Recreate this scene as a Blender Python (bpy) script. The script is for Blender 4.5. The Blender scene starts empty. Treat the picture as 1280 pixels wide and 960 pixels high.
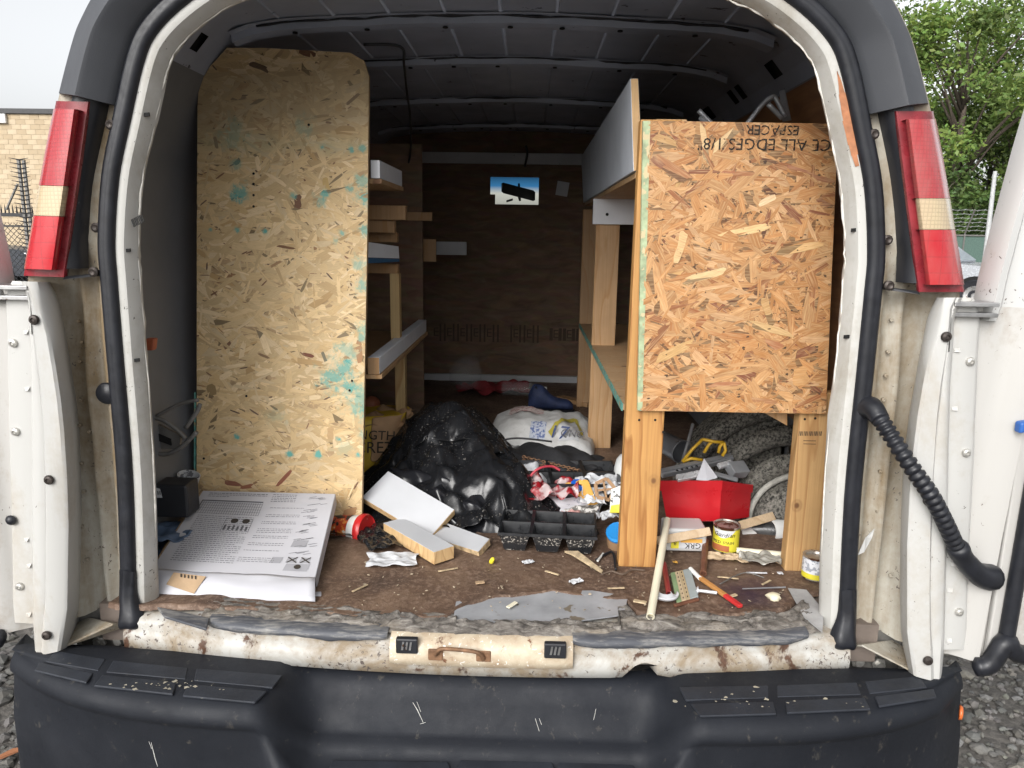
import bpy, bmesh, math, random
import numpy as np
from mathutils import Vector, Matrix, noise as mnoise
S = bpy.context.scene
COL = S.collection
rnd = random.Random(7)

# ---------------------------------------------------------------- camera
F = 920.0                       # focal length in pixels of a 1280 px wide picture
CAM = Vector((0.09, -1.50, 1.53))
PITCH, YAW, ROLL = math.radians(11.5), math.radians(1.35), math.radians(0.9)
fw = Vector((-math.sin(YAW)*math.cos(PITCH), math.cos(YAW)*math.cos(PITCH), -math.sin(PITCH)))
r0 = fw.cross(Vector((0, 0, 1))).normalized(); u0 = r0.cross(fw)
CR = r0*math.cos(ROLL) + u0*math.sin(ROLL); CU = u0*math.cos(ROLL) - r0*math.sin(ROLL)
cd = bpy.data.cameras.new('camera'); cam = bpy.data.objects.new('camera', cd); COL.objects.link(cam)
cd.sensor_fit = 'HORIZONTAL'; cd.sensor_width = 36; cd.lens = F/1280*36; cd.clip_start = 0.02; cd.clip_end = 1500
m = Matrix((CR, CU, -fw)).transposed().to_4x4(); m.translation = CAM
cam.matrix_world = m; S.camera = cam

# ---------------------------------------------------------------- sky, sun, exposure
SUN_EL, SUN_AZ = math.radians(33), math.radians(205)     # azimuth clockwise from +Y: behind the camera, a little left
W = bpy.data.worlds.new('World'); S.world = W; W.use_nodes = True
wn, wl = W.node_tree.nodes, W.node_tree.links
bg = wn['Background']
sky = wn.new('ShaderNodeTexSky'); sky.sky_type = 'NISHITA'; sky.sun_disc = False
sky.sun_elevation = SUN_EL; sky.sun_rotation = SUN_AZ; sky.dust_density = 4.0; sky.air_density = 1.0; sky.ozone_density = 1.0
hs = wn.new('ShaderNodeHueSaturation'); hs.inputs['Saturation'].default_value = 0.13   # overcast: white cloud deck
wl.new(sky.outputs[0], hs.inputs['Color']); wl.new(hs.outputs[0], bg.inputs[0]); bg.inputs[1].default_value = 0.15
sl = bpy.data.lights.new('sun', 'SUN'); sl.energy = 0.7; sl.angle = math.radians(35); sl.color = (1, .97, .93)
so = bpy.data.objects.new('sun', sl); COL.objects.link(so)
sd = Vector((math.sin(SUN_AZ)*math.cos(SUN_EL), math.cos(SUN_AZ)*math.cos(SUN_EL), math.sin(SUN_EL)))
so.rotation_euler = (-sd).to_track_quat('-Z', 'Y').to_euler(); so.location = (0, -5, 8)
S.view_settings.view_transform = 'Standard'; S.view_settings.look = 'None'
S.view_settings.exposure = 0.85; S.view_settings.gamma = 1
S.cycles.max_bounces = 8; S.cycles.diffuse_bounces = 5; S.cycles.glossy_bounces = 3; S.cycles.transmission_bounces = 4; S.cycles.transparent_max_bounces = 8
S.render.resolution_x, S.render.resolution_y = 1024, 768

# ---------------------------------------------------------------- helpers
def ray(x, y): return fw + CR*((x-640)/F) - CU*((y-480)/F)
def at(x, y, Y):                 # photo pixel -> point at depth Y
    d = ray(x, y); return CAM + d*((Y-CAM.y)/d.y)
def atz(x, y, Z):                # photo pixel -> point at height Z
    d = ray(x, y); return CAM + d*((Z-CAM.z)/d.z)
def lerp(a, b, t): return a + (b-a)*t
def fbm(p, sc=1, oct=4, seed=0):
    v = 0; a = 1; q = Vector(p)*sc + Vector((seed*7.3, seed*3.1, seed*1.7))
    for _ in range(oct):
        v += a*mnoise.noise(q); a *= .5; q = q*2.03
    return v

def empty(name, loc, label=None, cat=None, group=None, kind=None):
    o = bpy.data.objects.new(name, None); COL.objects.link(o); o.location = loc; o.empty_display_size = .05
    return tag(o, label, cat, group, kind)
def tag(o, label=None, cat=None, group=None, kind=None):
    if label: o['label'] = label
    if cat: o['category'] = cat
    if group: o['group'] = group
    if kind: o['kind'] = kind
    return o
def wloc(o):
    return Vector((0, 0, 0)) if o.parent else Vector(o.location)
class MB:
    def __init__(s): s.v = []; s.f = []; s.c = []
    def add(s, vs, fs):
        b = len(s.v); s.v += [tuple(v) for v in vs]; s.f += [tuple(i+b for i in f) for f in fs]; return s
    def box(s, lo, hi):
        (a, b, c), (d, e, f) = lo, hi
        return s.add([(a,b,c),(d,b,c),(d,e,c),(a,e,c),(a,b,f),(d,b,f),(d,e,f),(a,e,f)],
                     [(0,3,2,1),(4,5,6,7),(0,1,5,4),(1,2,6,5),(2,3,7,6),(3,0,4,7)])
    def obox(s, c, ax, ay, az, sx, sy, sz):      # oriented box: centre, axes, full sizes
        c = Vector(c); ax = Vector(ax).normalized()*sx/2; ay = Vector(ay).normalized()*sy/2; az = Vector(az).normalized()*sz/2
        P = [c-ax-ay-az, c+ax-ay-az, c+ax+ay-az, c-ax+ay-az, c-ax-ay+az, c+ax-ay+az, c+ax+ay+az, c-ax+ay+az]
        return s.add(P, [(0,3,2,1),(4,5,6,7),(0,1,5,4),(1,2,6,5),(2,3,7,6),(3,0,4,7)])
    def bar(s, p, q, w, t, up=(0,0,1)):          # plank from p to q: width w across, thickness t along up
        p, q = Vector(p), Vector(q); d = (q-p); L = d.length; d = d.normalized()
        side = d.cross(Vector(up)).normalized(); u = side.cross(d)
        return s.obox((p+q)/2, d, side, u, L, w, t)
    def prism(s, poly, dvec):                    # polygon extruded along dvec
        n = len(poly); P = [Vector(p) for p in poly]; d = Vector(dvec)
        return s.add(P + [p+d for p in P], [tuple(range(n)), tuple(range(2*n-1, n-1, -1))] +
                     [(i, i+n, (i+1) % n + n, (i+1) % n) for i in range(n)])
    def tube(s, pts, r, n=10, cap=True, closed=False):
        pts = [Vector(p) for p in pts]; m_ = len(pts); rr = r if hasattr(r, '__len__') else [r]*m_
        T = []
        for i in range(m_):
            a = pts[(i-1) % m_] if (closed or i > 0) else pts[i]; b = pts[(i+1) % m_] if (closed or i < m_-1) else pts[i]
            T.append((b-a).normalized())
        up = Vector((0,0,1)) if abs(T[0].z) < .9 else Vector((1,0,0))
        N = (up - T[0]*up.dot(T[0])).normalized(); vs = []; fs = []
        for i in range(m_):
            N = (N - T[i]*N.dot(T[i])).normalized(); B = T[i].cross(N)
            for k in range(n):
                a = 2*math.pi*k/n; vs.append(pts[i] + (N*math.cos(a) + B*math.sin(a))*rr[i])
        for i in range(m_ if closed else m_-1):
            j = (i+1) % m_
            for k in range(n): fs.append((i*n+k, i*n+(k+1) % n, j*n+(k+1) % n, j*n+k))
        if cap and not closed: fs += [tuple(range(n-1, -1, -1)), tuple((m_-1)*n+k for k in range(n))]
        return s.add(vs, fs)
    def lathe(s, prof, c, axis=(0,0,1), n=24):   # prof [(r, h)] along axis from c
        c = Vector(c); a = Vector(axis).normalized(); u = a.orthogonal().normalized(); w = a.cross(u)
        vs = []; fs = []
        for r, h in prof:
            for k in range(n):
                t = 2*math.pi*k/n; vs.append(c + a*h + (u*math.cos(t) + w*math.sin(t))*r)
        for i in range(len(prof)-1):
            for k in range(n): fs.append((i*n+k, i*n+(k+1) % n, (i+1)*n+(k+1) % n, (i+1)*n+k))
        if prof[0][0] > 1e-6: fs.append(tuple(range(n-1, -1, -1)))
        if prof[-1][0] > 1e-6: fs.append(tuple((len(prof)-1)*n+k for k in range(n)))
        return s.add(vs, fs)
    def grid(s, rows):                           # rows of points -> quad sheet
        n = len(rows[0]); vs = [p for r in rows for p in r]
        return s.add(vs, [(i*n+j, i*n+j+1, (i+1)*n+j+1, (i+1)*n+j) for i in range(len(rows)-1) for j in range(n-1)])
    def build(s, name, mat, parent=None, bev=0, smooth=False, seg=2, sub=0, solid=0, recalc=True, weld=0):
        me = bpy.data.meshes.new(name); me.from_pydata(s.v, [], s.f)
        if recalc or weld:
            bm = bmesh.new(); bm.from_mesh(me)
            if weld: bmesh.ops.remove_doubles(bm, verts=bm.verts, dist=weld)
            if recalc: bmesh.ops.recalc_face_normals(bm, faces=bm.faces)
            bm.to_mesh(me); bm.free()
        if smooth:
            for p in me.polygons: p.use_smooth = True
            if smooth == 'auto': me.set_sharp_from_angle(angle=math.radians(40))
        me.materials.append(mat)
        return link(name, me, parent, bev, seg, sub, solid)
def link(name, me, parent=None, bev=0, seg=2, sub=0, solid=0):
    o = bpy.data.objects.new(name, me); COL.objects.link(o)
    if parent is not None:
        o.parent = parent; o.matrix_parent_inverse = Matrix.Translation(-wloc(parent))
    if solid: d = o.modifiers.new('solid', 'SOLIDIFY'); d.thickness = solid; d.offset = 0
    if sub: d = o.modifiers.new('sub', 'SUBSURF'); d.levels = d.render_levels = sub
    if bev: d = o.modifiers.new('bev', 'BEVEL'); d.width = bev; d.segments = seg; d.limit_method = 'ANGLE'; d.angle_limit = math.radians(35)
    return o
def catmull(P, n):
    P = [Vector(p) for p in P]; out = []
    for i in range(len(P)-1):
        a, b, c, d = P[max(i-1, 0)], P[i], P[i+1], P[min(i+2, len(P)-1)]
        for k in range(n):
            t = k/n; out.append(.5*((2*b) + (c-a)*t + (2*a-5*b+4*c-d)*t*t + (3*b-a-3*c+d)*t**3))
    return out + [P[-1]]
def text(body, name, mat, origin, xdir, ydir, size, parent=None, depth=.0006, shear=0, align='CENTER'):
    cu = bpy.data.curves.new(name, 'FONT'); cu.body = body; cu.size = size; cu.align_x = align; cu.align_y = 'CENTER'
    cu.extrude = depth; cu.shear = shear; cu.resolution_u = 2
    t = bpy.data.objects.new(name, cu); COL.objects.link(t); dg = bpy.context.evaluated_depsgraph_get()
    me = bpy.data.meshes.new_from_object(t.evaluated_get(dg)); bpy.data.objects.remove(t); bpy.data.curves.remove(cu)
    x = Vector(xdir).normalized(); y = Vector(ydir).normalized(); z = x.cross(y).normalized(); y = z.cross(x)
    M_ = Matrix((x, y, z)).transposed().to_4x4(); M_.translation = Vector(origin); me.transform(M_)
    me.materials.clear(); me.materials.append(mat)
    return link(name, me, parent)

# ---------------------------------------------------------------- materials
class NT:
    def __init__(s, name):
        s.m = bpy.data.materials.new(name); s.m.use_nodes = True; s.t = s.m.node_tree; s.b = s.t.nodes['Principled BSDF']
    def n(s, kind, **kw):
        nd = s.t.nodes.new('ShaderNode'+kind)
        for k, v in kw.items():
            if k in nd.inputs: nd.inputs[k].default_value = v
            else: setattr(nd, k, v)
        return nd
    def l(s, a, b): s.t.links.new(a, b)
    def coord(s, scale=(1,1,1), kind='Object', rot=(0,0,0), loc=(0,0,0)):
        tc = s.n('TexCoord'); mp = s.n('Mapping'); mp.inputs['Scale'].default_value = scale
        mp.inputs['Rotation'].default_value = rot; mp.inputs['Location'].default_value = loc
        s.l(tc.outputs[kind], mp.inputs[0]); return mp.outputs[0]
    def noise(s, co, scale, detail=5, rough=.55, dist=0):
        nd = s.n('TexNoise'); nd.inputs['Scale'].default_value = scale; nd.inputs['Detail'].default_value = detail
        nd.inputs['Roughness'].default_value = rough; nd.inputs['Distortion'].default_value = dist
        s.l(co, nd.inputs['Vector']); return nd.outputs['Fac']
    def ramp(s, fac, stops, interp='LINEAR'):
        nd = s.n('ValToRGB'); cr = nd.color_ramp; cr.interpolation = interp
        while len(cr.elements) > 1: cr.elements.remove(cr.elements[-1])
        for i, (p, c) in enumerate(stops):
            e = cr.elements[0] if i == 0 else cr.elements.new(p)
            e.position = p; c = (c, c, c) if not hasattr(c, '__len__') else c; e.color = (*c[:3], 1)
        s.l(fac, nd.inputs[0]); return nd.outputs[0]
    def mix(s, fac, a, b, mode='MIX'):
        nd = s.n('Mix'); nd.data_type = 'RGBA'; nd.blend_type = mode
        for sock, v in ((nd.inputs[0], fac), (nd.inputs[6], a), (nd.inputs[7], b)):
            if hasattr(v, 'links'): s.l(v, sock)
            else: sock.default_value = v if not hasattr(v, '__len__') else (*v[:3], 1)
        return nd.outputs[2]
    def math(s, op, a, b=0.0):
        nd = s.n('Math'); nd.operation = op
        for sock, v in zip(nd.inputs, (a, b)):
            if hasattr(v, 'links'): s.l(v, sock)
            else: sock.default_value = v
        return nd.outputs[0]
    def bump(s, h, strength=.3, dist=.002):
        nd = s.n('Bump'); nd.inputs['Strength'].default_value = strength; nd.inputs['Distance'].default_value = dist
        s.l(h, nd.inputs['Height']); s.l(nd.outputs[0], s.b.inputs['Normal'])
    def set(s, **kw):
        for k, v in kw.items():
            sock = s.b.inputs[k.replace('_', ' ')]
            if hasattr(v, 'links'): s.l(v, sock)
            else: sock.default_value = v if not hasattr(v, '__len__') else (*v[:3], 1)
        return s
MATS = {}
def plain(name, c, rough=.5, metal=0, var=.12, vscale=12, bump=0, bscale=80, spots=None, spec=.5):
    """colour with cloudy variation, optional bump and specks: spots = (colour, scale, threshold)"""
    if name in MATS: return MATS[name]
    t = NT(name); co = t.coord(); f = t.noise(co, vscale, 6)
    col = t.ramp(f, [(.3, tuple(x*(1-var) for x in c)), (.7, tuple(min(1, x*(1+var)) for x in c))])
    if spots:
        sc, ss, th = spots; f2 = t.noise(co, ss, 3, .6); k = t.ramp(f2, [(th, 0), (th+.03, 1)]); col = t.mix(k, col, sc)
    r = t.ramp(t.noise(co, vscale*2.3, 4), [(.3, max(0, rough-.1)), (.7, min(1, rough+.1))])
    t.set(Base_Color=col, Roughness=r, Metallic=metal, Specular_IOR_Level=spec)
    if bump: t.bump(t.noise(co, bscale, 5), bump, .003)
    MATS[name] = t.m; return t.m
def paint(name, base=(.72,.72,.69), grime=(.30,.24,.16), lo=.52, hi=.72, chip=(.10,.08,.07), chip_th=.70, rough=.38, gscale=5, streak=(1,1,.35), rust=None, bump=.08):
    """old vehicle paint: grime that gathers in vertical streaks, dark chips and scratches, optional rust"""
    t = NT(name); co = t.coord(streak); c0 = t.coord()
    g = t.noise(co, gscale, 8, .65, .6); g2 = t.noise(c0, 38, 5, .7)
    gm = t.ramp(t.math('ADD', t.math('MULTIPLY', g, .75), t.math('MULTIPLY', g2, .25)), [(lo, 0), (hi, 1)])
    col = t.mix(t.noise(c0, 3, 3), tuple(x*.93 for x in base), base)
    col = t.mix(gm, col, grime)
    if rust:
        rc, rs, rl = rust; rf = t.noise(c0, rs, 8, .68, .4); k = t.ramp(rf, [(rl, 0), (rl+.05, 1)])
        rcol = t.ramp(t.noise(c0, 55, 6, .7), [(.35, tuple(x*.45 for x in rc)), (.65, rc)]); col = t.mix(k, col, rcol)
    ch = t.noise(c0, 105, 3, .6, .8); ch2 = t.noise(c0, 6, 2)
    k2 = t.ramp(t.math('ADD', ch, t.math('MULTIPLY', t.math('SUBTRACT', ch2, .5), .35)), [(chip_th, 0), (chip_th+.02, 1)])
    col = t.mix(k2, col, chip)
    rr = t.mix(gm, (rough,)*3, (.8,)*3); t.set(Base_Color=col, Roughness=rr)
    t.bump(t.math('ADD', t.noise(c0, 9, 3), t.math('MULTIPLY', k2, -.25)), bump, .006)
    return t.m
def lumber(name, light=(.56,.36,.17), dark=(.36,.19,.07), axis='Z', seed=0, scale=1.0, dirt=.0, center=(.06,.25), knots=()):
    """flat-sawn pine: growth rings stretched along the grain, fine fibre, a few knots"""
    if name in MATS: return MATS[name]
    t = NT(name); rot = {'Z': (0,0,0), 'X': (0, math.pi/2, 0), 'Y': (math.pi/2, 0, 0)}[axis]
    co = t.coord((1,1,.16), rot=rot, loc=(seed*.37+center[0], seed*.21+center[1], seed*.13))
    nz = t.n('TexNoise'); nz.inputs['Scale'].default_value = 7; nz.inputs['Detail'].default_value = 3; t.l(co, nz.inputs['Vector'])
    vm = t.n('VectorMath'); vm.operation = 'SCALE'; vm.inputs['Scale'].default_value = .22; t.l(nz.outputs['Color'], vm.inputs[0])
    va = t.n('VectorMath'); va.operation = 'ADD'; t.l(co, va.inputs[0]); t.l(vm.outputs[0], va.inputs[1])
    wv = t.n('TexWave'); wv.wave_type = 'RINGS'; wv.rings_direction = 'Z'; wv.wave_profile = 'SAW'
    wv.inputs['Scale'].default_value = 11*scale; wv.inputs['Distortion'].default_value = .8; wv.inputs['Detail'].default_value = 2
    t.l(va.outputs[0], wv.inputs['Vector'])
    fib = t.noise(t.coord((1,1,.02), rot=rot), 240, 3)
    k = t.ramp(wv.outputs['Fac'], [(.0, 0), (.7, .25), (.92, .85), (1, .2)])
    col = t.mix(t.math('MULTIPLY', k, .95), light, dark)
    col = t.mix(t.math('MULTIPLY', t.ramp(fib, [(.4, 0), (.75, 1)]), .35), col, tuple(x*.7 for x in dark))
    vo = t.n('TexVoronoi'); vo.inputs['Scale'].default_value = 7.5; t.l(t.coord((1,1,.55), rot=rot, loc=(seed*.9, 0, seed*.4)), vo.inputs['Vector'])
    kn = t.ramp(vo.outputs['Distance'], [(.075, 1), (.12, 0)]); col = t.mix(t.math('MULTIPLY', kn, .85), col, (.12,.045,.015))
    for kp, kr in knots:
        vd = t.n('VectorMath'); vd.operation = 'DISTANCE'; t.l(t.coord((1,1,.8)), vd.inputs[0]); vd.inputs[1].default_value = (kp[0], kp[1], kp[2]*.8)
        col = t.mix(t.ramp(vd.outputs['Value'], [(kr*.5,.95),(kr*.85,.6),(kr*1.0,.15),(kr*1.5,.35),(kr*1.9,.0)]), col, (.10,.035,.012))
    cl = t.noise(t.coord(), 4, 5, .6); col = t.mix(t.ramp(cl, [(.45, 0), (.75, .55+dirt)]), col, tuple(x*.55 for x in light))
    t.set(Base_Color=col, Roughness=.62); t.bump(t.math('ADD', fib, t.math('MULTIPLY', k, .5)), .18, .002)
    MATS[name] = t.m; return t.m
# ================================================================ VAN
white = paint('van_white', base=(.46,.46,.45), lo=.55, hi=.78)
white_clean = paint('door_white', base=(.455,.452,.435), lo=.52, hi=.85, chip_th=.74)
white_dirty = paint('jamb_white', base=(.47,.46,.41), grime=(.21,.155,.09), lo=.30, hi=.60, gscale=7, streak=(1,1,.22), chip_th=.68)
white_sill = paint('sill_white', base=(.45,.445,.42), grime=(.24,.19,.13), lo=.40, hi=.60, gscale=9, streak=(1,1,1), chip_th=.655, rust=((.11,.055,.032), 11, .575), bump=.25)
flange_white = paint('flange_white', base=(.46,.455,.43), grime=(.27,.24,.19), lo=.48, hi=.74, chip=(.05,.045,.04), chip_th=.69, gscale=8)
rubber = plain('seal_rubber', (.012,.013,.017), .42, var=.3, vscale=30, bump=.15, bscale=60, spec=.4)
blackpl = plain('black_plastic', (.017,.018,.022), .45, var=.25, vscale=7, bump=.12, bscale=300, spots=((.10,.10,.10), 45, .72))
pillarpl = plain('pillar_trim_plastic', (.045,.048,.055), .5, var=.15, vscale=4, bump=.10, bscale=400)
dark_metal = plain('dark_interior_metal', (.29,.32,.39), .5, var=.15, vscale=5, bump=.05, bscale=20, spots=((.03,.03,.035), 25, .68))
steel = plain('worn_steel', (.42,.42,.42), .42, metal=.9, var=.25, vscale=25, bump=.1, spots=((.13,.07,.04), 30, .62))
bolt_dark = plain('bolt_steel', (.06,.05,.045), .5, metal=.6, var=.4, vscale=90)
zinc = plain('zinc_bolt', (.5,.49,.46), .4, metal=.7, var=.2, vscale=90)

van = empty('cargo_van', (0, 1.6, 0), 'old white cargo van seen from behind with both rear doors swung open', 'van')

def mir(p, s): return Vector((p[0]*s, p[1], p[2]))
PAIR = [((164,775),(-.965,.655)),((159,600),(-.985,1.0)),((147,450),(-.98,1.25)),((139,350),(-.962,1.43)),((136,300),(-.945,1.51)),
        ((141,220),(-.905,1.64)),((155,150),(-.863,1.765)),((172,75),(-.822,1.87)),((189,37),(-.798,1.92)),((225,0),(-.755,1.985)),
        ((275,-32),(-.67,2.065)),((350,-55),(-.52,2.115)),((470,-68),(-.27,2.135))]
sL = [at(x, y, 0) for (x, y), _ in PAIR]; oL = [Vector((a, .02, b)) for _, (a, b) in PAIR]
for p in sL: p.y = 0
top_s = Vector((0, 0, sL[-1].z+.008)); top_o = Vector((0, .02, 2.145))
SEAL = catmull(sL + [top_s] + [mir(p, -1) for p in reversed(sL)], 5)
OUT = catmull(oL + [top_o] + [mir(p, -1) for p in reversed(oL)], 5)
NP = len(SEAL); MID = NP//2
NRM = []
for i in range(NP):
    d = SEAL[min(i+1, NP-1)] - SEAL[max(i-1, 0)]; n = Vector((-d.z, 0, d.x)).normalized(); NRM.append(n)
if NRM[0].x > 0: NRM = [-n for n in NRM]
def sweep(prof, i0=0, i1=None):
    return [[SEAL[i] + NRM[i]*o + Vector((0, y, 0)) for o, y in prof] for i in range(i0, i1 or NP)]
# rubber weatherstrip, a hollow bulb with a lip
MB().grid(sweep([(.014,.012),(.019,.000),(.0175,-.010),(.010,-.0165),(.006,-.0150),(.002,-.0165),(-.008,-.016),(-.0145,-.009),(-.017,.004),(-.010,.014)])).build('weatherstrip', rubber, van, smooth=True)
for s in (-1, 1):     # moulded corner boots of the weatherstrip
    b = MB(); rows = []
    for k, (zz, w, dy) in enumerate(((.79,.0185,.0),(.75,.0185,-.002),(.72,.020,-.004),(.69,.027,-.010),(.668,.032,-.014),(.658,.026,-.010))):
        cx = lerp(SEAL[0].x, SEAL[5].x, (zz-.68)/.3) + (.012 if zz < .7 else 0)
        rows.append([Vector((s*(cx + w*math.cos(a)), dy + w*.75*math.sin(a) - .006 + .004*math.sin(5*a+k), zz + .004*math.sin(3*a))) for a in [2*math.pi*j/14 for j in range(15)]])
    b.grid(rows).build('corner_boot', rubber, van, smooth=True, sub=1)
# painted flange inside the weatherstrip
FL = MB(); rows = sweep([(-.010,.008),(-.014,-.003),(-.024,-.003),(-.031,.000),(-.0315,.001),(-.044,.022),(-.045,.036),(-.036,.052)])
for i, r in enumerate(rows):
    for j, p in enumerate(r):
        if j in (5, 6): p += NRM[i]*(.003*fbm(p, 9, 3) + .003*fbm(p, 60, 2, 3))
FL.grid(rows).build('opening_flange', flange_white, van, smooth='auto')
MB().grid(sweep([(-.037,.051),(-.01,.066),(.06,.070),(.10,.070)])).build('pillar_inner', dark_metal, van, smooth=True)
# access holes and the bare-metal patch on the flange
hole = plain('hole_black', (.004,.004,.004), .9)
for s, i, o in ((-1, 19, -.036),(-1, 10, -.038),(-1, 31, -.038),(1, 22, -.036),(1, 12, -.038)):
    j = i if s < 0 else NP-1-i; c = SEAL[j] + NRM[j]*o
    MB().obox(c + Vector((0,.0055,0)), (1,0,.1), (0,1,0), (0,0,1), .011, .004, .007).build('flange_hole', hole, van)
bare = plain('primer_patch', (.36,.15,.07), .7, var=.35, vscale=40, bump=.2)
pts = []
for k in range(15):
    t = k/14; i = NP-1-int(lerp(27, 35, t)); pts.append((i, t))
rows = []
for i, t in pts:
    w = .0085*math.sin(math.pi*min(1, t*1.02))**.6 + .0006
    rows.append([SEAL[i] + NRM[i]*(-.0215 + w*q + .002*fbm((t*9, q, 0), 1, 2)) + Vector((0,-.0042,0)) for q in (-1,-.4,.3,.8)])
MB().grid(rows).build('bare_metal_patch', bare, van)
sealant = plain('white_sealant', (.62,.6,.55), .7, var=.2, vscale=60, bump=.5, bscale=50)
bp = [SEAL[i] + NRM[i]*(-.0445) + Vector((0,.029,0)) + Vector((.004*fbm(SEAL[i], 40, 2), 0, .003*fbm(SEAL[i], 55, 2, 5))) for i in range(3, NP-3)]
MB().tube(bp, [.0012 + .0028*abs(fbm(p, 25, 2, 9)) for p in bp], 6).build('sealant_bead', sealant, van, smooth=True)

# door jamb recess and body corner, one loft per side, body side running forward
def jamb_cols(i):
    a, b = SEAL[i], OUT[i]; low = max(0, min(1, (1.50-a.z)/.12))
    cols = [(0.04,.010),(.10,.004),(.17,.012),(.22,lerp(.012,.040,low)),(.33,lerp(.012,.052,low)),(.37,lerp(.012,.032,low)),(.42,lerp(.012,.030,low)),(.47,lerp(.012,.050,low)),(.62,lerp(.0,.055,low)),(.72,lerp(-.008,.02,low)),(.85,lerp(-.005,.005,low)),(.95,.012),(1.0,.045)]
    row = [a.lerp(b, s_) for s_, _ in cols]
    for p, (s_, y) in zip(row, cols):
        y += .004*fbm(p, 6, 3) if .1 < s_ < .9 else 0
        if low > .5 and .2 < s_ < .42: y += .010*math.exp(-((p.z-.82)/.05)**2) - .008*math.exp(-((p.z-1.33)/.03)**2)
        p.y = y
    return row
half = MID+1
for s, rng in ((-1, range(0, half)), (1, range(NP-1, MID-1, -1))):
    MB().grid([jamb_cols(i) for i in rng]).build('door_jamb', white_dirty, van, smooth=True)
    MB().grid([[OUT[i] + Vector((0,y-.02,0)) + Vector((s*o, 0, 0)) for o, y in ((0,.045),(.012 if OUT[i].z < 1.9 else .004,.09),(.018 if OUT[i].z < 1.9 else .004,.3),(.02 if OUT[i].z < 1.9 else .004,1.2),(.02 if OUT[i].z < 1.9 else .004,2.9))] for i in rng]).build('body_side', white, van, smooth=True)
    # lower side skin to rocker
    x = s*.985
    MB().grid([[Vector((s*a, y, z)) for y in (.05,.35)] for a, z in ((.965,.66),(.96,.5),(.94,.36))]).build('quarter_panel', white, van)
    MB().grid([[Vector((s*a, y, z)) for y in (1.15,2.9,4.4)] for a, z in ((.985,.80),(.985,.66),(.96,.5),(.94,.30))]).build('rocker_panel', white, van)
    for wy in (.75, 3.95):
        w = MB().lathe([(.20,-.01),(.29,-.02),(.31,.03),(.31,.2),(.29,.25),(.2,.24)], (s*.70, wy, .31), (s,0,0), 32).build('wheel', rubber, van, smooth='auto')
        MB().lathe([(.19,.18),(.2,.235),(.1,.22),(.06,.25),(.0,.25)], (s*.70, wy, .31), (s,0,0), 24).build('rim', steel, w, smooth='auto')
# grommet in the left jamb, pinch tear in the right one, spot welds
for x, y in ((133, 492),):
    c = at(x, y, .006); MB().lathe([(.012,-.004),(.021,-.010),(.024,-.002),(.021,.004)], c, (0,-1,0), 20).build('jamb_grommet', rubber, van, smooth=True)
for s, pl in ((-1, [(97,402),(101,428),(99,452),(100,501),(99,532),(111,540),(101,580),(104,615),(101,659),(108,700)]), (1, [(1115,400),(1111,440),(1108,470),(1105,500),(1103,545),(1101,590),(1098,640),(1114,720)])):
    for x, y in pl: MB().lathe([(.0042,-.006),(.0036,.0012),(.002,.0014),(.0018,.0006),(0,.0006)], at(x, y, .033), (0,-1,0), 8).build('spot_weld', white_dirty, van, smooth=True)
tp = [at(1072,694,.0), at(1082,672,-.012), at(1093,661,-.004), at(1090,672,-.010), at(1080,690,-.006)]
MB().add(tp, [(0,1,2,3,4)]).build('torn_metal_flap', white, van, solid=.0015)
barcode = plain('label_ink', (.02,.02,.02), .8)
for k in range(9):
    c = at(166+k*1.6, 279-k*.8, -.0005); MB().obox(c + NRM[17]*.0, (1,0,.35), (0,1,0), (-.3,0,1), .0012 + .001*(k % 3 == 0), .002, .016).build('sticker_bar', barcode, van)

# black lamp housing and pillar trim above it
def trim_rows(idx, cols):
    out = []
    for i in idx:
        row = []
        for s_, y in cols(i): p = SEAL[i].lerp(OUT[i], s_); p.y = y; row.append(p)
        out.append(row)
    return out
for s in (-1, 1):
    def mk(rng): return [i if s < 0 else NP-1-i for i in rng]
    z_ok = [i for i in range(0, 52) if 1.432 <= SEAL[i].z]
    top = [i for i in range(0, half) if SEAL[i].z > 1.745]
    MB().grid(trim_rows(mk(z_ok), lambda i: [(.28,.014),(.30,-.012),(.36,-.028),(.52,-.036),(.60,-.03),(.62,.0)])).build('lamp_housing', blackpl, van, smooth=True)
    r = trim_rows(mk(top), lambda i: [(.10,.012),(.13,-.012),(.20,-.022),(.42,-.052),(.47,-.055),(.55,-.050),(.8,-.025),(.97,.02),(1.01,.07)])
    rb = [[v + Vector((0,0,0)) for v in r[0]]]; cap = [[Vector((v.x, .03, v.z)) for v in r[0]]]
    MB().grid(cap + r).build('pillar_trim', pillarpl, van, smooth='auto')
    b0 = SEAL[mk([17])[0]]
    # ledge under the lamp and two mounting screws
    p, q = at(78, 346, -.03), at(128, 344, .005)
    pp = [mir(at(1105,358,.0),s), mir(at(1148,364,-.03),s), mir(at(1150,368,-.03),s), mir(at(1104,362,.0),s)]
    MB().prism(pp, (0,.03,0)).build('lamp_ledge', blackpl, van)
    for (x, y, yy) in ((1109,300,-.004),(1111,357,-.012),(1092,168,-.01)):
        c = mir(at(x, y, yy), s); MB().lathe([(.010,-.004),(.010,.003),(.006,.006),(.003,.004),(0,.004)], c, (0,-1,0), 12).build('lamp_screw', bolt_dark, van, smooth='auto')

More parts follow.
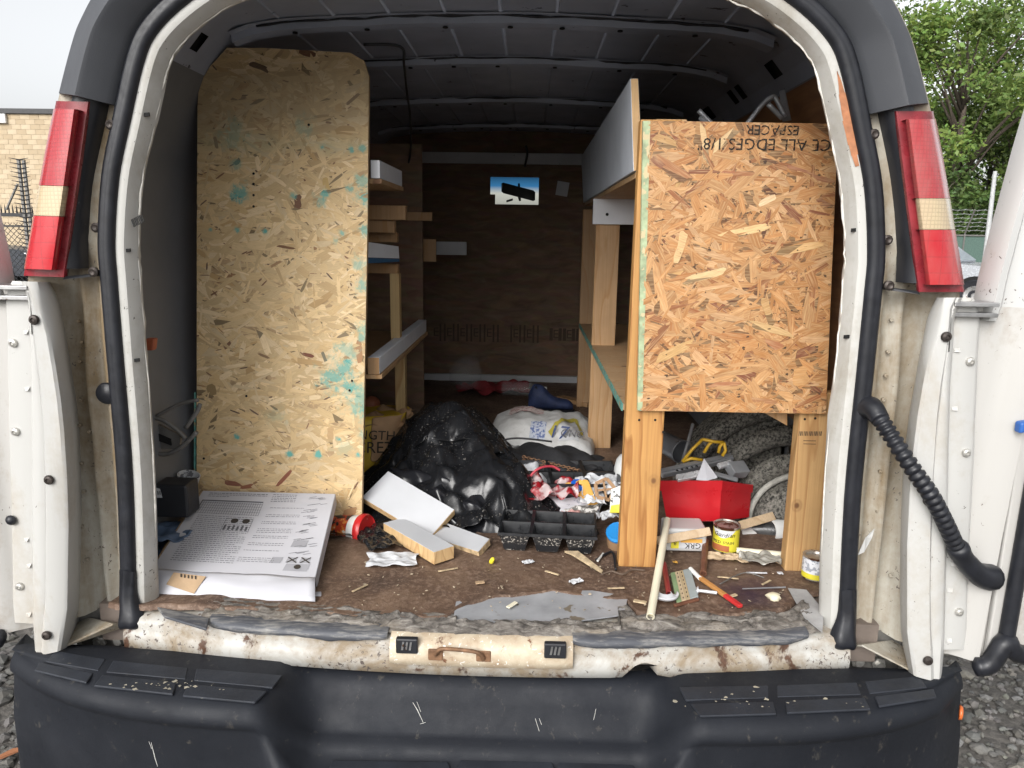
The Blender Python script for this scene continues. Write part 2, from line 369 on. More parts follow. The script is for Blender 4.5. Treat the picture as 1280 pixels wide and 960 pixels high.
# tail lamps
def lens_mat(name, c, grid, grime=.3):
    t = NT(name); co = t.coord((1,1,1))
    br = t.n('TexBrick'); br.offset = 0; br.inputs['Scale'].default_value = 1; br.inputs['Mortar Size'].default_value = .0009
    br.inputs['Brick Width'].default_value = grid; br.inputs['Row Height'].default_value = grid
    mp = t.coord(rot=(math.pi/2,0,0)); t.l(mp, br.inputs['Vector'])
    col = t.mix(t.math('MULTIPLY', br.outputs['Fac'], .38), c, tuple(x*.45 for x in c))
    g = t.ramp(t.noise(t.coord((1,1,.5)), 9, 6, .65), [(.45,0),(.8,1)]); col = t.mix(t.math('MULTIPLY', g, grime), col, (.42,.25,.22))
    t.set(Base_Color=col, Roughness=t.ramp(t.noise(co, 20, 4), [(.3,.12),(.7,.34)]), Coat_Weight=.4, Coat_Roughness=.1)
    t.bump(t.math('SUBTRACT', 1, br.outputs['Fac']), .25, .0012); return t.m
red_lens = lens_mat('red_lens', (.36,.016,.024), .0075, .42); red_lens2 = lens_mat('red_lens_smooth', (.42,.012,.02), .03, .3); clear_lens = lens_mat('reverse_lens', (.50,.40,.25), .0075)
rim_red = plain('lamp_rim_red', (.20,.018,.025), .28, var=.35, vscale=20)
def inner_x(y): return 1117 + 29*(y-138)/227
def outer_x(y): return 1166 + 37*(max(0, (y-141))/212)**.92
for s in (-1, 1):
    def sec(ys, name, mat, par, d0=0, caps=True):
        rows = []
        for k, y in enumerate(ys):
            ix, ox = inner_x(y)+(12 if d0 == 0 else 0), outer_x(y)
            row = []
            if d0 == 0: cols = [(ix, -.030), (ix+2.5, -.054), (ix+6, -.060), (lerp(ix, ox, .5), -.061), (ox-6, -.045), (ox-1, -.02), (ox+2, .03)]
            else: cols = [(ix, .0), (ix, -.026), (ix+3, -.034), (ix+12, -.036), (lerp(ix, ox, .6), -.036), (ox-2, -.018), (ox+1, .03)]
            rows.append([mir(at(x, y, yy), s) for x, yy in cols])
        b = MB()
        if caps:
            back = lambda row: [Vector((p.x, .0 if p.y < .0 else p.y, p.z)) for p in row]
            rows = [back(rows[0])] + rows + [back(rows[-1])]
        return b.grid(rows).build(name, mat, par, smooth='auto')
    lamp = sec([139,141,200,250,300,362,365], 'tail_light', rim_red, van, 1)
    sec([149,151,175,200,225,247.6], 'red_lens', red_lens, lamp)
    sec([248.2,268,286.8], 'reverse_lens', clear_lens, lamp)
    sec([287.4,305,325,350,356], 'brake_lens', red_lens2, lamp)

MATS_SKIN = paint('door_skin', base=(.43,.42,.40), grime=(.24,.18,.12), lo=.52, hi=.74, chip_th=.70, streak=(1,1,.5))
# rear doors, opened right round: inner faces look back at us
door_px = [(372,1172,1180,1196,1203,1216),(386,1165,1176,1190,1197,1222),(400,1160,1174,1189,1193,1224),(440,1152,1162,1183,1191,1221),(480,1145,1154,1178,1188,1220),(520,1138,1147,1173,1187,1218),
           (560,1133,1142,1169,1186,1217),(620,1129,1137,1166,1185,1214),(680,1127,1134,1164,1184,1211),(740,1126,1134,1163,1182,1209),(790,1127,1134,1164,1181,1208),(812,1131,1137,1166,1180,1206)]
for s in (-1, 1):
    rowsA, rowsB, rowsF = [], [], []
    for y, x0, x1, xs, xf, xb in door_px:
        wob = .0012*math.sin(y*.05)
        rowsA.append([mir(at(x0-2, y, .055), s), mir(at(x0, y, -.045), s), mir(at(x1, y, -.074), s), mir(at(x1+5, y, -.079), s), mir(at(xs-1.5+1.2*math.sin(y*.06), y, -.081), s), mir(at(xs, y, -.072), s)])
        rowsF.append([mir(at(xs-2, y, -.070), s), mir(at(xs+2, y, -.073+wob), s), mir(at(xf-4, y, -.073), s), mir(at(xf-1, y, -.066), s), mir(at(xf, y, -.045), s)])
        rowsB.append([mir(at(xf-3, y, -.046), s), mir(at(xf+3, y, -.048), s), mir(at(xb-3, y, -.048), s), mir(at(xb, y, -.044), s), mir(at(xb+1, y, -.028), s)])
    bot = [mir(at(x, y, yy), s) for x, y, yy in ((1135,838,.05),(1136,840,-.045),(1142,844,-.072),(1146,846,-.078),(1164,851,-.08),(1168,850,-.072))]
    door = MB().grid(rowsA + [bot]).build('rear_door', white_clean, van, smooth='auto')
    fb = [mir(at(x, y, yy), s) for x, y, yy in ((1162,850,-.07),(1166,851,-.073),(1174,850,-.073),(1176,848,-.066),(1177,846,-.045))]
    MB().grid(rowsF + [fb]).build('hinge_flange', white_clean, door, smooth='auto')
    MB().grid(rowsB).build('edge_strip', white_clean, door, smooth='auto')
    # inner skin of the door with its pressed ribs, then the far edge with its own seal
    rows = []
    for z in [lerp(.655, 1.405, k/22) for k in range(23)]:
        x0 = .945 + .02*(z-.65); r = []
        for dx, y in ((0,-.026),(.03,-.026),(.05,-.030),(.066,-.030),(.082,-.040),(.10,-.054),(.118,-.056),(.122,-.040),(.14,-.036)):
            r.append(Vector((s*(x0+dx+.012*(z-1)), y + .003*fbm((dx*3, z*1.5, s), 2, 3), z)))
        rows.append(r)
    MB().grid(rows).build('inner_skin', MATS_SKIN, door, smooth='auto')
    MB().box((s*1.075 if s > 0 else -1.70, -.052, .66), (1.70 if s > 0 else -1.075, -.038, 1.52)).build('trim_panel', MATS_SKIN, door, bev=.004)
    sp = [Vector((s*(1.105+.01*(z-.7)), -.060, z)) for z in (.70,.85,1.0,1.15)]
    MB().tube(catmull(sp, 4), .016, 8).build('door_seal', rubber, door, smooth=True)
    MB().tube(catmull([Vector((s*1.045,-.060,.645)), Vector((s*1.075,-.066,.655)), Vector((s*1.10,-.068,.71)), Vector((s*1.13,-.06,.68)), Vector((s*1.2,-.06,.668))], 4), [.006]+[.02]*15+[.012], 10).build('seal_corner', rubber, door, smooth=True)
    # window frame rising above the lamp, leaning out
    e0 = [at(1214,400,-.03), at(1219,386,-.03), at(1222,374,-.03), at(1228,345,-.03), at(1242,290,-.028), at(1258,232,-.02), at(1272,180,-.01), at(1290,120,0), at(1312,50,.01)]
    rows = []
    for k, p in enumerate(catmull([q + Vector((.022,0,0)) for q in e0], 4)):
        rows.append([mir(p + Vector(d), s) for d in ((0,.05,0),(-.004,.0,0),(.004,-.014,0),(.018,-.012,0),(.03,.004,0),(.06,.0,0),(.075,-.012,0),(.11,-.012,0),(.125,.02,0))])
    MB().grid(rows).build('window_frame', white, door, smooth='auto')
    gl = NT('door_glass'); gl.set(Base_Color=(.02,.025,.03), Roughness=.05)
    MB().box((min(s*1.19, s*1.68), .01, 1.46), (max(s*1.19, s*1.68), .016, 1.98)).build('window_glass', gl.m, door)
    # hinge: stacked plates and pin
    for dy, w, z in ((0,.105,0),(.010,.085,-.020)):
        a = mir(at(1185,379,-.05+dy), s); bq = mir(at(1240,379,-.05+dy), s)
        MB().box((min(a.x, bq.x), -.075+dy, a.z-.004+z), (max(a.x, bq.x), -.01, a.z+.004+z)).build('hinge_plate', steel, van, bev=.001)
    c = mir(at(1181,384,-.05), s); MB().lathe([(.010,-.016),(.010,.014),(.006,.018),(0,.018)], c, (0,0,1), 12).build('hinge_pin', bolt_dark, van, smooth='auto')
    for x, y, yy, r, mt, nm in ((1183,421,-.083,.0085,bolt_dark,'door_bolt'),(1160,626,-.084,.0085,bolt_dark,'door_bolt'),(1160,826,-.085,.0085,bolt_dark,'door_bolt'),(1213,452,-.050,.0075,zinc,'rivet'),(1208,566,-.050,.0075,zinc,'rivet'),(1199,765,-.050,.0075,zinc,'rivet')):
        c = mir(at(x, y, yy), s)
        b = MB().lathe([(r*1.15,-.002),(r*1.2,.001),(r,.004),(r*.5,.0055),(r*.4,.003),(0,.003)], c, (0,-1,0), 16).build(nm, mt, door, smooth='auto')
    for x, y in ((1196,437),(1193,510),(1191,704),(1187,737),(1186,800)):
        c = mir(at(x, y, -.048), s); MB().add([c+Vector((-.006,0,.003)), c+Vector((.006,0,.004)), c+Vector((.004,-.006,-.004)), c+Vector((-.005,-.002,-.005))], [(0,1,2,3)]).build('metal_tab', white_clean, door, solid=.001)
    # gusset shelf below the jamb and the bolts beside it
    g = [mir(p, s) for p in (at(1060,806,.01), at(1078,806,-.02), at(1140,838,-.045), at(1136,812,.04), at(1115,800,.05))]
    MB().prism(g, (0,0,-.004)).build('jamb_gusset', white_dirty, van)
    MB().box((min(s*.79, s*.95), .05, .55), (max(s*.79, s*.95), .07, .66)).build('body_mount', plain('dirty_grey', (.14,.135,.125), .8, var=.4, vscale=30), van)
    for x, y in ((1072,826),(1098,830)):
        c = mir(at(x, y, .035), s); MB().lathe([(.016,-.002),(.016,.004),(.010,.005),(.010,.012),(0,.012)], c, (0,-1,0), 6).build('mount_bolt', zinc, van, smooth='auto')
c = at(14, 650, -.052); MB().lathe([(.011,0),(.011,.003),(.006,.008),(0,.009)], c, (0,-1,0), 16).build('plastic_plug', rubber, van, smooth=True)
c = at(1278, 533, -.07); MB().obox(c, (1,0,.2), (0,1,0), (0,0,1), .02, .02, .022).build('blue_clip', plain('blue_plastic', (.02,.10,.35), .4), van, bev=.004)
# wiring loom from jamb to right door: boots and a ridged sleeve
lp = catmull([at(1083,512,.0), at(1098,522,-.045), at(1116,548,-.075), at(1140,585,-.10), at(1163,618,-.11), at(1180,650,-.105), at(1194,680,-.09), at(1203,698,-.08)], 22)
LR = [.0135 + (.0035 if (k % 5) in (1, 2, 3) else -.0005) for k in range(len(lp))]
MB().tube(lp, LR, 14).build('wiring_loom', rubber, van, smooth=True)
MB().tube(catmull([at(1078,510,.01), at(1090,510,-.025), at(1100,524,-.05)], 5), [.024,.025,.025,.024,.023,.022,.021,.020,.019,.018,.018], 14).build('loom_boot', rubber, van, smooth=True)
MB().tube(catmull([at(1196,682,-.09), at(1206,700,-.08), at(1224,718,-.07), at(1243,722,-.05)], 4), [.019,.022,.021,.020,.020,.021,.021,.022,.024,.026,.028,.027,.018], 14).build('loom_boot', rubber, van, smooth=True)

# sill under the opening: bowed pressing, latch plate, switches, striker
def bow(x): return -.022 - .070*(1-(x/.82)**2)
SX = [lerp(-.80, .80, k/64) for k in range(65)]
rows = []
for x in SX:
    y = bow(x); w = fbm((x*6, 0, 0), 1, 3)*.004; notch = .035*math.exp(-((x-.34)/.030)**4); end = max(0, abs(x)-.45)*.05
    rows.append([Vector((x, y+.10, .690)), Vector((x, y+.03, .690+w)), Vector((x, y+.006, .684+w)), Vector((x, y-.002, .674)), Vector((x, y+.001, .660)), Vector((x, y-.004, .652+w)), Vector((x, y-.008, .64)), Vector((x, y-.006, .612+notch)), Vector((x, y+.02, .606+notch))])
MB().grid(rows).build('rear_sill', white_sill, van, smooth=True)
beige = paint('latch_beige', base=(.52,.45,.34), grime=(.30,.2,.12), lo=.42, hi=.7, gscale=16, streak=(1,1,1), chip=(.75,.73,.68), chip_th=.64, rust=((.16,.06,.025), 14, .62), bump=.3)
x0, x1 = at(488,805,-.09).x, at(716,815,-.09).x
rows = []
for k in range(25):
    x = lerp(x0, x1, k/24); y = bow(x); e = min(1, min(k, 24-k)/1.5)
    rows.append([Vector((x, y+.015, .697)), Vector((x, y-.004, .693-.004*(1-e))), Vector((x, y-.010-.010*e, .680)), Vector((x, y-.016-.004*e, .655)), Vector((x, y-.016-.002*e, .640)), Vector((x, y-.006, .634+.004*(1-e)))])
plate = MB().grid(rows).build('latch_plate', beige, van, smooth=True)
for xp, yp in ((509,806),(694,812)):
    c = at(xp, yp, bow(.0)-.016); c.y = bow(c.x)-.019; b = MB().obox(c, (1,0,0), (0,1,0), (0,0,1), .046, .014, .034).build('contact_switch', blackpl, plate, bev=.003)
    for k in range(3): MB().obox(c + Vector((-.008+.008*k, -.0075, .002)), (1,0,0), (0,1,0), (.15,0,1), .004, .003, .018).build('contact', steel, b)
st = plain('striker_rust', (.20,.11,.06), .7, metal=.3, var=.5, vscale=40, bump=.4)
c = at(574, 815, -.12); c.y = bow(c.x)-.018
MB().tube(catmull([c+Vector(d) for d in ((-.052,.01,-.012),(-.050,-.006,-.010),(-.044,-.014,.004),(-.030,-.016,.010),(.028,-.016,.006),(.044,-.014,-.002),(.050,-.006,-.016),(.050,.01,-.018))], 4), .0042, 10).build('striker', st, plate, smooth=True)
for d in (-.05, .05): MB().obox(c + Vector((d,0,-.013)), (1,0,0), (0,1,0), (0,0,1), .032, .008, .026).build('striker_pad', st, plate, bev=.003)

# bumper
bump_m = NT('bumper_plastic'); co = bump_m.coord()
sc = bump_m.ramp(bump_m.noise(bump_m.coord((1.4,1,1)), 26, 8, .75, .3), [(.60,0),(.70,1)]); du = bump_m.ramp(bump_m.noise(co, 3.5, 6, .65), [(.35,0),(.75,1)])
colr = bump_m.mix(bump_m.math('MULTIPLY', du, .7), (.0065,.008,.012), (.017,.0195,.0255)); colr = bump_m.mix(bump_m.math('MULTIPLY', sc, .38), colr, (.14,.125,.10))
bump_m.set(Base_Color=colr, Roughness=bump_m.ramp(bump_m.noise(co, 8, 6, .7), [(.3,.5),(.7,.8)]), Specular_IOR_Level=.3); bump_m.bump(bump_m.noise(co, 420, 4, .7), .35, .0012); bump_m = bump_m.m
def Yf(x): return -.245 + .20*max(0, (abs(x)-.30)/.77)**3.2
def prof(x):
    a = abs(x); f = Yf(x); k = max(.0, min(1, (1.06-a)/.10))
    P = [(.02,.585),(-.02,.610),(lerp(-.05,-.03,1-k),.620),(lerp(f,-.05,.6),.622),(lerp(f,-.05,.35),.622),(f+.045,.620),(f+.02,.615),(f+.005,.603),(f,.588),(f+.002,.576),(f+.009,.569),(f+.014,.558),(f+.015,.46),(f+.04,.30)]
    Nn = [(-.05,.604),(-.085,.600),(-.105,.585),(-.115,.555),(-.128,.527),(-.142,.508),(-.152,.501),(-.168,.500),(-.180,.488),(-.188,.476),(-.24,.474),(-.30,.472),(-.312,.45),(-.30,.30)]
    t = (a-.325)/.115; t = max(0, min(1, t)); t = t*t*(3-2*t)
    return [Vector((x, lerp(n[0], p[0], t), lerp(n[1], p[1], t))) for p, n in zip(P, Nn)]
xs = sorted(set([round(lerp(-1.03, 1.03, k/100), 4) for k in range(97)]))
rows = [prof(x) for x in xs]
def flare(p): return Vector((p.x*(1 + .13*max(0, .60-p.z)*(min(1, abs(p.x)/1.03))**4), p.y, p.z))
def endcap(sg):
    out = []
    for q in (1.045, 1.058, 1.064):
        r = prof(1.03); out.append([Vector((sg*q, lerp(p.y, .06, (q-1.03)/.05), lerp(p.z, .57, (q-1.03)/.10 if p.z > .57 else 0))) for p in r])
    return out
rows = [[flare(p) for p in r] for r in list(reversed(endcap(-1))) + rows + endcap(1)]
bumper = MB().grid(rows).build('bumper', bump_m, van, smooth=True)
pad_m = plain('step_pad', (.014,.017,.024), .65, var=.3, vscale=14, bump=.2, bscale=260, spots=((.28,.25,.19), 28, .70))
for s in (-1, 1):
    for q in (((847,859),(962,857),(962,873),(856,876)),((970,857),(1072,853),(1078,869),(970,872)),((1080,852),(1150,845),(1160,860),(1086,868)),((862,880),(968,877),(972,893),(874,896)),((980,876),(1082,872),(1090,887),(982,892)),((1092,871),(1168,861),(1172,872),(1098,884))):
        P = [mir(atz(x, y, .622), s) for x, y in q]; cen = sum(P, Vector())/4; P = [cen.lerp(p, .97) for p in P]
        for p in P: p.z = .6185
        MB().prism(P, (0,0,.0050)).build('step_pad', pad_m, bumper, bev=.002, seg=3)
for k, (a, b_) in enumerate(((430,520),(535,590),(600,655),(665,765))):
    P = [atz(x, y, .474) for x, y in ((a,937),(b_,939),(b_+4,948),(a-4,947))]; MB().prism(P, (0,0,.006)).build('tread_pad', pad_m, bumper, bev=.0025)
for k, (a, b_) in enumerate(((415,560),(575,690),(700,790))):
    P = [atz(x, y, .474) for x, y in ((a,953),(b_,955),(b_+4,966),(a-4,964))]; MB().prism(P, (0,0,.006)).build('tread_pad', pad_m, bumper, bev=.0025)
scr = plain('scratch_white', (.55,.55,.52), .8)
for pts_ in (((516,878),(522,888),(529,903)),((521,877),(526,890)),((525,905),(532,903)),((669,898),(674,914)),((674,898),(677,906)),((745,886),(742,900)),((189,928),(194,948),(197,958)),((186,927),(190,936))):
    P = []
    for x, y in pts_:
        d = ray(x, y); t_ = 1.2
        for _ in range(400):
            p = CAM + d*t_; a = abs(p.x); pr_ = prof(max(-.96, min(.96, p.x))); hit = False
            for u, v in zip(pr_[:-1], pr_[1:]):
                if min(u.z, v.z)-.001 <= p.z <= max(u.z, v.z)+.001 and abs(u.z-v.z) > 1e-4 and p.y >= lerp(u.y, v.y, (p.z-u.z)/(v.z-u.z))-.0015: hit = True
            if hit: break
            t_ += .001
        P.append(p)
    MB().tube(P, [.0004]+[.0008]*(len(P)-2)+[.0004], 5).build('scratch', scr, bumper)
Rf = random.Random(4); fleck = plain('dried_splash', (.34,.31,.24), .9, var=.3)
for k in range(60):
    x_, y_ = (Rf.gauss(205, 32), Rf.gauss(858, 5)) if k < 34 else (Rf.gauss(930, 60), Rf.gauss(880, 12)); p = atz(x_, y_, .6242); sz_ = Rf.choice((.5,.7,1,1.8))
    if p.y > -.2: MB().add([p + Vector((Rf.uniform(.2,1)*.0045*sz_*math.cos(a), Rf.uniform(.2,1)*.0035*sz_*math.sin(a), 0)) for a in [6.28*q/7 for q in range(7)]], [tuple(range(7))]).build('splash', fleck, bumper)
MB().lathe([(.016,0),(.014,.006),(0,.008)], (1.022,-.075,.545), (1,-.5,0), 12).build('side_reflector', plain('amber', (.5,.12,.03), .3), bumper, smooth=True)

# cargo floor, walls, roof
floor_m = plain('floor_steel', (.16,.13,.11), .8, var=.35, vscale=9, bump=.3)
MB().box((-.88,.02,.60), (.88,2.70,.690)).build('cargo_floor', floor_m, van)
wall_m = plain('wall_liner', (.15,.155,.165), .45, var=.12, vscale=3)
WP = [(.87,.69),(.88,1.2),(.875,1.5),(.858,1.72),(.778,1.925)]
CP = [(.778,1.925),(.745,1.97),(.70,2.015)]
RP = [(.70,2.015),(.67,2.035),(.56,2.055),(.3,2.068),(.15,2.073),(0,2.075)]
ply = NT('brown_plywood'); pc = ply.coord((1,.12,1.0)); pw = ply.noise(pc, 22, 6, .6, 1.5); pg = ply.noise(ply.coord((1,.03,1)), 160, 3)
ply.set(Base_Color=ply.mix(pg, ply.ramp(pw, [(.3,(.13,.058,.024)),(.55,(.25,.125,.055)),(.75,(.33,.18,.085))]), (.16,.075,.035)), Roughness=.6); ply = ply.m
for s in (-1, 1):
    MB().grid([[Vector((s*x, y, z)) for y in (.06,.6,1.2,1.9,2.70)] for x, z in WP]).build('side_wall', wall_m, van, smooth=True)
    # cant rail with punched slots
    def rail(v, y): 
        a = CP[0]; b_ = CP[2]; return Vector((s*lerp(a[0], b_[0], v), y, lerp(a[1], b_[1], v) + .012*math.sin(math.pi*v)))
    b = MB(); vs = (0,.3,.72,1)
    slots = [(.33,.37),(.40,.44),(.62,.69),(.95,1.0),(1.04,1.09),(1.35,1.44),(1.8,1.86),(1.92,1.98)]
    b.grid([[rail(v, y) for y in (.06,2.70)] for v in (0,.3)]); b.grid([[rail(v, y) for y in (.06,2.70)] for v in (.72,1)])
    ycur = .06
    for a_, c_ in slots + [(2.70, 2.70)]:
        b.grid([[rail(v, y) for y in (ycur, a_)] for v in (.3,.72)]); ycur = c_
    b.build('roof_rail', dark_metal, van)
    MB().grid([[Vector((s*x, y, z)) for y in (.02, 2.72)] for x, z in ((.875,1.66),(.85,1.76),(.79,1.915),(.72,2.04))]).build('outer_skin_inside', hole, van)  # coloured black as a backing: stands in for the shade behind the rail slots
MB().grid([[Vector((s*x, y, z)) for s, x, z in [(-1, *p) for p in RP] + [(1, *p) for p in reversed(RP[:-1])]] for y in (.05,.5,1.0,1.6,2.2,2.70)]).build('roof_panel', dark_metal, van, smooth=True)
MB().grid([[Vector((x, y, 2.145-.0*x)) for x in (-.5,-.25,0,.25,.5)] for y in (.05, 3.3)]).build('roof_skin', white, van)
def roofz(x): 
    x = abs(x)
    for (a, za), (b_, zb) in zip(RP[::-1], RP[::-1][1:]):
        if a <= x <= b_: return lerp(za, zb, (x-a)/(b_-a))
    return 2.015
for ry, w in ((.53,.075),(.98,.07),(1.66,.07),(2.36,.07)):
    rows = []
    for k in range(29):
        x = lerp(-.688,.688,k/28); z = roofz(x); wv = .003*fbm((x*5, ry, 0), 1, 2)
        rows.append([Vector((x, ry+dy, z+dz+wv)) for dy, dz in ((-w*.7,-.003),(-w*.42,-.006),(-w*.36,-.022),(0,-.025),(w*.36,-.022),(w*.42,-.006),(w*.7,-.003))])
    rib = MB().grid(rows).build('roof_rib', dark_metal, van, smooth='auto')
    for k in range(7):
        x = lerp(-.5,.5,k/6) + .03*math.sin(k*5+ry*9); MB().lathe([(.007,0),(.007,.003)], (x, ry-.01, roofz(x)-.0262), (0,0,-1), 8).build('rib_hole', hole, rib)
    # mastic lump along the front edge
    bp = [Vector((lerp(-.62,.62,k/40), ry-w*.5, roofz(lerp(-.62,.62,k/40))-.006+.006*fbm((k*.3, ry, 1), 1, 2))) for k in range(41)]
    MB().tube(bp, [.002+.006*abs(fbm((k*.35, ry, 4), 1, 2)) for k in range(41)], 6).build('mastic', rubber, rib, smooth=True)
for x in (-.56,-.42,-.28,-.14,.0,.14,.28,.42,.56):
    MB().tube([Vector((x, y, roofz(x)+.003)) for y in (.06, 2.68)], .006, 6).build('roof_bead', dark_metal, van, smooth=True)
MB().box((.852,.16,1.02), (.864,1.5,1.62)).build('wall_panel', ply, van)
P = [(.870,1.60),(.858,1.715),(.782,1.915)]
MB().grid([[Vector((x-.012, y, z)) for y in (.14,.9,1.6)] for x, z in P]).build('wall_panel', ply, van, solid=.006)

# bulkhead of plywood with a small window, cab, windscreen and mirror beyond
Yb = 2.655; h0, h1 = at(613,221,Yb), at(673,256,Yb)
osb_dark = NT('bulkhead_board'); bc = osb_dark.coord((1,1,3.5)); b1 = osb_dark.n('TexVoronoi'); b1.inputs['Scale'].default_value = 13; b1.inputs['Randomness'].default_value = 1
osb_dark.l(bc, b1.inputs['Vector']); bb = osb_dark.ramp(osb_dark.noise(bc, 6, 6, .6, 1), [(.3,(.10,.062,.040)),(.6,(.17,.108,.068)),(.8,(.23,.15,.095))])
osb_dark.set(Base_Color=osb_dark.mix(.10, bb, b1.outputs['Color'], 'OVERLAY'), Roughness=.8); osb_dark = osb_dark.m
bulk = MB(); zt = 2.075; ZL, ZH, XL, XH = h1.z, h0.z, h0.x, h1.x
bulk.box((-.88,Yb,.69),(.88,Yb+.012,ZL)); bulk.box((-.88,Yb,ZH),(.88,Yb+.012,zt)); bulk.box((-.88,Yb,ZL),(XL,Yb+.012,ZH)); bulk.box((XH,Yb,ZL),(.88,Yb+.012,ZH)); bulk.box((XL,Yb+.001,ZL-.001),(XL+.027,Yb+.011,ZL+.052))
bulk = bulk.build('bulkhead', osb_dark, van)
dullwhite = plain('dull_white_board', (.45,.46,.48), .6, var=.12, vscale=6, spots=((.1,.1,.1), 40, .72))
a, b_ = at(528,190,Yb), at(760,207,Yb); MB().box((-.62,Yb-.02,b_.z), (.62,Yb-.001,a.z)).build('header_board', dullwhite, bulk, bev=.002)
a, b_ = at(528,466,Yb), at(735,481,Yb); MB().box((-.60,Yb-.03,.70), (.42,Yb-.001,a.z+.0)).build('kick_board', dullwhite, bulk, bev=.002)
a = at(703,236,Yb-.003); MB().obox(a, (1,0,-.15), (0,1,0), (.15,0,1), .065, .002, .075).build('taped_note', dullwhite, bulk)
ink = plain('stamp_ink', (.035,.028,.022), .9); faint = plain('faded_stamp', (.075,.05,.035), .9)
for k in range(34):
    x = lerp(at(545,415,Yb).x, at(728,415,Yb).x, k/33); 
    if k in (15, 16, 24, 25): continue
    c = Vector((x, Yb-.001, at(640,417,Yb).z)); hh = .10 if k < 26 else .07
    MB().obox(c, (1,0,0), (0,1,0), (0,0,1), .010 if k < 26 else .018, .001, hh).build('stamp_mark', faint, bulk) if k % 3 else text('E', 'stamp_letter', faint, c, (1,0,0), (0,0,1), .07, bulk)
# cab
cabm = plain('cab_grey', (.05,.05,.055), .8)
cab = MB(); 
for s in (-1, 1): cab.grid([[Vector((s*x, y, z)) for x, z in ((.95,.6),(.98,1.0),(.96,1.35),(.80,1.93))] for y in (2.67, 3.7, 4.5)])
cab.grid([[Vector((x, y, z)) for x in (-.80,0,.80)] for y, z in ((2.67,2.0),(3.35,1.99),(3.62,1.94))]); cab.box((-.95,2.70,.5),(.95,4.5,.62)); cab.box((-.97,4.25,.6),(.97,4.4,1.28))
cab.build('cab_lining', cabm, van)
MB().grid([[Vector((x, y, z)) for x in (-.9,-.4,0,.4,.9)] for y, z in ((2.9,2.12),(3.4,2.10),(3.66,1.985))]).build('cab_roof', white, van, smooth=True)
MB().grid([[Vector((x, y, z)) for x in (-.93,-.4,0,.4,.93)] for y, z in ((4.30,1.27),(4.75,1.16),(5.15,1.02),(5.25,.8),(5.25,.35))]).build('hood', white, van, smooth=True)
for s in (-1, 1): MB().grid([[Vector((s*.99, y, z)) for y in (2.85,3.6,4.4,5.2)] for z in (.3,.7,1.02)]).build('front_fender', white, van)
ws = [Vector((-.86,3.64,1.95)), Vector((.86,3.64,1.95)), Vector((.93,4.28,1.27)), Vector((-.93,4.28,1.27))]
gm = bpy.data.materials.new('windscreen_glass'); gm.use_nodes = True; gt = gm.node_tree; gt.nodes.remove(gt.nodes['Principled BSDF'])
tr = gt.nodes.new('ShaderNodeBsdfTransparent'); gs = gt.nodes.new('ShaderNodeBsdfGlossy'); gs.inputs['Roughness'].default_value = .05; mx = gt.nodes.new('ShaderNodeMixShader'); mx.inputs[0].default_value = .04
tc = gt.nodes.new('ShaderNodeTexCoord'); sp_ = gt.nodes.new('ShaderNodeSeparateXYZ'); gt.links.new(tc.outputs['Object'], sp_.inputs[0])
cr = gt.nodes.new('ShaderNodeValToRGB'); mpn = gt.nodes.new('ShaderNodeMapRange'); mpn.inputs[1].default_value = 1.73; mpn.inputs[2].default_value = 1.93
gt.links.new(sp_.outputs['Z'], mpn.inputs[0]); gt.links.new(mpn.outputs[0], cr.inputs[0]); E = cr.color_ramp.elements
E[0].position = .38; E[0].color = (.93,.93,.84,1); E[1].position = .62; E[1].color = (.06,.26,.55,1); e = E.new(.95); e.color = (.015,.06,.12,1)
gt.links.new(cr.outputs[0], tr.inputs[0]); gt.links.new(tr.outputs[0], mx.inputs[1]); gt.links.new(gs.outputs[0], mx.inputs[2]); gt.links.new(mx.outputs[0], gt.nodes['Material Output'].inputs[0])
b = MB(); b.add(ws, [(0,1,2,3)]); b.build('windscreen', gm, van)
c = at(648,240,3.55); dx = at(669,246,3.55) - at(627,235,3.55); L = dx.length
mr = MB(); rows = []
for (yy, k) in ((.0,.82),(-.012,1),(-.03,1),(-.036,.9)):
    rows.append([c + dx.normalized()*(L*.5*k*max(-1, min(1, 1.25*math.cos(a_)))) + Vector((0,yy,.034*k*max(-1, min(1, 1.5*math.sin(a_))))) for a_ in [2*math.pi*j/24 for j in range(25)]])
mr.grid(rows); mr.add(rows[0], [tuple(range(24))]); mr.add(rows[-1], [tuple(range(24))]); mirror = mr.build('rear_view_mirror', plain('mirror_black', (.02,.025,.025), .4), van, smooth='auto')
MB().tube([c + Vector((0,.01,-.02)), c + Vector((.01,.06,-.05)), c + Vector((.0,.12,.06))], .008, 8).build('mirror_stalk', MATS['mirror_black'], mirror)
c2 = at(637,250.5,3.52); MB().obox(c2, (1,0,.3), (0,1,0), (0,0,1), .045, .02, .014).build('dash_clip', MATS['mirror_black'], van, bev=.003)
wire = plain('black_wire', (.01,.01,.012), .5)
MB().tube(catmull([Vector((-.36,.55,2.01)), at(500,58,.56), at(505,80,.62), at(508,110,.95), at(513,150,1.2), at(513,190,1.5), at(506,225,1.6)], 6), .004, 6).build('hanging_wire', wire, van, smooth=True)
MB().tube(catmull([at(657,182,2.55), at(659,192,2.56), at(656,208,2.58)], 6), .006, 6).build('hanging_wire', wire, van, smooth=True)
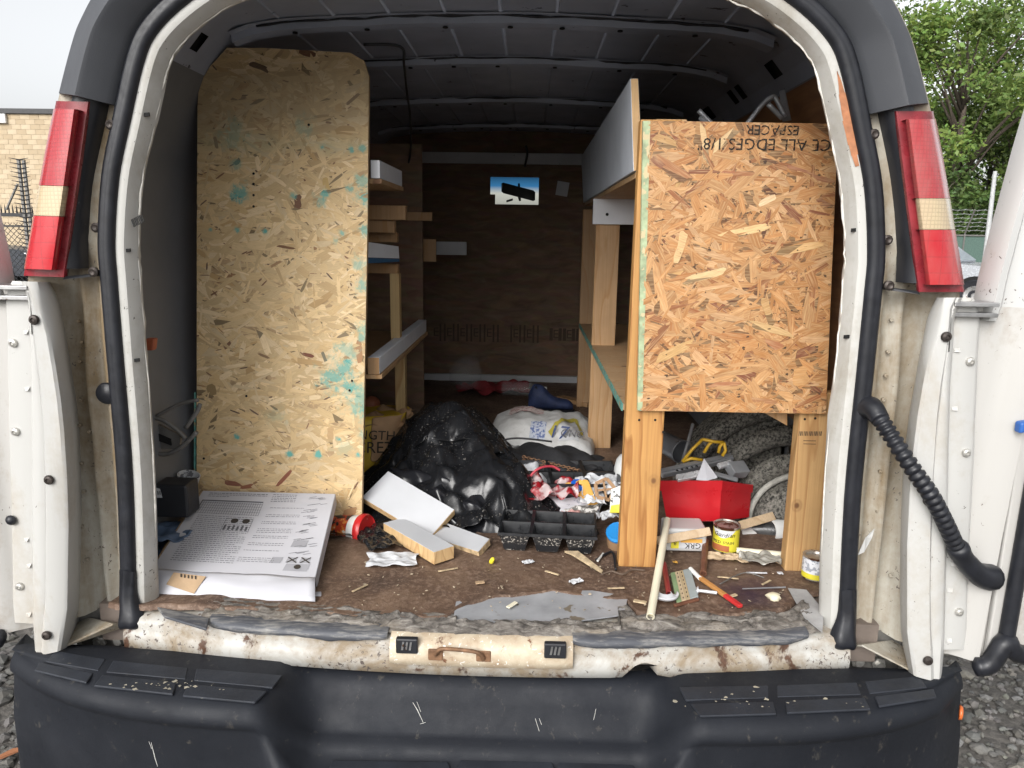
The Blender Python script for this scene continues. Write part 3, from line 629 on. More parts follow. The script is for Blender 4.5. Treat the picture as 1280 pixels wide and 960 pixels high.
# ================================================================ OSB panels
def clip_poly(poly, clip):      # Sutherland-Hodgman, both convex, clip counter-clockwise
    out = poly
    for i in range(len(clip)):
        a, b = clip[i], clip[(i+1) % len(clip)]; inp = out; out = []
        if not inp: return []
        side = lambda p: (b[0]-a[0])*(p[1]-a[1]) - (b[1]-a[1])*(p[0]-a[0])
        for j in range(len(inp)):
            p, q = inp[j], inp[(j+1) % len(inp)]; sp, sq = side(p), side(q)
            if sp >= 0: out.append(p)
            if (sp >= 0) != (sq >= 0):
                t = sp/(sp-sq); out.append((p[0]+(q[0]-p[0])*t, p[1]+(q[1]-p[1])*t))
    return out
def strand_mat(name, contrast=.4):
    t = NT(name); at_ = t.n('Attribute'); at_.attribute_name = 'Col'; uv = t.n('UVMap'); uv.uv_map = 'grain'
    mp = t.n('Mapping'); mp.inputs['Scale'].default_value = (.8, 11, 1); t.l(uv.outputs[0], mp.inputs[0])
    g = t.noise(mp.outputs[0], 4, 4, .6, .3); g2 = t.noise(t.coord(), 26, 5, .65)
    c = t.mix(t.ramp(g, [(.38,0),(.72,contrast+.15)]), at_.outputs['Color'], (.22,.09,.03)); c = t.mix(t.ramp(t.noise(mp.outputs[0], 2.2, 3, .5), [(.45,0),(.75,.4)]), c, (.70,.50,.27))
    c = t.mix(t.ramp(g2, [(.52,0),(.85,.4)]), c, (.24,.15,.07))
    sp = t.ramp(t.noise(t.coord((.6,1,1)), 105, 3), [(.665,0),(.70,1)]); c = t.mix(sp, c, (.05,.025,.012))
    t.set(Base_Color=c, Roughness=.62); t.bump(g, .25, .0012); return t.m
def strands(name, poly, tofn, n, palette, mat, parent, rs, Lr, Wr, tilt, accents=(), layers=.0022, shade=.55):
    """overlapping wood flakes glued flat on a panel: poly is its outline in panel (u, v); tofn maps (u, v, out) to the world"""
    R = random.Random(rs); us = [p[0] for p in poly]; vs = [p[1] for p in poly]
    verts, faces, cols, uvs = [], [], [], []
    specs = []
    for k in range(n):
        L = R.uniform(*Lr)*R.choice((.5,.8,1,1.2)); Wd = R.uniform(*Wr)*R.choice((.5,.8,1,1.3)); a = R.gauss(0, tilt) + (math.pi/2 if R.random() < .10 else 0)
        specs.append((R.uniform(min(us)-.02, max(us)+.02), R.uniform(min(vs)-.02, max(vs)+.02), L, Wd, a, R.choices([p for p, _ in palette], [w for _, w in palette])[0], k/n*layers))
    for u, v, L, Wd, a, c in accents: specs.append((u, v, L, Wd, a, c, layers + R.random()*.0003))
    for u, v, L, Wd, a, c, h in specs:
        ca, sa = math.cos(a), math.sin(a); j = lambda x: x*R.uniform(.75, 1.1)
        # splintered ends: ragged steps along the fibre
        nz_ = R.choice((2,3,4)); endv = lambda sg: [(sg*L/2*R.uniform(.62,1.08), sg*(-Wd/2 + Wd*(q+.5)/nz_)) for q in range(nz_)]
        loc = [(-L/5, -j(Wd/2)), (L/4, -j(Wd/2))] + endv(1) + [(L/5, j(Wd/2)), (-L/4, j(Wd/2))] + endv(-1)
        P = clip_poly([(u+x*ca-y*sa, v+x*sa+y*ca) for x, y in loc], poly)
        if len(P) < 3: continue
        b = len(verts); k1, k2 = R.uniform(-.012,.012), R.uniform(-.03,.03); sh = R.uniform(.82,1.15); u0 = R.random()*9; v0 = R.random()*9
        for x, y in P:
            du, dv = x-u, y-v; along = du*ca+dv*sa; acr = -du*sa+dv*ca
            verts.append(tofn(x, y, .0004 + h + max(-.0012, min(.0016, along*k1+acr*k2)))); uvs.append((along/.08+u0, acr/.08+v0))
        faces.append(tuple(range(b, b+len(P)))); cols.append(tuple(min(1, q*sh) for q in c))
        if R.random() < shade:       # darker offset copy underneath paints a shadow line along the flake's edge
            oa = R.random()*6.28; o_ = R.uniform(.0003,.0009); Q = clip_poly([(x+o_*math.cos(oa), y+o_*math.sin(oa)) for x, y in P], poly)
            if len(Q) >= 3:
                b = len(verts); verts.extend(tofn(x, y, .0003 + h) for x, y in Q); uvs.extend((x*12, y*12) for x, y in Q); faces.append(tuple(range(b, b+len(Q)))); cols.append(tuple(q*.30 for q in c))
    me = bpy.data.meshes.new(name); me.from_pydata([tuple(v) for v in verts], [], faces)
    ca_ = me.color_attributes.new('Col', 'FLOAT_COLOR', 'CORNER'); uvl = me.uv_layers.new(name='grain')
    for p in me.polygons:
        for li in p.loop_indices:
            ca_.data[li].color = (*cols[p.index], 1); uvl.data[li].uv = uvs[me.loops[li].vertex_index]
    me.materials.append(mat); o = link(name, me, parent); o['kind'] = 'stuff'; return o
teal_edge = plain('teal_edge_paint', (.10,.28,.24), .7, var=.4, vscale=60, spots=((.3,.25,.14), 50, .55))
def osb_base(name, c): return plain(name, c, .75, var=.3, vscale=30, bump=.4, bscale=70)

# ---------------------------------------------------------------- left shelf unit with the tall weathered end panel
lsh = empty('shelf_unit', (-.58, .6, .70), 'home-made shelf unit with tall pale weathered chipboard end panel stained teal', 'shelves')
def LY(py): return .535 - .075*(py-60)/590
lpx = [(246,612),(246,640),(452,655),(455,500),(459,300),(461,95),(455,76),(438,66),(330,60),(284,60),(262,84),(249,106),(247,135),(246,300)]
LP = [at(x, y, LY(y)) for x, y in lpx]
LP[1].z = LP[2].z = .705
O = at(247, 640, LY(640)); uh = Vector((1,0,0)); vh = (at(247,60,LY(60)) - at(247,640,LY(640))); vh = Vector((0, vh.y, vh.z)).normalized(); nh = Vector((0,-vh.z,vh.y)); 
if nh.y > 0: nh = -nh
lp2 = [((p-O).dot(uh), (p-O).dot(vh)) for p in LP]
area = sum(a[0]*b[1]-a[1]*b[0] for a, b in zip(lp2, lp2[1:]+lp2[:1]))
if area < 0: lp2 = lp2[::-1]
lto = lambda u, v, h=0: O + uh*u + vh*v + nh*h
panel = MB().prism([lto(u, v) for u, v in lp2], -nh*.015).build('end_panel', osb_base('osb_pale_core', (.38,.26,.14)), lsh)
pal = [((.61,.45,.245),6),((.58,.42,.22),6),((.65,.50,.30),4),((.54,.38,.19),2.5),((.47,.31,.14),.6),((.30,.16,.075),.06)]
acc = []
def L2(x, y): p = at(x, y, LY(y)); return (p-O).dot(uh), (p-O).dot(vh)
for x, y, L, Wd, a, c in ((325,84,.055,.018,-.35,(.10,.055,.035)),(385,67,.05,.016,-.2,(.14,.06,.03)),(372,252,.022,.035,-.1,(.13,.06,.035)),(385,444,.035,.010,-.2,(.17,.05,.03)),(405,446,.010,.035,.35,(.14,.13,.09)),(355,598,.075,.012,.85,(.20,.06,.035)),(290,604,.06,.014,-.1,(.22,.08,.05)),(310,608,.05,.012,.2,(.24,.09,.05)),(437,640,.045,.022,.35,(.30,.17,.08)),(408,231,.02,.04,.2,(.42,.29,.11)),(265,487,.03,.03,.3,(.32,.22,.10)),(413,542,.022,.04,0,(.45,.30,.15)),(358,309,.05,.007,-.15,(.16,.07,.03)),(440,125,.05,.010,.7,(.17,.10,.06)),(300,122,.05,.012,.1,(.25,.17,.11)),(284,432,.035,.010,.8,(.2,.10,.06)),(330,445,.04,.007,-.4,(.22,.13,.07)),(270,178,.012,.035,.2,(.26,.16,.09)),(402,145,.04,.008,.1,(.3,.2,.1)),(345,330,.04,.008,.5,(.33,.2,.1))):
    acc.append((*L2(x, y), L, Wd, a, c))
R = random.Random(3)
for _ in range(110):
    acc.append((R.uniform(0,.46), R.uniform(0,1.25), R.uniform(.006,.032)*R.choice((.5,1,1)), R.uniform(.0015,.005), R.gauss(0,.5), R.choice(((.17,.08,.045),(.22,.12,.07),(.12,.07,.05)))))
# pale strands carry the teal overspray and a dark band near the top (roof shade put into the colour) over a thin green line
t = NT('osb_weathered'); a_ = t.n('Attribute'); a_.attribute_name = 'Col'; uv = t.n('UVMap'); uv.uv_map = 'grain'; mp = t.n('Mapping'); mp.inputs['Scale'].default_value = (.8,11,1); t.l(uv.outputs[0], mp.inputs[0])
g = t.noise(mp.outputs[0], 4, 4, .6, .3); co = t.coord(); sx = t.n('SeparateXYZ'); t.l(co, sx.inputs[0])
c = t.mix(t.ramp(g, [(.42,0),(.78,.42)]), a_.outputs['Color'], (.30,.18,.085))
fz = t.noise(t.coord((.6,1,1.6)), 60, 5, .75); c = t.mix(t.ramp(fz, [(.62,0),(.72,.75)]), c, (.22,.12,.06))
n2 = t.noise(co, 7, 6, .65); n3 = t.noise(t.coord((1,1,.8)), 42, 6, .72); def_ = lambda z, w, amp: t.ramp(t.math('ADD', t.math('ABSOLUTE', t.math('SUBTRACT', sx.outputs['Z'], z)), t.math('MULTIPLY', n2, .10)), [(w+.02, amp), (w+.075, 0)])
c = t.mix(def_(1.87,.08,.42), c, (.27,.22,.14)); c = t.mix(def_(1.755,.005,.5), c, (.22,.28,.19))
def blotch(px, py, r, amp):
    p = at(px, py, LY(py)); vm = t.n('VectorMath'); vm.operation = 'DISTANCE'; t.l(co, vm.inputs[0]); vm.inputs[1].default_value = p
    d = t.math('ADD', vm.outputs['Value'], t.math('MULTIPLY', t.math('SUBTRACT', n3, .5), r*4.5)); return t.ramp(d, [(r*.45, amp), (r*.75, amp*.35), (r*1.25, 0)])
for px, py, r, amp in ((425,470,.055,.75),(452,500,.05,.6),(435,440,.03,.45),(455,250,.022,.8),(453,225,.02,.6),(450,330,.022,.5),(300,240,.022,.75),(293,247,.015,.7),(405,243,.014,.8),(437,236,.012,.7),(332,290,.010,.9),(366,243,.012,.7),(403,184,.008,.9),(440,187,.008,.8),(453,186,.011,.7),(297,547,.008,.9),(424,549,.009,.9),(362,568,.009,.9),(398,568,.011,.9),(448,568,.010,.9),(295,205,.018,.4),(427,292,.010,.7),(297,287,.008,.8),(263,287,.006,.8),(430,560,.03,.25),(345,520,.03,.2),(455,545,.02,.4),(456,290,.02,.7),(455,360,.022,.6),(456,410,.03,.6),(454,520,.02,.6),(400,250,.02,.5),(420,300,.014,.5),(380,160,.03,.3),(290,165,.04,.3)):
    c = t.mix(blotch(px, py, r, amp), c, (.07,.33,.30))
t.set(Base_Color=c, Roughness=.7); t.bump(g, .2, .001)
strands('strand_layer', lp2, lto, 3600, pal, t.m, panel, 5, (.04,.14), (.005,.022), .6, acc, .0013, .12)
for k in range(9):      # screw holes
    x, y = ((317,217),(317,230),(317,244),(317,258),(308,495),(440,476),(437,488),(386,156),(255,573))[k]
    MB().lathe([(.0035,0),(.0030,.0016),(0,.0016)], lto(*L2(x, y), .0018), nh, 8).build('screw_hole', hole, panel)
MB().bar(at(244,645,LY(640)+.006), at(244.5,490,LY(490)+.006), .010, .004, (1,0,0)).build('edge_paint', teal_edge, panel)
pine = lumber('pine_front', axis='Z'); pineY = lumber('pine_long', axis='Y', light=(.42,.27,.14)); pineX = lumber('pine_cross', axis='X', light=(.40,.25,.13), seed=2)
wb = plain('white_painted_wood', (.66,.68,.72), .5, var=.06, vscale=8, spots=((.25,.22,.18), 60, .74), bump=.05)
wb2 = plain('grey_white_panel', (.50,.53,.58), .5, var=.08, vscale=5, spots=((.2,.2,.2), 50, .75))
MB().box((at(259,70,.56).x,.553,1.75),(at(272,70,.56).x,.57,at(262,68,.56).z)).build('white_batten', wb, lsh)
# top shelf: white lip in front of a deck, cross bearers below
def along(px0, py0, Y0, Y1, py1=None): pass
a0 = at(463,200,.57); a1 = at(475,223,.57)
MB().box((a0.x,.57,a1.z),(a1.x,.92,a0.z)).build('shelf_lip', wb, lsh, bev=.0015)
MB().box((-.80,.572,a1.z-.014),(a1.x+.004,.92,a1.z-.001)).build('shelf_board', pineY, lsh, bev=.001)
for (x0, y0, x1, y1, Y) in ((440,256,507,275,.93),(440,275,493,291,.95),(440,290,496,303,1.02),(440,329,497,342,.98)):
    p, q = at(x0, y0, Y), at(x1, y1, Y); MB().box((-.80,Y,q.z),(q.x,Y+.035,p.z)).build('cross_bearer', pineX, lsh, bev=.001)
p, q = at(440,303,.62), at(496,321,.9); MB().add([at(440,300,.62), at(440,321,.62), at(497,323,.96), at(496,308,.96)], [(0,1,2,3)]).build('shelf_lip', wb, lsh, solid=.012)
MB().add([at(440,321.5,.62), at(440,330,.62), at(497,327,.96), at(497,323.5,.96)], [(0,1,2,3)]).build('lip_band', plain('blue_band', (.03,.10,.2), .6), lsh, solid=.012)
for x0, x1, y0, y1, Y in ((487,500,342,430,.97),(493,507,430,520,1.15)):
    p, q = at(x0, y0, Y), at(x1, y1, Y); MB().box((p.x,Y,.70 if y1 > 500 else q.z),(q.x,Y+.04,p.z)).build('post', lumber('pine_yellow', light=(.50,.36,.17), axis='Z', seed=4), lsh, bev=.0015)
A = at(460,472,.565); B = at(474,447,.565); yl = 1.52
MB().box((A.x,.565,A.z+.010),(B.x,yl,B.z)).build('shelf_lip', wb, lsh, bev=.002)
MB().box((A.x+.0005,.5635,A.z+.0105),(B.x-.0005,.5655,B.z-.0005)).build('lip_end_grain', pineX, lsh)
MB().box((-.82,.567,A.z-.004),(B.x+.006,yl,A.z+.009)).build('shelf_board', pineY, lsh, bev=.001)
# dark osb divider at the far end, and short bearers poking out
dv0, dv1 = at(505,180,1.55), at(530,512,1.55)
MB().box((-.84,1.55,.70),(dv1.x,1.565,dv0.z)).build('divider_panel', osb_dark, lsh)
for x0, x1, y0, y1, Y in ((528,545,299,327,1.75),(440,540,264,276,1.53)):
    p, q = at(x0, y0, Y), at(x1, y1, Y); MB().box((-.6,Y,q.z),(q.x,Y+.012,p.z)).build('cross_bearer', pineX, lsh)
p, q = at(545,302,2.3), at(583,319,2.3); MB().box((p.x,2.3,q.z),(q.x,2.32,p.z)).build('cross_bearer', dullwhite, lsh)

# ---------------------------------------------------------------- right shelf unit: chipboard front panel on two posts
rsh = empty('shelf_unit', (.58, .26, .70), 'home-made shelf unit with bright chipboard front panel on two pine posts', 'shelves')
Yp = .238
rpx = [(800,513),(1032,517),(1047,155),(811,151)]
RPt = [at(x, y, Yp) for x, y in rpx]; RO = RPt[0].copy()
rp2 = [(p.x-RO.x, p.z-RO.z) for p in RPt]; rto = lambda u, v, h=0: Vector((RO.x+u, Yp-h, RO.z+v))
rpanel = MB().prism([rto(u, v) for u, v in rp2], (0,.012,0)).build('front_panel', osb_base('osb_core', (.40,.24,.10)), rsh)
pal = [((0.454,0.248,0.103),5),((0.416,0.199,0.069),5),((0.500,0.296,0.145),2.5),((0.363,0.165,0.052),3),((0.303,0.124,0.038),2.4),((0.227,0.079,0.027),1.4),((0.159,0.045,0.021),.6)]
def R2(x, y): p = at(x, y, Yp); return p.x-RO.x, p.z-RO.z
acc = [(*R2(x, y), L, Wd, a, c) for x, y, L, Wd, a, c in ((842,213,.10,.026,-.55,(.33,.14,.06)),(822,203,.04,.016,-.6,(.17,.06,.035)),(872,166,.02,.055,-.1,(.40,.21,.08)),(830,176,.06,.025,-.3,(.50,.30,.12)),(900,214,.09,.008,-.05,(.28,.10,.05)),(930,217,.05,.012,.05,(.30,.12,.05)),(918,226,.014,.05,.1,(.36,.17,.08)),(985,208,.13,.008,-.25,(.24,.09,.05)),(1020,222,.10,.012,-.2,(.30,.12,.06)),(853,300,.022,.11,-.25,(.63,.43,.21)),(930,290,.14,.020,.25,(.62,.42,.20)),(1000,310,.12,.018,.2,(.58,.36,.15)),(1010,241,.06,.022,.3,(.36,.17,.06)),(900,480,.12,.012,.06,(.32,.13,.06)),(950,500,.10,.012,-.1,(.35,.16,.07)),(880,345,.10,.02,.3,(.66,.47,.24)),(960,410,.13,.018,-.25,(.60,.40,.18)),(1000,470,.04,.05,.1,(.45,.24,.09)),(840,440,.11,.022,.5,(.56,.35,.14)),(830,380,.07,.03,.9,(.40,.20,.075)),(960,390,.02,.08,.4,(.50,.3,.12)),(960,250,.05,.014,.5,(.68,.5,.3)),(880,180,.014,.09,.2,(.68,.48,.25)),(905,175,.07,.022,.7,(.66,.47,.25)),(965,430,.05,.02,-.3,(.28,.11,.05)))]
rstr = strands('strand_layer', rp2, rto, 2400, pal, strand_mat('osb_strands'), rpanel, 11, (.05,.16), (.006,.026), .7, acc, .0022, .6)
stamp = NT('stencil_ink'); sm_ = stamp.ramp(stamp.noise(stamp.coord(), 70, 4, .7), [(.48,1),(.62,0)]); stamp.set(Base_Color=(.02,.017,.014), Roughness=.9, Alpha=sm_); stamp = stamp.m
nx = Vector((-1,0,0))
def stxt(body, x, y, size): p = at(x, y, Yp-.0034); text(body, 'stencil_text', stamp, p, (-1,0,.0), (0,0,-1), size, rpanel, .0003)
stxt('SPACE ALL EDGES 1/8"', 972, 180, .036); stxt('ESPACER', 966, 162, .030)
MB().box((RO.x-.002,Yp-.003,RO.z),(RO.x+.012,Yp-.0001,RO.z+.002)).build('edge_chip', teal_edge, rpanel)
a, b_ = at(806,152,Yp), at(800,513,Yp)
MB().prism([at(804,151,Yp-.0025), at(813,151,Yp-.0025), at(803,513,Yp-.0025), at(797,513,Yp-.0025)], (0,.014,0)).build('edge_paint', plain('pale_green_edge', (.30,.36,.22), .75, var=.35, vscale=40, spots=((.5,.42,.25), 45, .55)), rpanel)
# posts
Yq = .2515
def post(px, w, z1, Y, mat, name='post', th=.038):
    p = at(px[0], px[1], Y); return MB().box((p.x, Y, .704), (p.x+w, Y+th, z1)).build(name, mat, rsh, bev=.003)
zt = at(806,149,Yq).z
p1 = at(773,706,Yq); p1t = at(801,148,Yq)
MB().add([Vector((p1.x,Yq,.704)), Vector((p1.x+.094,Yq,.704)), Vector((p1t.x+.094,Yq,zt)), Vector((p1t.x,Yq,zt))] + [Vector((p1.x,Yq+.038,.704)), Vector((p1.x+.094,Yq+.038,.704)), Vector((p1t.x+.094,Yq+.038,zt)), Vector((p1t.x,Yq+.038,zt))], [(0,1,2,3),(7,6,5,4),(0,4,5,1),(1,5,6,2),(2,6,7,3),(3,7,4,0)]).build('post', lumber('pine_warm', light=(.47,.25,.080), dark=(.25,.095,.02), axis='Z', seed=1, knots=((at(817,601,Yq),.007),(at(829,541,Yq),.004))), rsh, bev=.003)
p2 = at(982,700,Yq); MB().box((p2.x, Yq, .704), (p2.x+.095, Yq+.038, RO.z+.05)).build('post', lumber('pine_pale', light=(.47,.29,.125), dark=(.29,.14,.045), axis='Z', seed=3, center=(.02,.2), knots=((at(996,632,Yq),.008),)), rsh, bev=.003)
for x, y, Y in ((829,540,Yq),(819,525,Yq),(799,525,Yq),(1006,524,Yq),(1019,523,Yq)):
    MB().lathe([(.0035,-.001),(.003,.0008),(0,.0008)], at(x, y, Y), (0,-1,0), 8).build('screw_hole', hole, rsh)
for k in range(14): MB().obox(at(999+k*2.1, 542, Yq-.0006), (1,0,0), (0,1,0), (0,0,1), .0012+.0012*(k % 3 == 1), .0008, .011).build('barcode_bar', ink, rsh)
for k in range(2): MB().obox(at(1012, 551+k*4, Yq-.0006), (1,0,0), (0,1,0), (0,0,1), .03, .0006, .0014).build('barcode_bar', ink, rsh)
p = at(820,149,.26); q = at(858,156,.26); MB().box((p.x,.258,q.z-.02),(q.x,.29,p.z)).build('top_rail', lumber('pine_front'), rsh, bev=.001)
# upper shelf: long white lip board with bare end grain, deck below, white bracket board
T = at(788,98,.30); Bt = at(797,214,.30); y1 = 2.02
tb = T.x; bb_ = Bt.x-.006; th = .018
MB().add([Vector((bb_-.004,.30,Bt.z)), Vector((bb_+th,.30,Bt.z)), Vector((tb+th,.30,T.z)), Vector((tb,.30,T.z)), Vector((bb_-.004,y1,Bt.z)), Vector((bb_+th,y1,Bt.z)), Vector((tb+th,y1,T.z)), Vector((tb,y1,T.z))], [(3,2,1,0),(4,5,6,7),(0,1,5,4),(1,2,6,5),(2,3,7,6),(3,0,4,7)]).build('shelf_lip', wb2, rsh, bev=.0015)
MB().add([Vector((bb_-.003,.2985,Bt.z+.001)), Vector((bb_+th-.001,.2985,Bt.z+.001)), Vector((tb+th-.001,.2985,T.z-.001)), Vector((tb+.001,.2985,T.z-.001))], [(0,1,2,3)]).build('lip_end_grain', pine, rsh)
for x, y in ((785,203),): MB().lathe([(.004,-.001),(.0035,.0015),(0,.0015)], Vector((bb_-.003,.36,Bt.z+.02)), (-1,0,0), 8).build('screw_hole', hole, rsh)
MB().box((bb_+.002,.305,Bt.z-.016),(.80,y1,Bt.z-.002)).build('shelf_board', pineY, rsh, bev=.001)
p, q = at(742,247,1.30), at(795,281,1.30); MB().box((p.x,1.30,q.z),(.80,1.318,min(p.z, Bt.z-.0165))).build('bracket_board', wb, rsh, bev=.001)
MB().lathe([(.006,-.001),(.005,.001),(0,.001)], at(759,268,1.2985), (0,-1,0), 8).build('screw_hole', hole, rsh)
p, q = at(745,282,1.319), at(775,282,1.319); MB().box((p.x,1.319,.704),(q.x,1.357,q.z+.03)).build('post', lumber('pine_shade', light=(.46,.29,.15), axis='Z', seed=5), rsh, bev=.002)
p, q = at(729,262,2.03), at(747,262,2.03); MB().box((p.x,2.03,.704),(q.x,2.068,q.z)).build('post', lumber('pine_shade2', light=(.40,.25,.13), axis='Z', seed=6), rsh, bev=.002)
# middle shelf
zs = at(779,505,.31).z
MB().box((at(779,505,.31).x,.31,zs-.016),(.80,2.02,zs)).build('shelf_board', lumber('ply_shelf', light=(.42,.28,.16), axis='X', seed=7), rsh, bev=.001)
xq = at(779,505,.31).x
MB().box((xq-.004,.31,zs-.018),(xq-.0005,2.02,zs+.001)).build('edge_paint', teal_edge, rsh)
q = [at(978,517,.27), at(985,517,.27), at(985,548,.27)]
MB().prism([at(955,516,.30), at(984,516,.30), at(984,532,.30)], (0,.03,0)).build('corner_gusset', lumber('pine_shade'), rsh)

# ---------------------------------------------------------------- floor coverings
brown = NT('brown_floor'); co = brown.coord(); b1 = brown.noise(co, 6, 8, .68, .4); b2 = brown.noise(co, 90, 5, .7); b3 = brown.noise(co, 210, 3, .7)
cc = brown.ramp(b1, [(.25,(.045,.026,.018)),(.5,(.105,.062,.040)),(.72,(.19,.125,.085))]); cc = brown.mix(brown.ramp(b2, [(.48,0),(.70,.75)]), cc, (.27,.19,.14)); cc = brown.mix(brown.ramp(b3, [(.66,0),(.72,.8)]), cc, (.42,.33,.25))
pv = brown.n('VectorMath'); pv.operation = 'DISTANCE'; brown.l(co, pv.inputs[0]); pv.inputs[1].default_value = atz(930,735,.71)
cc = brown.mix(brown.ramp(brown.math('ADD', pv.outputs['Value'], brown.math('MULTIPLY', b1, .10)), [(.07,.8),(.15,0)]), cc, (.028,.012,.032))
brown.set(Base_Color=cc, Roughness=brown.ramp(b1, [(.3,.85),(.7,.5)])); brown.bump(brown.math('ADD', b2, b1), .7, .004); brown = brown.m
edge = [(150,757),(245,757),(330,762),(395,765),(440,770),(520,771),(560,770),(568,762),(580,756),(620,746),(655,743),(690,738),(720,742),(760,747),(785,748),(790,758),(800,767),(850,770),(930,768),(980,762),(1000,745),(1040,735)]
ep = [atz(x, y, .708) for x, y in edge]
def yedge(x):
    for a, b_ in zip(ep, ep[1:]):
        if a.x <= x <= b_.x: return lerp(a.y, b_.y, (x-a.x)/(b_.x-a.x))
    return ep[0].y if x < ep[0].x else ep[-1].y
rows = []
XS = [lerp(-.84,.84,k/220) for k in range(221)]
for k in range(46):
    t_ = (k/45)**1.7; r = []
    for x in XS:
        y0 = yedge(x) + .006*fbm((x*22, 0, 0), 1, 4) + .003*fbm((x*90, 3, 0), 1, 2); y = lerp(y0, 2.64, t_)
        z = .704 + .0035*fbm((x*5, y*5, 0), 1, 4) + (.004*fbm((x*14, y*14, 2), 1, 2) if y < .3 else 0) + (.004*math.exp(-(y-y0)/.03))
        if k == 0: z -= .012
        r.append(Vector((x, y, z)))
    rows.append(r)
MB().grid(rows).build('floor_mat', brown, van, smooth=True)
galv = plain('galvanised_sheet', (.36,.37,.39), .55, metal=.25, var=.2, vscale=14, bump=.15, bscale=40, spots=((.2,.17,.13), 25, .62))
P = [atz(x, y, .7035) for x, y in ((566,778),(570,752),(640,738),(740,738),(785,745),(780,768),(700,779))]
MB().prism(P, (0,0,-.003)).build('exposed_plate', galv, van)
P = [atz(x, y, .709) for x, y in ((985,735),(1008,737),(1030,763),(1028,790),(1006,772))]
MB().prism(P, (0,0,-.002)).build('exposed_plate', plain('grey_tape', (.33,.33,.33), .7, var=.2, vscale=30), van)
# crumbling grey threshold
crumb = NT('crumbled_threshold'); co = crumb.coord((.45,1,1)); k1 = crumb.noise(co, 45, 8, .75, 1.0); k2 = crumb.noise(co, 14, 5, .6)
cc = crumb.ramp(k1, [(.34,(.022,.02,.018)),(.5,(.14,.125,.11)),(.68,(.33,.31,.28))]); cc = crumb.mix(crumb.ramp(k2, [(.5,0),(.7,.6)]), cc, (.24,.20,.15)); crumb.set(Base_Color=cc, Roughness=.9); crumb.bump(k1, .9, .006); crumb = crumb.m
xa, xb_ = at(248,775,-.05).x, at(1035,770,-.04).x
rows = []
for j in range(19):
    v = j/18; r = []
    for k in range(321):
        x = lerp(xa, xb_, k/320); yb = bow(x); pl = 1 if -.055 < x < .30 else 0; y = lerp(yb+.012, (yb+.078) if pl else max(yb+.11, yedge(x)+.01), v) + .006*fbm((x*25, v*3, 5), 1, 3)*(1 if j in (0,18) else .5)
        rg = abs(fbm((x*9, v*5+4, 1), 1, 4)); z = .6935 + .010*math.sin(math.pi*min(1, v*1.15))**.5 + .020*rg*math.sin(math.pi*v) - .007*(fbm((x*26, v*14, 7), 1, 3) > .28)*math.sin(math.pi*v) + .002*fbm((x*60, v*20, 0), 1, 3)
        r.append(Vector((x, y, z)))
    rows.append(r)
MB().grid(rows).build('crumbled_threshold', crumb, van, smooth=True)
scuff = NT('scuff_plate_plastic'); co = scuff.coord((.12,1,1)); k1 = scuff.noise(co, 160, 5, .7); k2 = scuff.noise(scuff.coord((.5,1,1)), 16, 6, .7)
scuff.set(Base_Color=scuff.mix(scuff.ramp(scuff.math('ADD', scuff.math('MULTIPLY', k1, .5), scuff.math('MULTIPLY', k2, .5)), [(.47,0),(.62,.8)]), (.06,.064,.075), (.27,.26,.24)), Roughness=.55); scuff.bump(k1, .3, .002); scuff = scuff.m
for xa_, xb2 in ((at(262,785,-.05).x, at(484,800,-.09).x), (at(716,800,-.09).x, at(1015,780,-.05).x)):
    rows = []
    for k in range(121):
        x = lerp(xa_, xb2, k/120); y = bow(x); e = min(1, min(k, 120-k)/12)**.5; wv = .002*fbm((x*18, 0, 3), 1, 3)
        rg = .004*fbm((x*34, 1, 3), 1, 3); dp = .006*fbm((x*11, 5, 3), 1, 3)
        rows.append([Vector((x, y+.045, .699+wv)), Vector((x, y+.014+rg, .7020+wv)), Vector((x, y-.004*e+rg, .699+wv+rg*.4)), Vector((x, y-.010*e, .693+wv)), Vector((x, y-.011*e, .690-.006*e+wv+dp)), Vector((x, y-.004*e, .688-.007*e+wv+dp))])
    MB().grid(rows).build('scuff_plate', scuff, van, smooth=True)
P = [atz(x, y, .703) for x, y in ((196,758),(262,772),(258,786),(205,770))]; MB().prism(P, (0,0,-.006)).build('scuff_plate', scuff, van, bev=.002)
# wheel housings with stamped concentric ribs and speckled coating
speck = NT('speckled_coating'); co = speck.coord(); s1 = speck.noise(co, 110, 4, .7); s2 = speck.noise(co, 12, 4)
speck.set(Base_Color=speck.mix(speck.ramp(s2, [(.4,0),(.7,.5)]), speck.ramp(s1, [(.42,(.012,.011,.010)),(.49,(.11,.105,.09)),(.68,(.24,.225,.20))]), (.12,.11,.095)), Roughness=.85); speck.bump(s1, .6, .004); speck = speck.m
for s in (-1, 1):
    rows = []
    if s > 0: break
    prof_ = [(.47,.62),(.45,.615),(.425,.60),(.405,.60),(.385,.575),(.36,.572),(.34,.545),(.31,.54),(.29,.515),(.20,.505),(.02,.50)]
    for k in range(33):
        a_ = math.pi*k/32; rows.append([Vector((s*(x if r_ < .46 else .88), .95 - r_*math.cos(a_), .69 + r_*math.sin(a_)*.86)) for r_, x in prof_])
    rows = [[Vector((s*(.88 - (.88-abs(p.x))*1.0), p.y, p.z)) for p in r] for r in rows]
    MB().grid(rows).build('wheel_housing', speck, van, smooth=True)

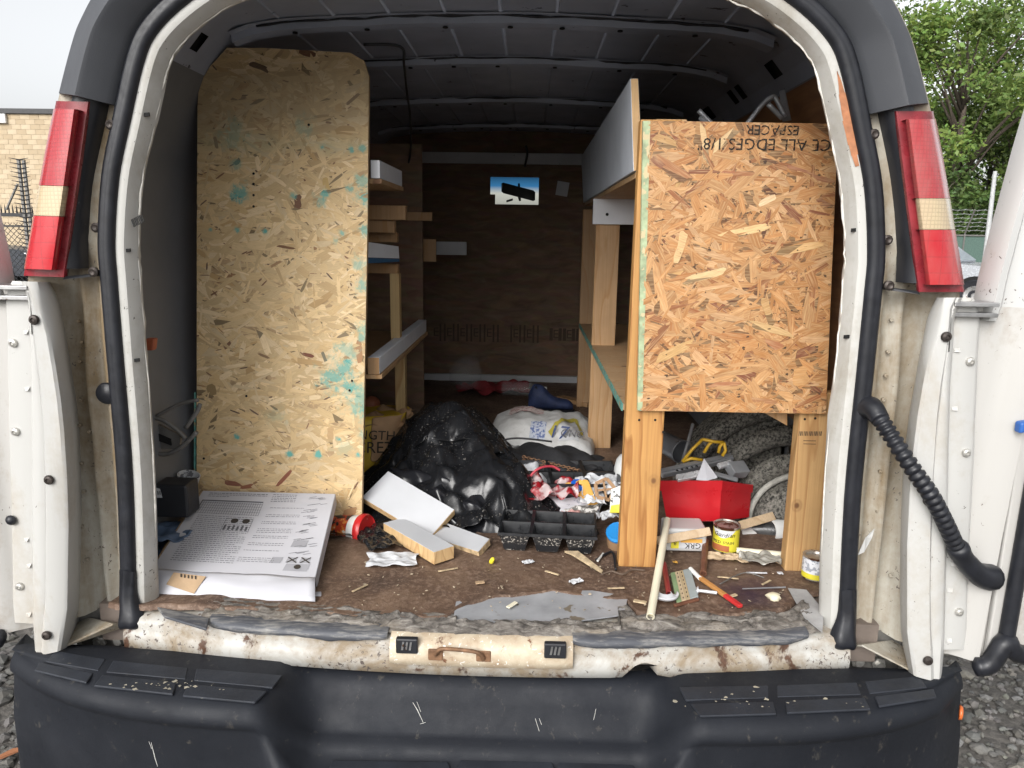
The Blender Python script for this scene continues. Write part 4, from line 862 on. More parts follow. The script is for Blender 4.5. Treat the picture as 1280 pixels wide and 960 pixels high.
cw_ = at(1003,645,.50)
def arc(r_, y, n=44): return [Vector((min(.868, cw_.x + r_*math.cos(a)), y, max(.69, cw_.z - .03 + r_*math.sin(a) + .003*fbm((a*2, r_*9, 0), 1, 2)))) for a in [lerp(-.3, math.pi+.3, k/n) for k in range(n+1)]]
bk_m = MB().grid([arc(.30, .86), arc(.27, .72), arc(.2, .70), arc(.004, .70)]).build('wheel_housing', speck, van, smooth=True)
for r_, y, tr in ((.296,.700,.032),(.230,.635,.032),(.165,.570,.032)):
    MB().grid([[arc(r_ + tr*math.cos(b), y + .03*math.sin(b))[k] for b in [math.pi*(.05+1.0*q/8)*-1 for q in range(9)]] for k in range(45)]).build('housing_rib', speck, bk_m, smooth=True)
    MB().tube(arc(r_-tr*.95, y-.022), .009, 8).build('ridge', plain('dusty_ridge', (.32,.31,.28), .8, var=.35, vscale=40, bump=.4, bscale=90), bk_m, smooth=True)
MB().grid([arc(.122,.57), arc(.120,.525), arc(.110,.505), arc(.06,.498), arc(.004,.496)]).build('housing_rib', speck, bk_m, smooth=True)
# ================================================================ LOOSE THINGS IN THE VAN
FZ = .7075       # top of the floor mat
def cloth(nx, ny, x0, x1, y0, y1, z0, hf, steps=120, seed=1, shrink=1.0, iters=6, jitter=.01, rot=0, friction=.5, tilt=0.0):
    """small position-based cloth: a sheet is dropped on a height field hf(x, y) and settles in folds"""
    rs = np.random.RandomState(seed); u = np.linspace(0, 1, nx); v = np.linspace(0, 1, ny); U_, V_ = np.meshgrid(u, v)
    X = x0+(x1-x0)*U_; Y = y0+(y1-y0)*V_; cx, cy = (x0+x1)/2, (y0+y1)/2
    c, s_ = math.cos(rot), math.sin(rot); Xr = cx+(X-cx)*c-(Y-cy)*s_; Yr = cy+(X-cx)*s_+(Y-cy)*c
    Z = z0 + tilt*(Y-cy) + np.zeros_like(X); P = np.stack([Xr, Yr, Z], -1)
    lx = (x1-x0)/(nx-1)*shrink; ly = (y1-y0)/(ny-1)*shrink; ld = math.hypot(lx, ly)
    P += rs.randn(ny, nx, 3)*jitter; Q = P.copy()
    def con(a, b, L, k=.5, only=False):
        d = P[b]-P[a]; n = np.linalg.norm(d, axis=-1, keepdims=True)+1e-9; e = (n-L)/n*d*k
        if only: e = np.where(n > L, e, e*.3)
        P[a] += e; P[b] -= e
    S_ = np.s_
    for it in range(steps):
        vel = (P-Q)*.97; Q = P.copy(); P += vel; P[..., 2] -= .0009
        for _ in range(iters):
            for o in (0, 1):
                con(S_[:, o:nx-1:2], S_[:, o+1:nx:2], lx); con(S_[o:ny-1:2, :], S_[o+1:ny:2, :], ly)
            con(S_[:-1, :-1], S_[1:, 1:], ld, .2, True); con(S_[:-1, 1:], S_[1:, :-1], ld, .2, True)
            con(S_[:, :-2], S_[:, 2:], 2*lx, .12, True); con(S_[:-2, :], S_[2:, :], 2*ly, .12, True)
        H = hf(P[..., 0], P[..., 1]); below = P[..., 2] < H
        P[..., 2] = np.maximum(P[..., 2], H); Q[below] = Q[below]*(1-friction) + P[below]*friction
        Q[..., 2][below] = P[..., 2][below]
    return P
def sheet(P, name, mat, parent=None, solid=.0008, sub=1):
    return MB().grid([[Vector(p) for p in r] for r in P]).build(name, mat, parent, smooth=True, solid=solid, sub=sub)
def gauss(x, y, cx, cy, sx, sy, p=2): return np.exp(-(np.abs((x-cx)/sx)**p + np.abs((y-cy)/sy)**p))
def crumple(cx, cy, z, w, d, h, n=22, seed=0, rot=0, up=(0,0,1)):
    """creased sheet: facets from folded ridges"""
    R = random.Random(seed); folds = [(R.uniform(0, math.pi), R.uniform(-.5,.5), R.uniform(.3,1)) for _ in range(9)]
    rows = []
    for j in range(n):
        r = []
        for i in range(n):
            u, v = i/(n-1)-.5, j/(n-1)-.5; k = 0
            for a, o, am in folds: k += am*abs(((u*math.cos(a)+v*math.sin(a)+o)*3.1) % 1 - .5)
            zz = h*(k/4.5 + .35*fbm((u*4, v*4, seed), 1, 3)); s1 = 1 + .25*fbm((u*3, v*3, seed+5), 1, 2)
            x, y = u*w*s1, v*d*s1; r.append(Vector((cx + x*math.cos(rot)-y*math.sin(rot), cy + x*math.sin(rot)+y*math.cos(rot), z + max(0, zz))))
        rows.append(r)
    return rows

# ---------------------------------------------------------------- big black plastic bag
bag_h = lambda x, y: np.maximum(FZ, FZ + .195*gauss(x, y, -.20, 1.05, .19, .26, 3.0) + .105*gauss(x, y, -.12, .74, .21, .20, 3) + .075*gauss(x, y, .05, .60, .12, .12)
                + .022*np.abs(np.sin(x*23+y*13))*gauss(x, y, -.15, .8, .3, .4) + .018*np.abs(np.sin(x*17-y*31+1))*gauss(x, y, -.15, .8, .3, .4))
film = NT('black_film'); co = film.coord(); f1 = film.noise(co, 130, 3, .6); f2 = film.noise(co, 4, 4); sp = film.math('MULTIPLY', film.ramp(f1, [(.62,0),(.70,.8)]), film.ramp(f2, [(.40,0),(.56,.9)]))
film.set(Base_Color=film.mix(sp, (.010,.0105,.012), (.26,.24,.21)), Roughness=film.mix(sp, (.26,)*3, (.8,)*3)); film.bump(film.noise(co, 36, 4, .6), .22, .004); film = film.m
P = cloth(96, 104, -.52, .24, .42, 1.40, 1.0, bag_h, 140, 4, 1.10, 7, .010, rot=.10, friction=.6)
for j in range(P.shape[0]):         # gathered pleats running out from the neck, then fine creases
    for i in range(P.shape[1]):
        p = P[j, i]; dx_, dy_ = p[0]+.16, p[1]-1.0; th_ = math.atan2(dy_, dx_); rr = math.hypot(dx_, dy_); nn = fbm((p[0], p[1], 0), 5, 3, 2)
        tri = abs(((th_*2.6 + nn*.9 + rr*1.5) % 1.0)*2-1); tri2 = abs(((th_*5.7 + nn*1.6 - rr*5) % 1.0)*2-1); tri3 = abs(((p[0]*7+p[1]*9+nn*1.4) % 1.0)*2-1)
        w_ = min(1, rr/.12)*max(0, min(1, (p[2]-FZ)/.05+.25))
        p[2] = max(FZ+.001, p[2] + w_*(.026*tri + .011*tri2*tri2 + .012*tri3**3) - .014*w_ + .004*fbm((p[0], p[1], p[2]), 30, 2, 5))
sheet(P, 'black_plastic_bag', film, None, .001)
tag(bpy.data.objects['black_plastic_bag'], 'big crumpled black plastic bag heaped in the middle of the van floor', 'plastic bag')
# folded-back collar of the bag
col_h = lambda x, y: bag_h(x, y) + .012
P = cloth(46, 22, -.37, .04, .74, .94, 1.0, col_h, 90, 9, 1.05, 5, .014, rot=-.06)
sheet(P, 'bag_collar', film, bpy.data.objects['black_plastic_bag'], .001)

def bag_front(u, v):
    a, b, c_, d = at(486,590,.66), at(634,586,.66), at(642,690,.40), at(560,668,.45); p = a.lerp(b, u).lerp(d.lerp(c_, u), v)
    f = abs(((u*2.2 + v*.9 + .25*fbm((u*3, v*3, 1), 1, 2)) % 1)*2-1); g = abs(((v*2.6 - u*1.1 + .3*fbm((u*3, v*3, 6), 1, 2)) % 1)*2-1)
    return p + Vector((0,-.012,.030))*f*math.sin(math.pi*min(1, max(0, v*1.1))) + Vector((0,-.006,.018))*g*g + Vector((0,0,.006*fbm((u*9, v*9, 3), 1, 3)))
sheet([[bag_front(i/40, j/32) for i in range(41)] for j in range(33)], 'bag_flap', NT('film_clean').set(Base_Color=(.012,.0125,.015), Roughness=.22).m, bpy.data.objects['black_plastic_bag'], .001)
# ---------------------------------------------------------------- white-painted boards in front of the bag
whtop = plain('board_white_face', (.50,.51,.53), .5, var=.05, vscale=9, spots=((.35,.28,.2), 70, .74))
endg = lumber('raw_board_edge', light=(.62,.43,.22), dark=(.42,.24,.10), axis='X', seed=8, scale=1.6)
def board(name, label, pa, pb, width, th, upv, core, face, grp='white-faced offcuts on the van floor'):
    a, b = Vector(pa), Vector(pb); d = (b-a).normalized(); up = Vector(upv); side = d.cross(up).normalized(); up = side.cross(d)
    o = MB().bar(a, b, width, th, up).build(name, core, None, bev=.0012)
    MB().bar(a+up*(th/2+.0008)+d*.001, b+up*(th/2+.0008)-d*.001, width-.002, .0012, up).build('painted_face', face, o)
    return tag(o, label, 'board', grp)
def quad_board(label, c4, th, core):
    c4 = [Vector(p) for p in c4]; n = (c4[1]-c4[0]).cross(c4[3]-c4[0]).normalized(); n = -n if n.dot(CAM-c4[0]) < 0 else n
    cen = sum(c4, Vector())/4; o = MB().prism(c4, -n*th).build('painted_board', core, None, bev=.001)
    MB().prism([cen.lerp(p, .992) + n*.0012 for p in c4], -n*.001).build('painted_face', whtop, o)
    return tag(o, label, 'board', 'white-faced offcuts on the van floor')
a_, b_, d_ = at(452,622,.50), at(537,673,.385), at(485,589,.585); c_ = b_ + (d_-a_)*.98
quad_board('long white-faced board leaning on the black bag, raw edge to us', (a_, b_, c_, d_), .022, endg)
a_, b_, c_ = at(534,670,.40), at(598,704,.285), at(612,678,.345); b_.z = max(b_.z, FZ+.012); c_.z = max(c_.z, FZ+.022); d_ = a_ + (c_-b_)*1.25
quad_board('white board with chipped front edge at the foot of the black bag', (a_, b_, c_, d_), .018, plain('chipped_edge', (.44,.32,.18), .8, var=.5, vscale=60, bump=.6, bscale=70))
p1_, p2_ = atz(478,669,FZ), atz(541,707,FZ); dd = (p2_-p1_).normalized(); bk_ = Vector((-dd.y, dd.x, 0)); bk_ = bk_ if bk_.y > 0 else -bk_; up2 = Vector((0,0,.034)) - bk_*(-.004)
quad_board('short thick white-faced offcut with raw pine end under the longer boards', (p1_+up2, p2_+up2, p2_+bk_*.062+up2, p1_+bk_*.062+up2), .033, endg)
# white crumpled paper sheet beside them
paper_w = plain('white_paper', (.52,.53,.55), .7, var=.05, vscale=30, bump=.1)
c = atz(490,702,FZ); tag(sheet(crumple(c.x, c.y, FZ+.001, .13, .075, .020, 20, 3, .1), 'crumpled_paper', paper_w, None, .0006), 'crumpled white paper on the brown floor before the boards', 'paper')
# dark glossy film scrap under the boards
c = atz(470,680,FZ); tag(sheet(crumple(c.x-.005, c.y+.02, FZ+.001, .09, .15, .035, 20, 14, .5), 'plastic_film_scrap', film, None, .0006), 'small folded black film scrap between red-lidded tub and boards', 'plastic film')
c = atz(615,702,FZ+.004); tag(MB().lathe([(0,-.012),(.005,-.011),(.0062,-.004),(.0055,.004),(.004,.010),(0,.012)], c+Vector((0,0,.003)), (.3,-.5,.8), 14).build('ear_plug', plain('ear_plug_yellow', (.72,.62,.03), .7), None, smooth=True), 'tiny yellow foam ear plug on the brown floor', 'ear plug')

# ---------------------------------------------------------------- cardboard box with printed instructions
kraft = plain('kraft_board', (.36,.25,.15), .8, var=.15, vscale=25, bump=.1)
boxw = plain('box_print_white', (.46,.46,.49), .55, var=.05, vscale=5, bump=.06, bscale=12)
box = empty('cardboard_box', (-.6,.2,.72), 'flat white cardboard box printed with instructions, lying by the left door frame', 'box')
BL, BR = at(254,614,.43), at(419,618,.42); FR, FLt = at(394,722,.10), at(190,712,.10)
gb = lambda u, v: (BL.lerp(BR, u)).lerp(FLt.lerp(FR, u), v)
nb = (BR-BL).cross(BL-FLt).normalized()
if nb.z < 0: nb = -nb
rows = [[gb(i/16, j/16) - nb*(.006*math.sin(math.pi*i/16)*math.sin(math.pi*j/16)) for i in range(17)] for j in range(17)]
MB().grid(rows).build('top_face', boxw, box, solid=.003)
dn = -nb*.030
MB().grid([[gb(1, j/8) + dn*k for j in range(9)] for k in (.02,.35,.7,1)]).build('side_face', boxw, box, solid=.002)
MB().grid([[gb(0, j/8) + dn*k*.8 + Vector((-.004,0,0)) for j in range(9)] for k in (.02,1)]).build('side_face', kraft, box, solid=.003)
MB().grid([[gb(i/8, 0) + dn*k + Vector((0,.001,0)) for i in range(9)] for k in (.02,1)]).build('side_face', kraft, box, solid=.002)
# front flap, wavy and torn, curling at the left corner
rows = []
fl0, fl1 = at(172,748,.045), at(394,752,.025)
for j in range(9):
    v = j/8; r = []
    for i in range(25):
        u = i/24; p = gb(u, 1).lerp(fl0.lerp(fl1, u), v) + Vector((0,0,.010*math.sin(math.pi*v)*(1+.4*math.sin(u*7)) + .004*fbm((u*5, v*2, 0), 1, 2)))
        if u < .2: p += Vector((-.01, -.005, .014))*((.2-u)/.2)**2*v + Vector((0,0,-.03))*((.12-u)/.12 if u < .12 else 0)*v*v
        r.append(p)
    rows.append(r)
MB().grid(rows).build('front_flap', boxw, box, smooth=True, solid=.003)
rows2 = [[Vector((p.x+.012, p.y+.006, p.z-.022)) for p in r] for r in rows[4:]]
MB().grid(rows2).build('lower_flap', boxw, box, smooth=True, solid=.003)
tp = [at(x, y, .06) for x, y in ((214,717),(266,728),(254,746),(215,741))]
def flp(u, v, lift=.0065): 
    i = min(23, int(u*24)); j = min(7, int(v*8)); a = rows[j][i].lerp(rows[j][i+1], u*24-i); b = rows[j+1][i].lerp(rows[j+1][i+1], u*24-i); return a.lerp(b, v*8-j) + nb*lift
MB().add([flp(.16,.28), flp(.36,.40), flp(.32,.93), flp(.15,.72)], [(0,1,2,3)]).build('torn_patch', kraft, box, solid=.0008)
for k in range(5): MB().obox(flp(.215+.022*k,.42+.012*k)+nb*.001, (1,-.1,-.1), (0,.6,.5), (-.3,.7,.7), .0035, .0006, .008).build('handwriting', ink, box)
# print: headings, table, paragraphs, drawings
greyink = plain('print_ink', (.09,.09,.10), .8)
pr_ = MB(); Rp = random.Random(2)
def pu(u, v, h=.0024):
    return gb(u, v) - nb*(.006*math.sin(math.pi*max(0, min(1, u)))*math.sin(math.pi*max(0, min(1, v)))) + nb*h
def rect(m_, u0, v0, u1, v1): m_.add([pu(u0, v0), pu(u1, v0), pu(u1, v1), pu(u0, v1)], [(0,1,2,3)])
def line_text(u0, u1, v, h=.0065):
    u = u0
    while u < u1:
        w = Rp.uniform(.006,.028); w = min(w, u1-u); rect(pr_, u, v, u+w, v+h*.62); u += w + .006
for k in range(3): line_text(.06,.50 if k < 2 else .22,.03+.022*k,.011 if k == 0 else .008)
for k in range(24): line_text(.075 - .0*k, .47 - .05*(k > 6)*(k % 5 == 4), .335+.024*k, .009)
for k in range(5):
    line_text(.54,.72,.03+.022*k,.009)
for k, n_ in enumerate((1, 2, 2, 3, 2, 2, 1, 3)):
    for q in range(n_): line_text(.555-.01*k,.80-.012*k,.20+.088*k+.022*q,.0075)
MBt = pr_
rect(pr_, .04,.13,.49,.143); rect(pr_, .04,.13,.047,.31)
for k in range(27): rect(pr_, .06+.0165*k,.15,.0625+.0165*k,.31)
for k in range(5): rect(pr_, .05,.165+.035*k,.49,.168+.035*k)
pr_o = pr_.build('printed_text', greyink, box); pr_o['kind'] = 'stuff'
for u, v, r in ((.345,.385,.026),(.425,.385,.026),(.875,.905,.022)):
    MB().add([pu(u + r*math.cos(a), v + r*1.15*math.sin(a), .003) for a in [2*math.pi*k/18 for k in range(18)]], [tuple(range(18))]).build('printed_emblem', ink, box)
d2 = MB()
for k in range(9):
    u, v = .845+.02*math.sin(k*2), .07+.085*k
    for q in range(5): 
        a, b = Rp.uniform(-.05,.05), Rp.uniform(-.02,.02); d2.add([pu(u+a, v+b), pu(u+a+.05, v+b-.015), pu(u+a+.05, v+b-.011), pu(u+a, v+b+.004)], [(0,1,2,3)])
for q in ((.26,.42,.48,.545),): 
    for k in range(6): rect(d2, .29+.03*k,.44+.008*(k % 2),.305+.03*k,.50)
rect(d2, .28,.355,.47,.358); rect(d2, .28,.355,.283,.52); rect(d2, .467,.355,.47,.52)
d2.build('printed_drawing', greyink, box)['kind'] = 'stuff'
gry = plain('print_grey', (.30,.30,.32), .8)
for (u0, v0, u1, v1) in ((.80,.60,.90,.68),(.80,.80,.86,.86),(.885,.80,.945,.86),(.80,.87,.95,.95),(.70,.80,.77,.87)):
    MB().add([pu(u0, v0, .0023), pu(u1, v0, .0023), pu(u1-.01, v1, .0023), pu(u0-.01, v1, .0023)], [(0,1,2,3)]).build('printed_panel', gry, box)
for u0, u1 in ((.80,.86),(.885,.945)):
    for sg in (0, 1): 
        a, b = pu(u0, .80+.06*sg, .003), pu(u1, .86-.06*sg, .003); MB().bar(a, b, .003, .0004, nb).build('printed_cross', ink, box)

# ---------------------------------------------------------------- white tub with red lid, on its side
c = at(438,662,.44); ax = Vector((.93,-.34,.10)).normalized(); rT = .043
tub = empty('plastic_tub', c - Vector((0,0,rT)), 'small white plastic tub with red lid lying on its side beside the printed box', 'tub')
MB().lathe([(rT*.84,-.062),(rT*.86,-.060),(rT*.98,.030),(rT*1.04,.032),(rT*1.04,.037)], c, ax, 32).build('tub_body', plain('tub_white', (.72,.72,.70), .35), tub, smooth='auto')
MB().lathe([(rT*1.07,.036),(rT*1.10,.040),(rT*1.10,.050),(rT*1.02,.056),(rT*.96,.052),(0,.050)], c, ax, 32).build('lid', plain('lid_red', (.50,.02,.02), .35, var=.15, spots=((.6,.5,.45), 60, .72)), tub, smooth='auto')
u_ = ax.orthogonal().normalized(); 
def cyl_band(c, ax, r0, r1, h0, h1, a0, a1, name, mat, par, n=20):
    ax = Vector(ax).normalized(); tc_ = (CAM-c); tc_ = (tc_ - ax*tc_.dot(ax)).normalized(); w = ax.cross(tc_)
    return MB().grid([[c + ax*lerp(h0, h1, j) + (tc_*math.cos(lerp(a0, a1, i/n)) + w*math.sin(lerp(a0, a1, i/n)))*lerp(r0, r1, j) for i in range(n+1)] for j in (0, 1)]).build(name, mat, par, smooth=True)
lb = NT('tub_label'); lc = lb.coord(); lb.set(Base_Color=lb.ramp(lb.noise(lc, 40, 3), [(.40,(.02,.02,.02)),(.46,(.45,.05,.02)),(.55,(.60,.20,.04)),(.62,(.7,.6,.5))], 'CONSTANT'), Roughness=.4)
cyl_band(c, ax, rT*.875, rT*.965, -.052,.012,-1.9,1.6, 'label', lb.m, tub)

# ---------------------------------------------------------------- black seedling trays
traym = plain('tray_black', (.012,.013,.015), .35, var=.3, vscale=30, bump=.05); trays = plain('tray_speckled', (.014,.014,.015), .6, var=.3, vscale=40, spots=((.30,.28,.25), 190, .56))
def tray(o, dx, dy, nx, ny, cw, cdp, h, label):
    o = Vector(o); dx = Vector(dx).normalized(); dy = Vector(dy).normalized(); dz = dx.cross(dy)
    t_ = empty('seedling_tray', o, label, 'tray', 'black seedling trays')
    for i in range(nx):
        for j in range(ny):
            q = o + dx*(cw*i) + dy*(cdp*j); m_ = .006; k = .16
            ring = lambda f, z: [q + dx*(cw*a) + dy*(cdp*b) + dz*z for a, b in ((f,f),(1-f,f),(1-f,1-f),(f,1-f))]
            r0_, r1_, r2_, r3_, r4_ = ring(.0, h), ring(.05, h), ring(.17, .004), ring(.0, h-.004), ring(.20, 0)
            b = MB(); b.grid([r0_+r0_[:1], r1_+r1_[:1], r2_+r2_[:1]]); b.add(r2_, [(0,1,2,3)])
            c_ = b.build('cell', traym, t_, smooth='auto')
            b = MB(); rr = ring(.035, h-.006); b.grid([rr+rr[:1], r4_+r4_[:1]]); b.add(r4_, [(0,1,2,3)]); b.build('cell_shell', trays, c_)
            rm = ring(-.012, h-.008); rt = ring(-.004, h); MB().grid([rm+rm[:1], rt+rt[:1]]).build('rim', traym, c_)
    return t_
o1 = atz(622,690,FZ); tray(o1, (1,-.06,0), (.06,1,0), 3, 2, .0865, .085, .055, 'front black seedling tray with speckled cells beside the pine post')
o2 = at(645,662,.62); tray(Vector((o2.x, .60, FZ+.015)), (1,.05,0), (-.05,1,0), 3, 2, .108, .12, .075, 'deeper black tray under the pile of paper scraps')
# tape roll against the post
c = at(773,668,.36); tr_ = empty('tape_roll', (c.x, c.y, FZ), 'small tan roll with bright blue rim tucked behind the pine post', 'roll')
MB().lathe([(.020,-.03),(.031,-.03),(.031,.012),(.029,.014),(.020,.014),(.020,-.03)], Vector((c.x, c.y, FZ+.032)), (-.1,-.5,.85), 24).build('roll_body', plain('tan_card', (.36,.22,.12), .7), tr_, smooth='auto')
MB().lathe([(.018,.012),(.032,.0125),(.033,.020),(.029,.026),(.018,.024)], Vector((c.x, c.y, FZ+.032)), (-.1,-.5,.85), 24).build('rim', plain('bright_blue', (.02,.22,.55), .4), tr_, smooth='auto')

# ---------------------------------------------------------------- scrap pile on the trays
def scrap(rows, name, mat, label, cat, grp=None): return tag(sheet(rows, name, mat, None, .0008), label, cat, grp)
def px_sheet(pts, Y, n=10, wav=.004, seed=0):          # quad of pixels with depths -> gently waving sheet
    a, b, c_, d = [at(x, y, Y+dy) for (x, y, dy) in pts]
    return [[a.lerp(b, i/n).lerp(d.lerp(c_, i/n), j/n) + Vector((0,0,wav*fbm((i*.45, j*.45, seed), 1, 3))) for i in range(n+1)] for j in range(n+1)]
scrap(px_sheet(((648,618,.1),(760,614,.1),(745,650,-.02),(700,648,-.03)), .55, 12, .006, 1), 'leaflet', plain('leaflet_white', (.72,.72,.76), .6, var=.04, spots=((.45,.46,.52), 55, .62)), 'white printed leaflet hanging over the edge of the tray', 'leaflet')
scrap(px_sheet(((704,636,.04),(752,628,.06),(744,644,.0),(716,654,-.02)), .52, 10, .008, 4), 'newspaper_scrap', plain('newsprint', (.16,.15,.14), .8, var=.5, vscale=60, spots=((.6,.58,.55), 60, .5)), 'dark torn newspaper scrap under the white leaflet', 'paper')
c = at(642,598,.74); scrap(crumple(c.x, .74, c.z-.04, .22, .16, .15, 30, 8, .4), 'crumpled_tissue', paper_w, 'heap of crumpled white tissue beside the black bag', 'tissue')
c = at(758,604,.68); scrap(crumple(c.x+.005, .66, c.z-.025, .17, .13, .10, 24, 12, .2), 'crumpled_tissue', paper_w, 'small crumpled white tissue against the pine post', 'tissue')
clam = NT('red_clear_plastic'); clam.set(Base_Color=clam.ramp(clam.noise(clam.coord(), 24, 3), [(.44,(.42,.02,.03)),(.54,(.75,.62,.62))]), Roughness=.12, Transmission_Weight=.55, IOR=1.3); clam = clam.m
c = at(682,622,.60); scrap(crumple(c.x, .60, c.z-.008, .20, .13, .11, 26, 21, .1), 'plastic_packaging', clam, 'crushed red and clear plastic packaging on the white leaflet', 'packaging')
bl = at(722,608,.62); tag(MB().lathe([(0,-.004),(.022,-.004),(.024,.0),(.022,.008),(.012,.012),(0,.012)], bl, (.1,-.5,.85), 24).build('bottle_cap', plain('cap_blue', (.01,.10,.48), .35), None, smooth='auto'), 'round blue plastic cap on the scrap pile', 'cap')
og = plain('orange_card', (.62,.33,.06), .7, var=.12)
scrap(px_sheet(((705,604,.02),(735,598,.02),(748,632,-.03),(738,634,-.03)), .60, 8, .006, 6), 'card_scrap', og, 'orange-yellow torn card among the scraps', 'card')
# tan star-shaped die-cut card
cc_ = at(756,612,.585); dc = empty('die_cut_card', cc_, 'tan card with square cut-outs standing on the scrap pile by the post', 'card')
e1 = Vector((.93,.1,-.25)).normalized(); e2 = Vector((.15,.35,.9)).normalized()
for k in range(5):
    a, b = 2*math.pi*k/5+.3, 2*math.pi*(k+1)/5+.3; r_ = .033
    MB().bar(cc_+(e1*math.cos(a)+e2*math.sin(a))*r_, cc_+(e1*math.cos(b)+e2*math.sin(b))*r_, .010, .003, e1.cross(e2)).build('card_rim', plain('tan_card'  , (.36,.22,.12), .7), dc)
for d in (e1*.9+e2*.3, e2-e1*.35): MB().bar(cc_-d*.027, cc_+d*.027, .006, .003, e1.cross(e2)).build('card_bar', MATS['tan_card'], dc)
tag(MB().tube(catmull([at(655,610,.62), at(664,594,.63), at(675,585,.64), at(690,583,.66), at(700,588,.66)], 6), .004, 8).build('drawstring_loop', plain('cord_red', (.40,.04,.06), .5), None, smooth=True), 'loop of red cord over the crumpled tissue', 'cord')
b = MB(); p, q = at(655,574,.86), at(733,593,.78); chain = empty('sash_chain', p, 'thin rusty steel chain lying across the black cloth', 'chain')
for row in range(2):
    for k in range(26):
        c_ = p.lerp(q, k/25) + Vector((0,0,.008 - .012*row)); o_ = MB().tube([c_ + Vector((.006*math.cos(a), .004*math.sin(a) if k % 2 else 0, .004*math.sin(a) if not k % 2 else 0)) for a in [2*math.pi*j/8 for j in range(8)]], .0016, 5, closed=True).build('chain_link', st, chain, smooth=True)
ylb = at(771,628,.5); yl = empty('seed_packet', ylb, 'white and yellow printed packet wedged beside the pine post', 'packet')
MB().add([at(764,612,.53), at(779,606,.53), at(776,640,.47), at(762,640,.47)], [(0,1,2,3)]).build('packet_front', plain('packet_white', (.7,.7,.66), .5, spots=((.1,.1,.1), 80, .58)), yl, solid=.004)
MB().add([at(764,632,.478), at(778,630,.478), at(776.5,641,.464), at(762,641,.464)], [(0,1,2,3)]).build('packet_band', plain('packet_yellow', (.62,.55,.04), .5), yl, solid=.004)
ball = at(786,585,.75); tag(MB().lathe([(0,-.05),(.028,-.046),(.043,-.03),(.046,-.005),(.044,.02),(.036,.036),(.02,.046),(0,.05)], ball, (.2,.3,.9), 24).build('white_float', plain('float_white', (.5,.51,.5), .5), None, smooth=True), 'white rounded plastic container half hidden by the pine post', 'container')

# ---------------------------------------------------------------- black cloth, grey sack, yellow sack
blkcl = plain('black_cloth', (.013,.013,.015), .8, var=.3, vscale=25, bump=.3, bscale=120)
cl_h = lambda x, y: np.maximum(FZ, FZ + .085*gauss(x, y, .12, .98, .24, .16, 3) + .05*gauss(x, y, .25, .85, .12, .1) + .012*np.sin(x*50+y*20))
P = cloth(56, 34, -.16, .42, .78, 1.14, .86, cl_h, 90, 12, .9, 5, .012, rot=-.08)
tag(sheet(P, 'black_cloth', blkcl, None, .003), 'rumpled black cloth lying before the grey sack', 'cloth')
sk = empty('cement_sack', (.19,1.36,FZ), 'half-empty grey and white sack with yellow stripe lying behind the black cloth', 'sack')
sackm = NT('sack_paper'); co = sackm.coord(); sackm.set(Base_Color=sackm.mix(sackm.ramp(sackm.noise(co, 9, 6, .65), [(.45,0),(.75,.6)]), (.58,.58,.57), (.28,.27,.25)), Roughness=.6); sackm.bump(sackm.noise(co, 14, 5, .6, .8), .6, .012); sackm = sackm.m
def sackpt(u, v):       # pillow: u across, v from front to back
    e = (max(0, 1-abs(2*u-1)**3.5)*max(0, 1-abs(2*v-1)**2.4))**.5
    a, b, c_, d = at(603,556,1.22), at(742,572,1.14), at(746,540,1.62), at(622,520,1.62)
    p = a.lerp(b, u).lerp(d.lerp(c_, u), v); p.z = FZ + .004
    return p + Vector((0,0,.125*e*(1 - .30*u) + .022*fbm((u*4, v*3, 2), 1, 4)*min(1, e*2) + .010*abs(fbm((u*9, v*7, 4), 1, 3))*e))
sk_b = MB().grid([[sackpt(i/36, j/24) for i in range(37)] for j in range(25)]).build('sack_body', sackm, sk, smooth=True)
def sackstrip(pts, w, mat, name):
    b = MB(); rows = []
    for u, v in pts: rows.append((u, v))
    out = []
    for k, (u, v) in enumerate(rows):
        u2, v2 = rows[min(k+1, len(rows)-1)]; u1, v1 = rows[max(k-1, 0)]; du, dv = u2-u1, v2-v1; L = math.hypot(du, dv); nu, nv = -dv/L*w, du/L*w
        out.append([sackpt(u+nu*q, v+nv*q*1.6) + Vector((0,-.003,.004)) for q in (-1,0,1)])
    return b.grid(out).build(name, mat, sk, smooth=True)
yel = plain('sack_yellow', (.42,.36,.06), .6); sblue = plain('sack_blue', (.01,.03,.12), .6)
sackstrip([(lerp(.60,.80,k/8), lerp(.10,.58,k/8)) for k in range(9)], .018, yel, 'yellow_stripe'); sackstrip([(lerp(.80,.885,k/6), lerp(.58,.28,k/6)) for k in range(7)], .018, yel, 'yellow_stripe')
MB().grid([[sackpt(lerp(.68,.86,i/8), lerp(.08,.10+.40*(1-abs(i/8-.65)*1.3),j/6)) + Vector((0,-.002,.002)) for i in range(9)] for j in range(7)]).build('white_panel', paper_w, sk, smooth=True)
pnk = plain('sack_fine_print', (.50,.42,.40), .7, var=.1, spots=((.34,.20,.19), 90, .52))
MB().grid([[sackpt(lerp(.17,.50,i/10), lerp(.52,.92,j/8)) + Vector((0,-.002,.002)) for i in range(11)] for j in range(9)]).build('fine_print', pnk, sk, smooth=True)
bfp = plain('sack_blue_print', (.45,.48,.55), .7, var=.1, spots=((.10,.14,.30), 90, .52))
MB().grid([[sackpt(lerp(.42,.56,i/6), lerp(.04,.22,j/4)) + Vector((0,-.002,.002)) for i in range(7)] for j in range(5)]).build('fine_print', bfp, sk, smooth=True)
